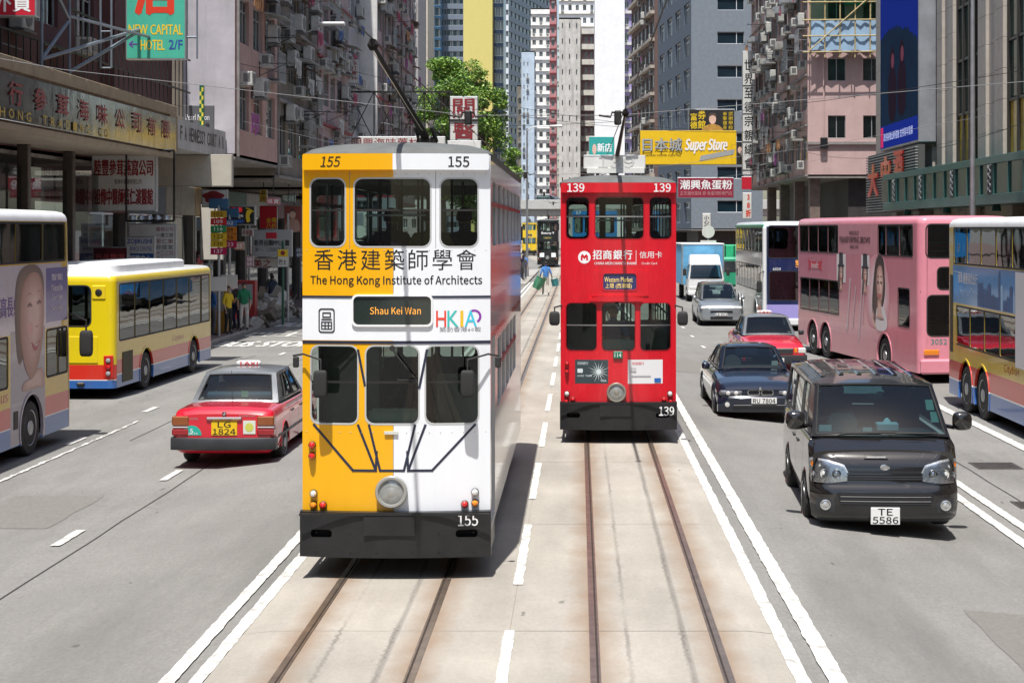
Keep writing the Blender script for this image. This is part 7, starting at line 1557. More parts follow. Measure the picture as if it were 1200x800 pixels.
# ================================================================ SIGNS
def board(label, x0, y0, x1, y1, Y, face, t=.25, frame=None, name='sign', group=None):
    a, b = at(x0, y1, Y), at(x1, y0, Y); m = MB(); m.box(a.x, b.x, Y, Y + t, a.z, b.z, b=.02); root = obj(name, m, frame or galvanised); tag(root, label, 'sign', group)
    f = .04 if b.x - a.x > .8 else .02
    sheet(root, 'face', face, rect(a.x + f, a.z + f, b.x - f, b.z - f), front_M(0, Y - .004, 0)); return root, a, b
def chars(root, s, x0, y0, x1, y1, Y, m, bold=.03, **k):
    a, b = at(x0, y1, Y), at(x1, y0, Y); wtext(root, s, (a.x + b.x) / 2, (a.z + b.z) / 2, b.x - a.x, b.z - a.z, front_M(0, Y - .008, 0), m, bold=bold, **k)
def sc(nm, c, rough=.45, **k): return mat('sign_' + nm, c, rough, var=.06, scale=2, **k)
s_red, s_white, s_green = sc('red', (.50, .012, .03)), sc('white', (.62, .61, .58), stain=.2), sc('green', (.06, .40, .28), stain=.3); i_red, i_dkred, i_yel, i_blue = sc('ink_red', (.62, .04, .015)), sc('ink_dark_red', (.24, .02, .025)), sc('ink_yellow', (.70, .50, .02)), sc('ink_blue', (.03, .06, .30))
r, a, b = board('red sign board with white characters on a steel frame', -45, -40, 43, 20, 36, s_red); chars(r, '珠外貿', -32, -8, 36, 14, 36, white_ink)
r, a, b = board('green hotel sign with one huge red character', 147, -75, 218, 70, 45, s_green); chars(r, '店', 160, -38, 206, 17, 45, i_red, bold=.05); chars(r, 'NEW CAPITAL', 151, 29, 214, 41, 45, i_yel, bold=.02); chars(r, 'HOTEL', 165, 47, 193, 59, 45, i_yel, bold=.02); chars(r, '2/F', 198, 47, 214, 58, 45, i_blue, bold=.02); chars(r, '←', 151, 48, 161, 56, 45, mat('sign_ink_violet', (.12, .03, .3), .5), bold=.04)
r, a, b = board('white sign board with two rows of tall red characters', 107, 179, 183, 248, 48.3, s_white); chars(r, '陸豐參茸燕窩公司', 111, 187, 179, 206, 48.3, i_dkred); chars(r, '祖傳中醫師藍仁濱醫館', 111, 221, 179, 240, 48.3, i_dkred); chars(r, '香港中草藥有限公司', 134, 210, 166, 216, 48.3, ink, bold=.0)
board('plain beige hanging board beneath the white canopy', 184, 181, 272, 219, 54, mat('sign_beige', (.46, .43, .36), .6, var=.08, stain=.15), frame=mat('sign_beige_edge', (.30, .28, .24), .6))
r, a, b = board('cream sign with a dark red clasped emblem', 236, 222, 266, 243, 57.5, s_white); p = at(250, 231, 57.5); sheet(r, 'emblem', i_dkred, [(p.x + .36 * math.cos(t) * (1 + .18 * math.sin(5 * t)), p.z + .22 * math.sin(t)) for t in [2 * math.pi * k / 30 for k in range(30)]], front_M(0, 57.49, 0))
r, a, b = board('black massage sign with a yellow footprint', 262, 241, 299, 264, 60, ink); chars(r, '富足康', 264, 243, 284, 249, 60, sc('neon_red', (.7, .02, .03), emit=.3)); chars(r, 'Massage', 264, 250, 285, 256, 60, white_ink, bold=.02); chars(r, '2187 3833', 264, 257.5, 285, 261, 60, sc('neon_blue', (.02, .12, .5), emit=.2), bold=.0)
p = at(291, 252, 60); sheet(r, 'footprint', i_yel, blob([(p.x - .05, p.z - .26), (p.x + .07, p.z - .22), (p.x + .05, p.z - .02), (p.x + .14, p.z + .14), (p.x - .02, p.z + .19), (p.x - .09, p.z + .02)]), front_M(0, 59.99, 0))
for k in range(5): sheet(r, 'footprint', i_yel, circle(p.x - .07 + .06 * k, p.z + .25 - .012 * k * k * .6, .028, 8), front_M(0, 59.99, 0))
r, a, b = board('white and blue service centre sign above the bus', 146, 277, 181, 309, 50.2, s_white); q = at(146, 309, 50.2), at(181, 297, 50.2); sheet(r, 'face', sc('blue', (.015, .08, .26)), rect(q[0].x + .03, q[0].z + .03, q[1].x - .03, q[1].z), front_M(0, 50.19, 0)); chars(r, 'ZOJIRUSHI', 149, 280, 178, 287, 50.2, i_blue); chars(r, 'SERVICE CENTRE', 149, 289, 178, 294, 50.2, i_blue, bold=.0); chars(r, '服務中心', 152, 299, 177, 306, 50.19, white_ink)
r, a, b = board('white board listing rows of dark characters behind the service sign', 150, 262, 206, 309, 51.5, s_white)
for k, t in enumerate(('醫務公司', '一樓三號', '至仁里', '診症室', '一二三四', '五六七八')): chars(r, t, 183, 266 + 7 * k, 203, 271 + 7 * k, 51.5, i_dkred if k % 2 == 0 else ink, bold=.0)
r, a, b = board('dark red shop banner above the single-deck bus', 75, 289, 150, 332, 49.5, sc('maroon', (.13, .012, .02))); chars(r, '戶外旅遊', 112, 297, 146, 309, 49.49, sc('ink_pinkred', (.6, .1, .1))); 
r, a, b = board('grey notice board lettered PPS above the rubble heap', 295, 269, 342, 301, 66, sc('grey', (.36, .37, .37), stain=.15)); chars(r, '新界谷圍PPS火牆', 298, 281, 339, 288, 66, ink); chars(r, '第一、二四街道官方', 299, 290, 337, 295, 66, ink, bold=.0); q = at(318, 276, 66); sheet(r, 'face', s_red, rect(q.x - .22, q.z - .12, q.x + .22, q.z + .12), front_M(0, 65.985, 0))
r, a, b = board('small yellow and white bus plate on the notice pole', 325, 292, 338, 313, 64, s_white, .06); q = at(331.5, 296.5, 64); sheet(r, 'face', i_yel, rect(q.x - .2, q.z - .14, q.x + .2, q.z + .14), front_M(0, 63.985, 0)); sheet(r, 'face', i_dkred, circle(q.x, q.z, .09), front_M(0, 63.98, 0)); chars(r, '巴士', 327, 304, 336, 310, 64, ink)
r, a, b = board('white and red handwritten board under the notice board', 294, 302, 326, 314, 66.5, s_white, .1); chars(r, '美之', 297, 304, 318, 313, 66.5, i_dkred)
r, a, b = board('red poster with yellow characters in the arcade', 304, 241, 325, 268, 70, s_red, .1); chars(r, '全場', 312, 255, 324, 261, 70, i_yel); chars(r, '八折', 312, 262, 324, 267, 70, i_yel)
r, a, b = board('portrait poster in warm red tones in the arcade', 333, 241, 354, 272, 72, sc('poster_red', (.28, .07, .06)), .1); q = at(343, 251, 72); sheet(r, 'print', skin_p, circle(q.x, q.z, .14, 14, .2), front_M(0, 71.985, 0)); sheet(r, 'print', skin_d, blob([(q.x - .3, q.z - .75), (q.x + .3, q.z - .75), (q.x + .26, q.z - .3), (q.x, q.z - .2), (q.x - .26, q.z - .3)]), front_M(0, 71.988, 0)); sheet(r, 'print', hair_p, blob([(q.x - .16, q.z + .04), (q.x, q.z + .26), (q.x + .16, q.z + .04), (q.x, q.z + .14)]), front_M(0, 71.98, 0))
board('tall white light panel behind the massage sign', 234, 240, 262, 305, 64.5, sc('panel_white', (.55, .52, .46)), .15)
r, a, b = board('white sign with red characters fixed high on the tenement', 400, 70, 420, 98, 88, s_white); chars(r, '黃錦華', 402, 72, 410, 94, 88, i_dkred, vertical=True); chars(r, '跌打骨科', 412, 72, 418, 94, 88, i_dkred, vertical=True)
r, a, b = board('tall white sign with two dark red characters over the road', 527, 113, 560, 165, 90, s_white); chars(r, '關', 531, 116, 556, 138, 89.99, i_dkred, bold=.018); chars(r, '醫', 531, 144, 556, 163, 89.99, i_dkred, bold=.018); q = at(527, 141, 90); part_box(r, 'divider', dark_metal, q.x, at(560, 141, 90).x, 89.93, 90.1, q.z - .06, q.z + .06)
r, a, b = board('long white sign with red characters behind the tram roof', 404, 160, 522, 174, 82, s_white); chars(r, '明興海味藥材行', 412, 162, 505, 172, 82, i_dkred, bold=.012)
board('low white sign box beneath the tall white sign', 524, 165, 564, 176, 86, sc('box_white', (.70, .69, .66)))
sy = sc('superyellow', (.78, .50, .008)); r, a, b = board('large yellow store sign with silver lettering over the road', 750, 153, 863, 193, 125, sy, .5, frame=mat('frame_yellow', (.5, .33, .02), .5)); slv = mat('sign_silver', (.55, .56, .56), .3, .5); chars(r, '日本城', 753.6, 162.7, 799.6, 177.7, 124.99, mat('sign_shadow', (.10, .12, .16), .5), bold=.03); chars(r, '日本城', 753, 162, 799, 177, 124.9, slv, bold=.02); chars(r, 'JAPAN HOME CENTRE', 756, 181, 798, 184, 124.99, ink, bold=.0); chars(r, 'Super Store', 803, 163, 852, 180, 124.97, white_ink, bold=.04, italic=.3)
p0, p1 = at(820, 187, 124.7), at(860, 180, 124.7); sheet(r, 'underline', slv, [(p0.x, p0.z - .1), (p1.x, p1.z - .05), (p1.x + .1, p1.z + .35), (p0.x + .1, p0.z + .3)], front_M(0, 124.98, 0))
r, a, b = board('black sign with yellow characters and a portrait above the yellow sign', 807, 128, 861, 154, 127, sc('black', (.02, .02, .022))); chars(r, '富德', 809, 133, 817, 151, 127, i_yel, vertical=True); chars(r, '券館', 818, 130, 827, 151, 127, i_yel, vertical=True); chars(r, '拳擊健身', 847, 131, 852, 152, 127, i_yel, vertical=True, bold=.0); chars(r, '武術學校', 853.5, 131, 859, 152, 127, i_yel, vertical=True, bold=.0)
q = at(835, 141, 127); sheet(r, 'print', skin_p, circle(q.x, q.z + .1, .28, 14, .42), front_M(0, 126.985, 0)); sheet(r, 'print', hair_p, blob([(q.x - .3, q.z + .25), (q.x - .2, q.z + .55), (q.x + .2, q.z + .55), (q.x + .3, q.z + .25), (q.x, q.z + .4)]), front_M(0, 126.98, 0)); sheet(r, 'print', mat('print_gold', (.50, .28, .06), .4, var=.4, scale=4), blob([(q.x - .75, q.z - .85), (q.x + .75, q.z - .85), (q.x + .55, q.z - .45), (q.x, q.z - .3), (q.x - .55, q.z - .45)]), front_M(0, 126.984, 0))
r, a, b = board('tall white vertical sign with black brush characters', 870, 60, 885, 205, 118, s_white, .35)
for k, ch in enumerate('世界至德宗親總會'): chars(r, ch, 872.5, 70 + 16.5 * k, 882.5, 82 + 16.5 * k, 118, ink, name='character', bold=.02)
for k in (1, 3, 5, 7): q = at(870, 68 + 16.5 * k + 16, 118); part_box(r, 'divider', dark_metal, q.x, at(885, 0, 118).x, 117.96, 118.1, q.z, q.z + .04)
r, a, b = board('maroon noodle shop sign with white characters', 794, 208, 860, 232, 112, sc('noodle_red', (.26, .012, .04))); chars(r, '潮興魚蛋粉', 797, 211, 858, 222, 112, white_ink, bold=.03); chars(r, '正宗潮州風味 即 魚蛋河粉專門店', 797, 224, 858, 229, 112, sc('ink_pink', (.5, .25, .25)), bold=.0)
r, a, b = board('small white vertical sign on the shop front', 823, 250, 833, 276, 110, s_white, .15); chars(r, '小心梯級', 825, 253, 831, 273, 110, ink, vertical=True)
r, a, b = board('red and white vertical sale banner', 870, 226, 881, 256, 108, s_white, .1); chars(r, '38折', 874, 228, 880, 254, 108, i_red, vertical=True, bold=.05)
board('small red square sign under the vertical sign', 869, 207, 881, 222, 116, s_red, .2)
r, a, b = board('teal advertisement board above the red tram', 690, 160, 720, 188, 150, sc('teal', (.03, .33, .30))); q = at(694, 175, 150); sheet(r, 'print', skin_p, circle(q.x + .2, q.z, .2, 12, .5), front_M(0, 149.98, 0)); chars(r, '新店', 700, 168, 717, 178, 150, white_ink)
r, a, b = board('small portrait sign beside the yellow store sign', 863, 166, 870.5, 193, 121, sc('black', 0), .1); q = at(867, 176, 121); sheet(r, 'print', skin_p, circle(q.x, q.z, .16, 12, .26), front_M(0, 120.98, 0))
# small projecting signs crowded under the arcade
rq = random.Random(21); hues = [('crimson', (.42, .02, .03), white_ink), ('white', (.55, .54, .50), i_dkred), ('yellow', (.58, .40, .03), ink), ('green', (.03, .20, .10), white_ink), ('navy', (.02, .04, .15), white_ink), ('orange', (.50, .16, .02), white_ink), ('grey', (.28, .28, .28), ink), ('pink', (.50, .18, .24), white_ink), ('black', (.02, .02, .02), i_yel), ('pale blue', (.20, .34, .46), ink)]
for k, (tx_, Y, px_, py_, w_, h_) in enumerate((('珠寶', 61, 312, 232, 16, 8), ('茶餐廳', 63, 283, 268, 14, 9), ('藥房', 67, 304, 222, 9, 15), ('電器', 70, 330, 228, 16, 9), ('眼鏡', 73, 346, 290, 10, 12), ('麵家', 60, 274, 283, 12, 10), ('押', 76, 341, 246, 7, 12), ('鐘錶', 62.5, 288, 300, 9, 13), ('海味', 79, 350, 222, 12, 8), ('書局', 58.6, 247, 268, 9, 14))):
    nm_, c_, in_k = hues[k]; r, a, b = board('small %s shop sign hanging under the arcade' % nm_, px_, py_, px_ + w_, py_ + h_, Y, sc('small_' + nm_.replace(' ', '_'), c_), .12); v_ = h_ > w_ and len(tx_) > 1; chars(r, tx_, px_ + 1.2, py_ + 1.2, px_ + w_ - 1.2, py_ + h_ - 1.2, Y, in_k, bold=.01, vertical=v_); part_box(r, 'hanger', dark_metal, (a.x + b.x) / 2 - .02, (a.x + b.x) / 2 + .02, Y + .04, Y + .08, b.z, b.z + .8, b=.004)
# lattice girder that carries the tall sign
tr = thing('sign_girder', 'black steel lattice girder reaching from the tenement over the road', 'girder', (-12.3, 90.4, 8.5)); inv = Matrix.Translation((12.3, -90.4, -8.5)); X0, X1 = -14.2, -7.2
for z in (8.45, 11.2): m = MB(); m.box(X0, X1 + .2, 90.35, 90.45, z - .05, z + .05); kid(tr, inv, 'chord', m, dark_metal)
for k in range(6):
    xa, xb = X0 + (X1 - X0) * k / 5, X0 + (X1 - X0) * (k + 1) / 5; m = MB(); m.tube([(xa, 90.4, 8.45), (xa, 90.4, 11.2)], .035, 5); kid(tr, inv, 'upright', m, dark_metal)
    if k < 5:
        for (za, zb) in ((8.45, 11.2), (11.2, 8.45)): m = MB(); m.tube([(xa, 90.4 + (.06 if za > 9 else 0), za), (xb, 90.4 + (.06 if za > 9 else 0), zb)], .03, 5); kid(tr, inv, 'diagonal', m, dark_metal)
# steel frame that holds the red and green signs
fr = thing('sign_gantry', 'grey-blue steel frame bracing the signs on the canopy', 'frame', (-13.4, 38, 7.3)); inv = Matrix.Translation((13.4, -38, -7.3)); bl_ = mat('steel_blue_grey', (.20, .23, .27), .5, .4, var=.15)
def bar(pa, pb, r_=.045): m = MB(); m.tube([pa, pb], r_, 6); kid(fr, inv, 'bar', m, bl_)
P1, P2 = (-12.75, 38.5), (-12.75, 40.6)
for p in (P1, P2): bar((*p, 7.3), (*p, 15))
for (za, zb) in ((7.6, 8.8), (9.9, 8.8), (10.2, 11.2)): bar((*P1, za), (*P2, zb))
bar((*P1, 7.6), (-12.2, 45, 9.1)); bar((*P2, 7.5), (-12.2, 45, 9.05)); bar((*P2, 8.9), (-11.9, 45.1, 8.9)); bar((-15, 36, 7.9), (-12.6, 36.1, 8.5), .03)
for xx in (-13.15, -12.85): bar((xx, 44.6, 8.0), (xx, 44.6, 15), .03)
for zz in (8.0, 9.0, 10.0): bar((-13.15, 44.6, zz), (-12.85, 44.6, zz), .02)
for zz in (8.9, 10.2): bar((at(218, 30, 45).x, 45.1, zz), (at(230, 30, 45).x, 45.1, zz), .03)
bar((at(230, 30, 45).x, 45.1, 8.3), (at(230, 30, 45).x, 45.1, 13), .03)
# hanging hoop of black tube under the canopy
hp = thing('hanging_frame', 'black tube frame with spotlights hanging below the canopy', 'frame', (-12.2, 48.8, 4.0)); inv = Matrix.Translation((12.2, -48.8, -4.0)); p0, p1 = at(148, 176, 47.5), at(204, 259, 47.5)
for (pa, pb) in (((p0.x, 47.5, p0.z), (p0.x, 47.5, p1.z)), ((p1.x, 47.5, p0.z), (p1.x, 47.5, p1.z)), ((p0.x, 47.5, p1.z), (p1.x, 47.5, p1.z)), ((p0.x, 47.5, p0.z), (p1.x, 47.5, p0.z))): m = MB(); m.tube([pa, pb], .035, 6); kid(hp, inv, 'bar', m, black_paint)
for k in range(5): m = MB(); x = p0.x + .2 + .25 * k; m.lathe([(.04, .1), (.11, 0), (.09, 0)], Matrix.Translation((x, 47.4, p1.z + .08)) @ Matrix.Rotation(R(25), 4, 'X'), 12); kid(hp, inv, 'spotlight', m, galvanised)

# ================================================================ WIRES, LAMPS, STOP
wire_m = mat('wire_dark', (.05, .05, .05), .5, .5); wire_l = mat('wire_light', (.12, .12, .125), .6, .3)
for x, lb in ((-1.87, 'overhead contact wire above the yellow tram track'), (.665, 'overhead contact wire above the red tram track')):
    m = MB(); m.tube([(x + bend(y), y, 5.30) for y in [-30 + 10 * k for k in range(27)]], .008, 5); tag(obj('contact_wire', m, wire_m), lb, 'wire')
def span(Y, zl, zr, lb, hang=True, r_=.006, mm=None, x0=-14.5, x1=14.6, zm=5.50):
    rt = thing('span_wire', lb, 'wire', (0, Y, zm)); inv = Matrix.Translation((0, -Y, -zm)); m = MB(); m.tube([(x0, Y, zl), (x0 * .55 - .8, Y, (zl + zm) / 2 - .12), (-1.87, Y, zm), (.665, Y, zm), (x1 * .55 + .2, Y, (zr + zm) / 2 - .12), (x1, Y, zr)], r_, 5); kid(rt, inv, 'cable', m, mm or wire_l)
    if hang:
        for x in (-1.87, .665):
            m = MB(); m.tube([(x - .32, Y, zm), (x - .12, Y, zm - .03), (x - .1, Y, zm + .05), (x + .1, Y, zm + .05), (x + .12, Y, zm - .03), (x + .32, Y, zm)], .018, 6); m.box(x - .06, x + .06, Y - .1, Y + .1, zm - .16, zm + .08, b=.02); kid(rt, inv, 'insulator', m, dark_metal)
span(27.5, 7.3, 7.0, 'span wire carrying insulators over both tram tracks by the red tram'); span(57, 8.0, 7.6, 'span wire stretched across the street behind the red tram'); span(88, 8.2, 7.6, 'span wire across the street near the tall white sign'); span(120, 8.4, 7.8, 'span wire across the street before the yellow store sign'); 
for k, (p, q, lb) in enumerate((((-12.0, 57, 9.4), (13.0, 93, 9.2), 'slack cable slung from the pink tenement to the corner tenement'), ((14.6, 50, 8.6), (-12.0, 97, 10), 'slack cable crossing in front of the video screen'), ((14.5, 46, 7.3), (13, 92, 7.9), 'slack cable along the stone-faced building'), ((-12.1, 70, 11), (13, 100, 9.5), 'slack cable high across the street'), ((8.8, 160, 12), (13, 110, 10.2), 'slack cable from the slate building to the corner tenement'))):
    P_ = Vector(p); Q_ = Vector(q); m = MB(); m.tube([P_.lerp(Q_, t / 10) - Vector((0, 0, .9 * (1 - (t / 5 - 1) ** 2))) for t in range(11)], .012, 4); tag(obj('cable', m, wire_m), lb, 'cable')
def street_lamp(x, y, h, dx, lb):
    rt = thing('street_lamp', lb, 'street lamp', (x, y, gz(x, y)), 0); m = MB(); m.tube([(0, 0, 0), (0, 0, h * .5), (0, 0, h)], [.10, .08, .06], 10); m.cyl((0, 0, 0), (0, 0, .9), .14, n=12); obj('pole', m, galvanised, rt); m = MB(); m.tube([(0, 0, h - .2), (dx * .3, 0, h + .1), (dx, 0, h + .15)], .04, 6); obj('arm', m, galvanised, rt)
    m = MB(); a_, b_ = sorted((dx, dx + (1.0 if dx > 0 else -1.0))); m.box(a_, b_, -.16, .16, h + .06, h + .24, b=.07); obj('lamp_head', m, mat('lamp_head', (.55, .55, .55), .4, .3), rt)
street_lamp(-3.75, 118, 11.0, 1.6, 'slim street lamp on the tram stop island'); street_lamp(12.2, 50.2, 12.5, -2.0, 'street lamp before the stone-faced building')
rt = thing('street_lamp', 'long lamp on an arm fixed to the soot-grey tenement', 'street lamp', (-12.1, 72, 12.3)); m = MB(); m.tube([(0, 0, 0), (.9, 0, .35)], .04, 6); obj('arm', m, galvanised, rt); m = MB(); m.box(.5, 1.75, -.15, .15, .28, .45, b=.06); obj('lamp_head', m, mat('lamp_head', 0), rt)
# tram stop island
isl = MB(); isl.box(-5.0, -3.35, 104, 138, -.3, .10, b=.03); o = struct('tram_stop_island', isl, kerb_m); o['kind'] = 'structure'
for k in range(9):
    rt = thing('railing', 'grey steel railing along the tram stop island', 'railing', (-4.9, 106 + 3.4 * k, .10), 0, 'island railings'); 
    for z in (.3, .65, 1.0): m = MB(); m.tube([(0, 0, z), (0, 3.3, z)], .025, 5); obj('rail', m, galvanised, rt)
    for y in (0, 1.65, 3.3): m = MB(); m.tube([(0, y, 0), (0, y, 1.02)], .03, 5); obj('post', m, galvanised, rt)
rt = thing('traffic_signal', 'black three-headed traffic signal at the tram stop', 'traffic light', (-4.2, 108, .10)); m = MB(); m.cyl((0, 0, 0), (0, 0, 3.6), .06); obj('pole', m, galvanised, rt)
for (x, z) in ((-.25, 2.5), (.28, 2.7), (0, 1.7)):
    m = MB(); m.box(x - .2, x + .2, -.15, .15, z, z + .95, b=.04); sg = obj('signal_head', m, black_paint, rt)
    for j in range(3): round_lamp(sg, 'signal_lamp', x, z + .18 + .3 * j, .1, [mat('signal_green', (.01, .12, .06), .2), mat('signal_amber', (.2, .09, .01), .2), mat('signal_red', (.2, .01, .01), .2)][j], -.15, .05)
rt = thing('bollard', 'yellow illuminated bollard at the end of the island', 'bollard', (-4.6, 104.6, .10)); m = MB(); m.lathe([(.22, 0), (.22, .7), (.18, .95), (0, 1.0)], None, 14); obj('body', m, mat('bollard_yellow', (.7, .45, .02), .4), rt); sheet(rt, 'face', white_ink, circle(0, .6, .12), front_M(0, -.225, 0))
# bus stop poles with stacked route plates
for (px_, Y, lb, cols, z1) in ((256.5, 57, 'bus stop pole with yellow, green and red route plates', ['ochre', 'red', 'green', 'yellow', 'yellow', 'crimson'], 4.6), (269, 59.5, 'second bus stop pole with orange and blue plates', ['blue', 'orange', 'orange', 'crimson'], 4.3)):
    q = at(px_, 300, Y); rt = thing('bus_stop', lb, 'bus stop', (q.x, Y, -.21)); m = MB(); m.cyl((0, 0, 0), (0, 0, z1), .05); obj('pole', m, galvanised, rt); m = MB(); m.box(-.35, .35, -.04, .04, z1 - .1, z1 + .25, b=.03); obj('flag', m, mat('flag_blue', (.04, .12, .22), .4), rt)
    for j, c in enumerate(cols):
        zz = z1 - .42 - .26 * j; m = MB(); m.box(-.28, .28, -.07, -.05, zz, zz + .24, b=.01); pt = obj('route_plate', m, mat('route_' + c, dict(ochre=(.50, .30, .02), red=(.5, .02, .02), green=(.03, .25, .08), yellow=(.62, .42, .02), crimson=(.45, .01, .08), blue=(.05, .15, .35), orange=(.55, .18, .02))[c], .4), rt); wtext(pt, str(102 + 7 * j), 0, zz + .12, .3, .13, front_M(0, -.073, 0), ink if c in ('ochre', 'yellow', 'orange') else white_ink)
    m = MB(); m.box(-.3, .3, -.08, -.04, 1.6, 2.1, b=.01); obj('timetable', m, s_white, rt)
for (px_, Y, c, lb) in ((262, 59, (.45, .25, .04), 'yellow ticket machine cabinet at the bus stop'), (296, 64, (.35, .03, .03), 'red advertisement pillar behind the queue')):
    q = at(px_, 340, Y); rt = thing('kiosk', lb, 'kiosk', (q.x - .3, Y, -.21)); m = MB(); m.box(-.4, .4, 0, .5, 0, 1.75, b=.03); obj('body', m, mat('kiosk_%d' % int(Y), c, .5, var=.1), rt); m = MB(); m.box(-.3, .3, -.012, 0, .8, 1.6); obj('poster', m, sc('grey', 0), rt)
q = at(331, 318, 64); rt = thing('sign_pole', 'slim green pole carrying the yellow and white plate', 'pole', (q.x, 64.1, -.21)); m = MB(); m.cyl((0, 0, 0), (0, 0, 3.3), .05); obj('pole', m, mat('pole_green2', (.02, .10, .06), .5), rt)
for (px_, Y, lb) in ((296, 67, 'hanger pole of the notice board'), (341, 67, 'second hanger pole of the notice board')):
    q = at(px_, 300, Y); m = MB(); m.cyl((q.x, 66.3, -.21), (q.x, 66.3, 4.2), .05); tag(obj('sign_pole', m, galvanised), lb, 'pole')
rt = thing('traffic_sign', 'round white traffic sign with a square plate on a grey post', 'traffic sign', (at(830, 270, 102).x, 102, -.21)); m = MB(); m.cyl((0, 0, 0), (0, 0, 4.0), .05); obj('pole', m, galvanised, rt); sheet(rt, 'disc', s_white, circle(0, 3.6, .4, 20), front_M(0, -.06, 0), .02); part_box(rt, 'plate', s_white, -.5, .5, -.08, -.05, 2.3, 3.05)
# heap of rubble on the pavement
rr2 = random.Random(9); m = MB()
for k in range(260):
    d = rr2.gauss(0, 1); x = -12.95 + .35 * rr2.gauss(0, 1); x = min(x, -12.5); y = 68 + 2.4 * d; h = 1.0 * math.exp(-d * d * .6) * rr2.random(); s = rr2.uniform(.08, .35)
    Mr = Matrix.Translation((x, y, -.18 + h)) @ Matrix.Rotation(rr2.uniform(-1.2, 1.2), 4, 'X') @ Matrix.Rotation(rr2.uniform(-1.2, 1.2), 4, 'Y') @ Matrix.Rotation(rr2.uniform(0, 3), 4, 'Z')
    if k % 5 == 0: m.box(-s * 2.6, s * 2.6, -.12, .12, -.015, .015, k % 3, Mr)
    else: m.box(-s, s, -s * .7, s * .7, -s * .4, s * .4, k % 3, Mr, b=.02)
o = obj('rubble', m, [mat('rubble_a', (.30, .28, .25), .9, var=.3), mat('rubble_b', (.45, .43, .40), .9, var=.2), mat('rubble_c', (.16, .13, .11), .9, var=.3)]); tag(o, 'heap of broken boards and rubble on the pavement', 'rubble', kind='stuff')

# ================================================================ TREES
bark = mat('bark', (.10, .075, .055), .9, var=.3, bump=.4)
def leaf_m(nm, c):
    m = mat(nm, c, .55, var=.5, scale=.8); b = m.node_tree.nodes['Principled BSDF']; b.inputs['Transmission Weight'].default_value = 0; b.inputs['Subsurface Weight'].default_value = 0; return m
leaves = [leaf_m('leaf_dark', (.055, .13, .018)), leaf_m('leaf_mid', (.12, .24, .03)), leaf_m('leaf_light', (.25, .36, .05))]
def tree(lb, x, y, h, rx, rz, n, seed, zc, light=.3):
    r = random.Random(seed); rt = thing('street_tree', lb, 'tree', (x, y, -.2)); m = MB(); m.tube([(0, 0, 0), (.1, 0, h * .25), (-.1, .1, h * .5), (.2, 0, h * .75)], [.38, .32, .24, .1], 10)
    C = []
    for k in range(44):
        a = r.uniform(0, 6.28); q = r.random() ** .6; z = zc + rz * r.uniform(-.95, .95); f = math.sqrt(max(.05, 1 - ((z - zc) / rz) ** 2)); c = Vector((rx * q * f * math.cos(a), rx * q * f * math.sin(a) * .8, z)); C.append((c, r.uniform(.9, 1.9) * rx / 5)); p0 = Vector((0, 0, max(h * .28, min(h * .7, z - 2.5)))); m.tube([p0, p0.lerp(c, .5) + Vector((0, 0, .5)), c], [.12, .07, .03], 5)
    obj('trunk', m, bark, rt); L_ = MB(); v = []; f = []; mi = []
    for k in range(n):
        c, s = r.choice(C); d = Vector((r.gauss(0, 1), r.gauss(0, 1), r.gauss(0, 1))).normalized() * s * r.random() ** .4; d.z *= .75; p = c + d
        sz = r.uniform(.10, .24); u = Vector((r.gauss(0, 1), r.gauss(0, 1), r.gauss(0, .6))).normalized(); w = u.cross(Vector((r.gauss(0, 1), r.gauss(0, 1), r.gauss(0, 1)))).normalized(); b = len(v)
        v += [p - u * sz, p + w * sz * .5, p + u * sz, p - w * sz * .5]; f.append((b, b + 1, b + 2, b + 3)); q = r.random(); mi.append(2 if q < light else (1 if q < .75 else 0))
    L_.add_m(v, f, mi); obj('crown', L_, leaves, rt, smooth=0); return rt
tree('broad leafy tree in front of the blue glass tower', -15.6, 186, 23, 5.0, 8.0, 24000, 4, 15.0)
tree('tall leafy tree behind the tall white sign', -11.2, 190, 20, 4.6, 7.6, 22000, 5, 12.5)
tree('slender light green tree before the yellow tower wall', -13.4, 196, 25, 3.4, 6.5, 12000, 6, 17.5, .75)
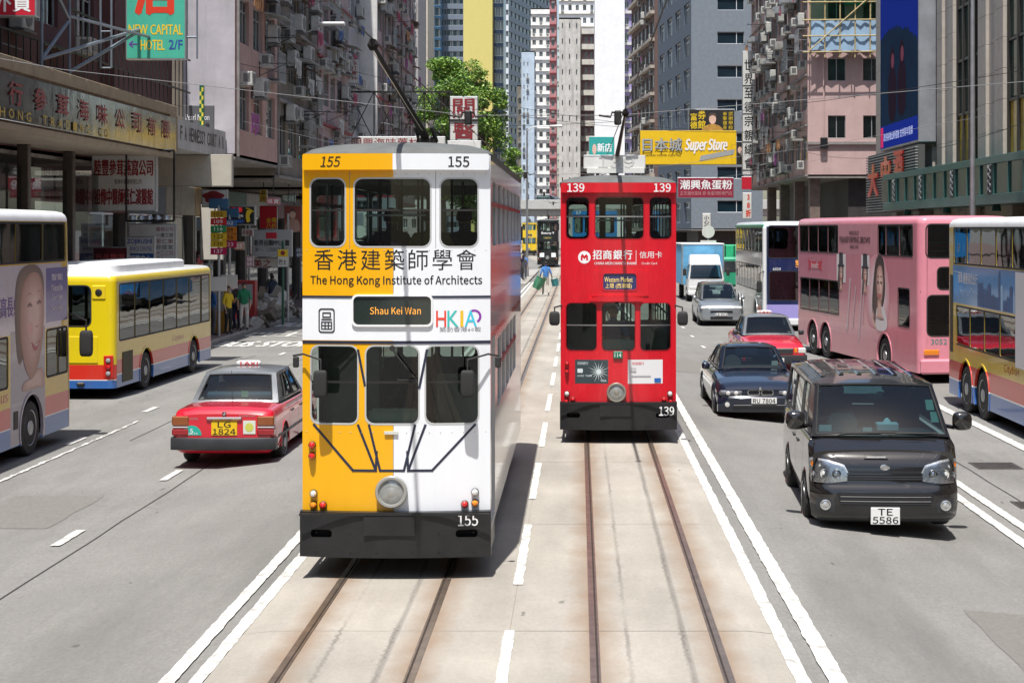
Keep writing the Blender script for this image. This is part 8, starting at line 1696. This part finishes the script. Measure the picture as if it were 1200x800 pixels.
# ================================================================ PEOPLE
def person(label, loc, rz, shirt, trousers, hair=(.015, .012, .012), pose='stand', sc_=1.0, group=None, hold=None):
    J = dict(pelvis=(0, 0, .95), spine=(0, .01, 1.12), chest=(0, 0, 1.32), neck=(0, .005, 1.46), jaw=(0, -.015, 1.53), head=(0, -.01, 1.62), top=(0, .005, 1.70))
    for s, n in ((1, 'L'), (-1, 'R')):
        J.update({'sh' + n: (s * .165, .01, 1.40), 'el' + n: (s * .225, .03, 1.13), 'wr' + n: (s * .215, -.07, .90), 'ha' + n: (s * .21, -.10, .82), 'hip' + n: (s * .09, 0, .90), 'kn' + n: (s * .105, -.02, .50), 'an' + n: (s * .11, .03, .09), 'to' + n: (s * .12, -.12, .035)})
    if pose == 'walk':
        J.update(knL=(.10, -.20, .54), anL=(.10, -.26, .12), toL=(.11, -.40, .07), knR=(-.10, .02, .50), anR=(-.10, .30, .16), toR=(-.11, .20, .05), elL=(.26, .08, 1.13), wrL=(.30, -.02, .90), haL=(.31, -.04, .81), elR=(-.27, .05, 1.13), wrR=(-.32, 0, .90), haR=(-.33, 0, .81))
    if pose == 'folded':
        for s, n in ((1, 'L'), (-1, 'R')): J.update({'el' + n: (s * .25, .0, 1.14), 'wr' + n: (s * .05, -.20, 1.16 + .03 * s), 'ha' + n: (-s * .06, -.20, 1.17 + .03 * s)})
    if pose == 'phone': J.update(elL=(.24, -.02, 1.14), wrL=(.12, -.24, 1.22), haL=(.08, -.28, 1.27))
    if pose == 'sit':
        d = {}
        for n, p in J.items():
            x, y, z = p; d[n] = (x, y, z - .45)
        J = d
        for s, n in ((1, 'L'), (-1, 'R')): J.update({'kn' + n: (s * .11, -.45, .50), 'an' + n: (s * .11, -.42, .09), 'to' + n: (s * .12, -.56, .04), 'el' + n: (s * .26, -.08, .72), 'wr' + n: (s * .17, -.33, .74), 'ha' + n: (s * .14, -.41, .77)})
    names = list(J); idx = {n: i for i, n in enumerate(names)}
    E = [('pelvis', 'spine', 'shirt'), ('spine', 'chest', 'shirt'), ('chest', 'neck', 'shirt'), ('neck', 'jaw', 'skin'), ('jaw', 'head', 'skin'), ('head', 'top', 'skin')]
    for n in 'LR': E += [('chest', 'sh' + n, 'shirt'), ('sh' + n, 'el' + n, 'shirt'), ('el' + n, 'wr' + n, 'skin'), ('wr' + n, 'ha' + n, 'skin'), ('pelvis', 'hip' + n, 'trousers'), ('hip' + n, 'kn' + n, 'trousers'), ('kn' + n, 'an' + n, 'trousers'), ('an' + n, 'to' + n, 'shoe')]
    rad = dict(pelvis=(.155, .115), spine=(.14, .105), chest=(.165, .12), neck=(.055, .058), jaw=(.066, .078), head=(.078, .096), top=(.055, .07))
    for n in 'LR': rad.update({'sh' + n: (.07, .07), 'el' + n: (.046, .046), 'wr' + n: (.032, .03), 'ha' + n: (.036, .022), 'hip' + n: (.095, .1), 'kn' + n: (.065, .065), 'an' + n: (.045, .05), 'to' + n: (.042, .032)})
    me = bpy.data.meshes.new('sk'); me.from_pydata([J[n] for n in names], [(idx[a], idx[b]) for a, b, c in E], []); o = bpy.data.objects.new('sk', me); COL.objects.link(o)
    sm = o.modifiers.new('skin', 'SKIN'); ss = o.modifiers.new('sub', 'SUBSURF'); ss.levels = 2
    if not me.skin_vertices: me.attributes.new('skin', 'FLOAT', 'POINT')
    for i, n in enumerate(names):
        sv = me.skin_vertices[0].data[i]; sv.radius = rad[n]; sv.use_root = n == 'pelvis'
    dg = bpy.context.evaluated_depsgraph_get(); res = bpy.data.meshes.new_from_object(o.evaluated_get(dg)); bpy.data.objects.remove(o)
    V = [v.co.copy() for v in res.vertices]; F = [tuple(p.vertices) for p in res.polygons]; bpy.data.meshes.remove(res)
    slot = dict(skin=0, shirt=1, trousers=2, shoe=3); seg = [(Vector(J[a]), Vector(J[b]), slot[c], (rad[a][0] + rad[b][0]) / 2) for a, b, c in E]; mi = []
    for f in F:
        c = sum((V[i] for i in f), Vector()) / len(f); best = (9, 0)
        for a, b, s, rr_ in seg:
            t = max(0, min(1, (c - a).dot(b - a) / (b - a).length_squared)); d = (c - (a + (b - a) * t)).length - rr_
            if d < best[0]: best = (d, s)
        if best[1] == 1 and c.z < J['pelvis'][2] - .01 and pose != 'sit': best = (0, 2)
        mi.append(best[1])
    mb = MB(); mb.add_m(V, F, mi)
    for s, n in ((1, 'L'), (-1, 'R')):      # five fingers on each hand, slightly curled
        w, h = Vector(J['wr' + n]), Vector(J['ha' + n]); d = (h - w).normalized(); side = d.cross(Vector((0, 0, 1)) if abs(d.z) < .8 else Vector((1, 0, 0))).normalized(); nn = d.cross(side)
        for k, (off, ln) in enumerate(((-.030, .062), (-.010, .075), (.010, .078), (.030, .07))):
            p = h + side * off + d * .01; mb.tube([p, p + d * ln * .55 + nn * .004, p + d * ln * .9 + nn * .02], [.010, .009, .007], 6)
        p = h - d * .02 - side * .03; mb.tube([p, p - side * .03 + d * .03, p - side * .035 + d * .06], [.012, .010, .008], 6)
    root = thing('person', label, 'person', loc, rz, group); root.scale = (sc_,) * 3
    cm = lambda nm, c: mat('cloth_%s_%.3f_%.3f_%.3f' % (nm, *c), c, .85, var=.12, scale=9, bump=.2, bscale=25)
    skin = mat('skin', (.42, .26, .18), .55, var=.06)
    obj('body', mb, [skin, cm('shirt', shirt), cm('trousers', trousers), mat('shoe_dark', (.04, .035, .03), .6)], root, smooth=60)
    hd = Vector(J['head']); hm = MB(); n1, n2 = 14, 8; rings = []
    for j in range(n2 + 1):
        t = j / n2; ring = []
        for i in range(n1):
            a = 2 * math.pi * i / n1; front = math.cos(a)            # 1 = to the face
            th = t * (1.25 if front > .5 else (1.75 if front > -.2 else 2.05)); ring.append((hd.x + .088 * math.sin(th) * math.sin(a), hd.y + .012 - .105 * math.sin(th) * front, hd.z + .012 + .105 * math.cos(th)))
        rings.append(ring)
    hm.loft(rings, cap=False); obj('hair', hm, mat('hair_%.3f' % hair[0], hair, .6, var=.3, scale=30), root, smooth=60)
    fc = MB(); fy = hd.y - .088
    for s in (-1, 1): fc.lathe([(.011, 0), (.008, .005), (0, .007)], front_M(hd.x + s * .032, fy + .006, hd.z - .012), 8); fc.box(hd.x + s * .032 - .018, hd.x + s * .032 + .018, fy - .001, fy + .008, hd.z + .012, hd.z + .018)
    fc.box(hd.x - .024, hd.x + .024, fy + .012, fy + .02, hd.z - .075, hd.z - .068, 1); fc.loft([[(hd.x - .008, fy + .004, hd.z - .01), (hd.x + .008, fy + .004, hd.z - .01), (hd.x, fy - .004, hd.z - .01)], [(hd.x - .015, fy + .004, hd.z - .045), (hd.x + .015, fy + .004, hd.z - .045), (hd.x, fy - .018, hd.z - .043)]], mi=2); obj('face', fc, [mat('eye_dark', (.02, .015, .012), .3), mat('lip', (.32, .12, .10), .5), skin], root)
    ea = MB()
    for s in (-1, 1): ea.box(hd.x + s * .082 - .008, hd.x + s * .082 + .008, hd.y - .005, hd.y + .03, hd.z - .035, hd.z + .025, b=.007)
    obj('ears', ea, skin, root)
    return root
PV = -.21
jean, grey_t, white_t, black_t = (.03, .04, .08), (.10, .10, .11), (.55, .54, .50), (.02, .02, .022)
person('man in a blue shirt with a shoulder bag waiting at the bus stop', (-12.98, 57.6, PV), R(120), (.03, .12, .34), grey_t, pose='folded')
person('man in a yellow shirt waiting at the bus stop', (-12.62, 58.4, PV), R(60), (.62, .45, .02), black_t, pose='phone')
person('man in a green polo shirt and white trousers at the kerb', (-12.50, 60.6, PV), R(10), (.02, .20, .10), white_t, pose='stand', sc_=1.03)
person('person in a dark striped shirt behind the yellow-shirted man', (-12.85, 60.9, PV), R(-30), (.12, .10, .09), jean, pose='stand', sc_=1.03)
person('person in black standing beside the front of the single-deck bus', (-13.3, 57.0, PV), R(40), (.025, .025, .03), black_t, pose='folded')
person('person in a dark jacket behind the bus stop pole', (-13.7, 59.5, PV), R(20), (.05, .04, .05), jean, pose='stand')
# porter walking between the tracks with two bins
pr_ = person('porter in a blue shirt walking along the track with green bins', (-1.75, 86.5, .012), R(190), (.06, .20, .50), (.45, .42, .36), pose='walk', sc_=1.05)
def bin_mesh(r_, h):
    m = MB(); m.lathe([(r_ * .75, 0), (r_ * .9, h * .5), (r_, h), (r_ * 1.06, h), (r_ * 1.06, h + .03), (r_ * .94, h + .03), (r_ * .70, .03)], None, 18)
    for k in range(8): a = 2 * math.pi * k / 8; m.box(-.015, .015, -.01, .01, 0, h, 0, Matrix.Translation((r_ * .92 * math.cos(a), r_ * .92 * math.sin(a), 0)) @ Matrix.Rotation(a + math.pi / 2, 4, 'Z'))
    return m
for (x, y, z, r_, h, rot, lb, c) in ((-2.28, 86.3, .40, .27, .62, 28, 'large green plastic bin carried by the porter', (.06, .22, .13)), (-1.22, 86.5, .52, .19, .36, -12, 'small teal plastic basket carried by the porter', (.04, .20, .22))):
    rt = thing('bin', lb, 'bin', (x, y, z)); rt.rotation_euler = (0, R(rot), 0); obj('body', bin_mesh(r_, h), mat('bin_%.2f' % r_, c, .5, var=.1), rt); q = MB(); q.tube([(r_, 0, h), (r_ * .6, 0, h + .15), (-r_ * .6, 0, h + .15), (-r_, 0, h)], .012, 6); obj('handle', q, mat('bin_%.2f' % r_, 0), rt)
# passengers on the tram stop island
for k, (x, y, sh, lb) in enumerate(((-3.75, 112, (.08, .22, .55), 'passenger in a bright blue shirt at the edge of the tram stop'), (-4.1, 113.5, (.30, .05, .06), 'passenger in a red shirt on the tram stop island'), (-4.5, 110, (.04, .04, .05), 'passenger in black on the tram stop island'), (-4.3, 117, (.5, .5, .5), 'passenger in white on the tram stop island'), (-4.0, 121, (.10, .12, .16), 'passenger in grey far along the tram stop island'))): person(lb, (x, y, .10), R(30 * k), sh, jean, pose='stand' if k % 2 else 'folded')
# walkers on the pavements
for k, (x, y, rz, sh, tr_, ps, lb) in enumerate(((-13.4, 62.5, 175, (.45, .44, .42), jean, 'walk', 'walker in a white shirt passing the bus queue'), (-13.9, 65, 10, (.35, .10, .12), black_t, 'walk', 'walker in a rose top beside the rubble'), (-13.6, 72, 185, (.06, .08, .12), grey_t, 'walk', 'walker in navy beyond the rubble heap'), (-14.2, 75, 5, (.25, .22, .12), jean, 'walk', 'walker in a khaki shirt under the arcade'), (-13.9, 55.2, 60, (.10, .11, .12), jean, 'phone', 'person in charcoal reading a phone by the bus'), (-14.4, 60.5, 30, (.40, .38, .30), black_t, 'stand', 'person in a cream top at the back of the queue'), (-4.7, 126, 20, (.35, .30, .05), jean, 'stand', 'passenger in mustard yellow on the tram stop island'), (-3.7, 108.5, 170, (.06, .06, .07), grey_t, 'walk', 'passenger in black stepping along the tram stop island'))): person(lb, (x, y, PV if x < -9 else .10), R(rz), sh, tr_, pose=ps)
# people in the vehicles
person('driver in a blue shirt at the controls of the red tram', (.60, 27.95, .98), 0, (.05, .12, .30), black_t, pose='sit')
person('dark-haired passenger by the upper window of the yellow tram', (-1.60, 17.6, 2.53), math.pi, (.30, .26, .12), jean, pose='sit')
person('second passenger beside the first at the upper window of the yellow tram', (-1.25, 17.75, 2.53), math.pi, (.10, .10, .11), jean, pose='sit')
person('passenger seated at the middle upper window of the yellow tram', (-2.1, 18.2, 2.53), math.pi, (.08, .08, .09), jean, pose='sit')
person('passenger on the upper deck of the red tram', (1.20, 28.3, 2.53), 0, (.05, .05, .06), jean, pose='sit')
person('bus driver behind the lilac-nosed windscreen', (7.75, 62.9, .30), 0, (.10, .18, .35), jean, pose='sit')
person('van driver in a pale shirt', (3.45, 21.95, .35), 0, (.35, .33, .30), jean, pose='sit', sc_=.95)
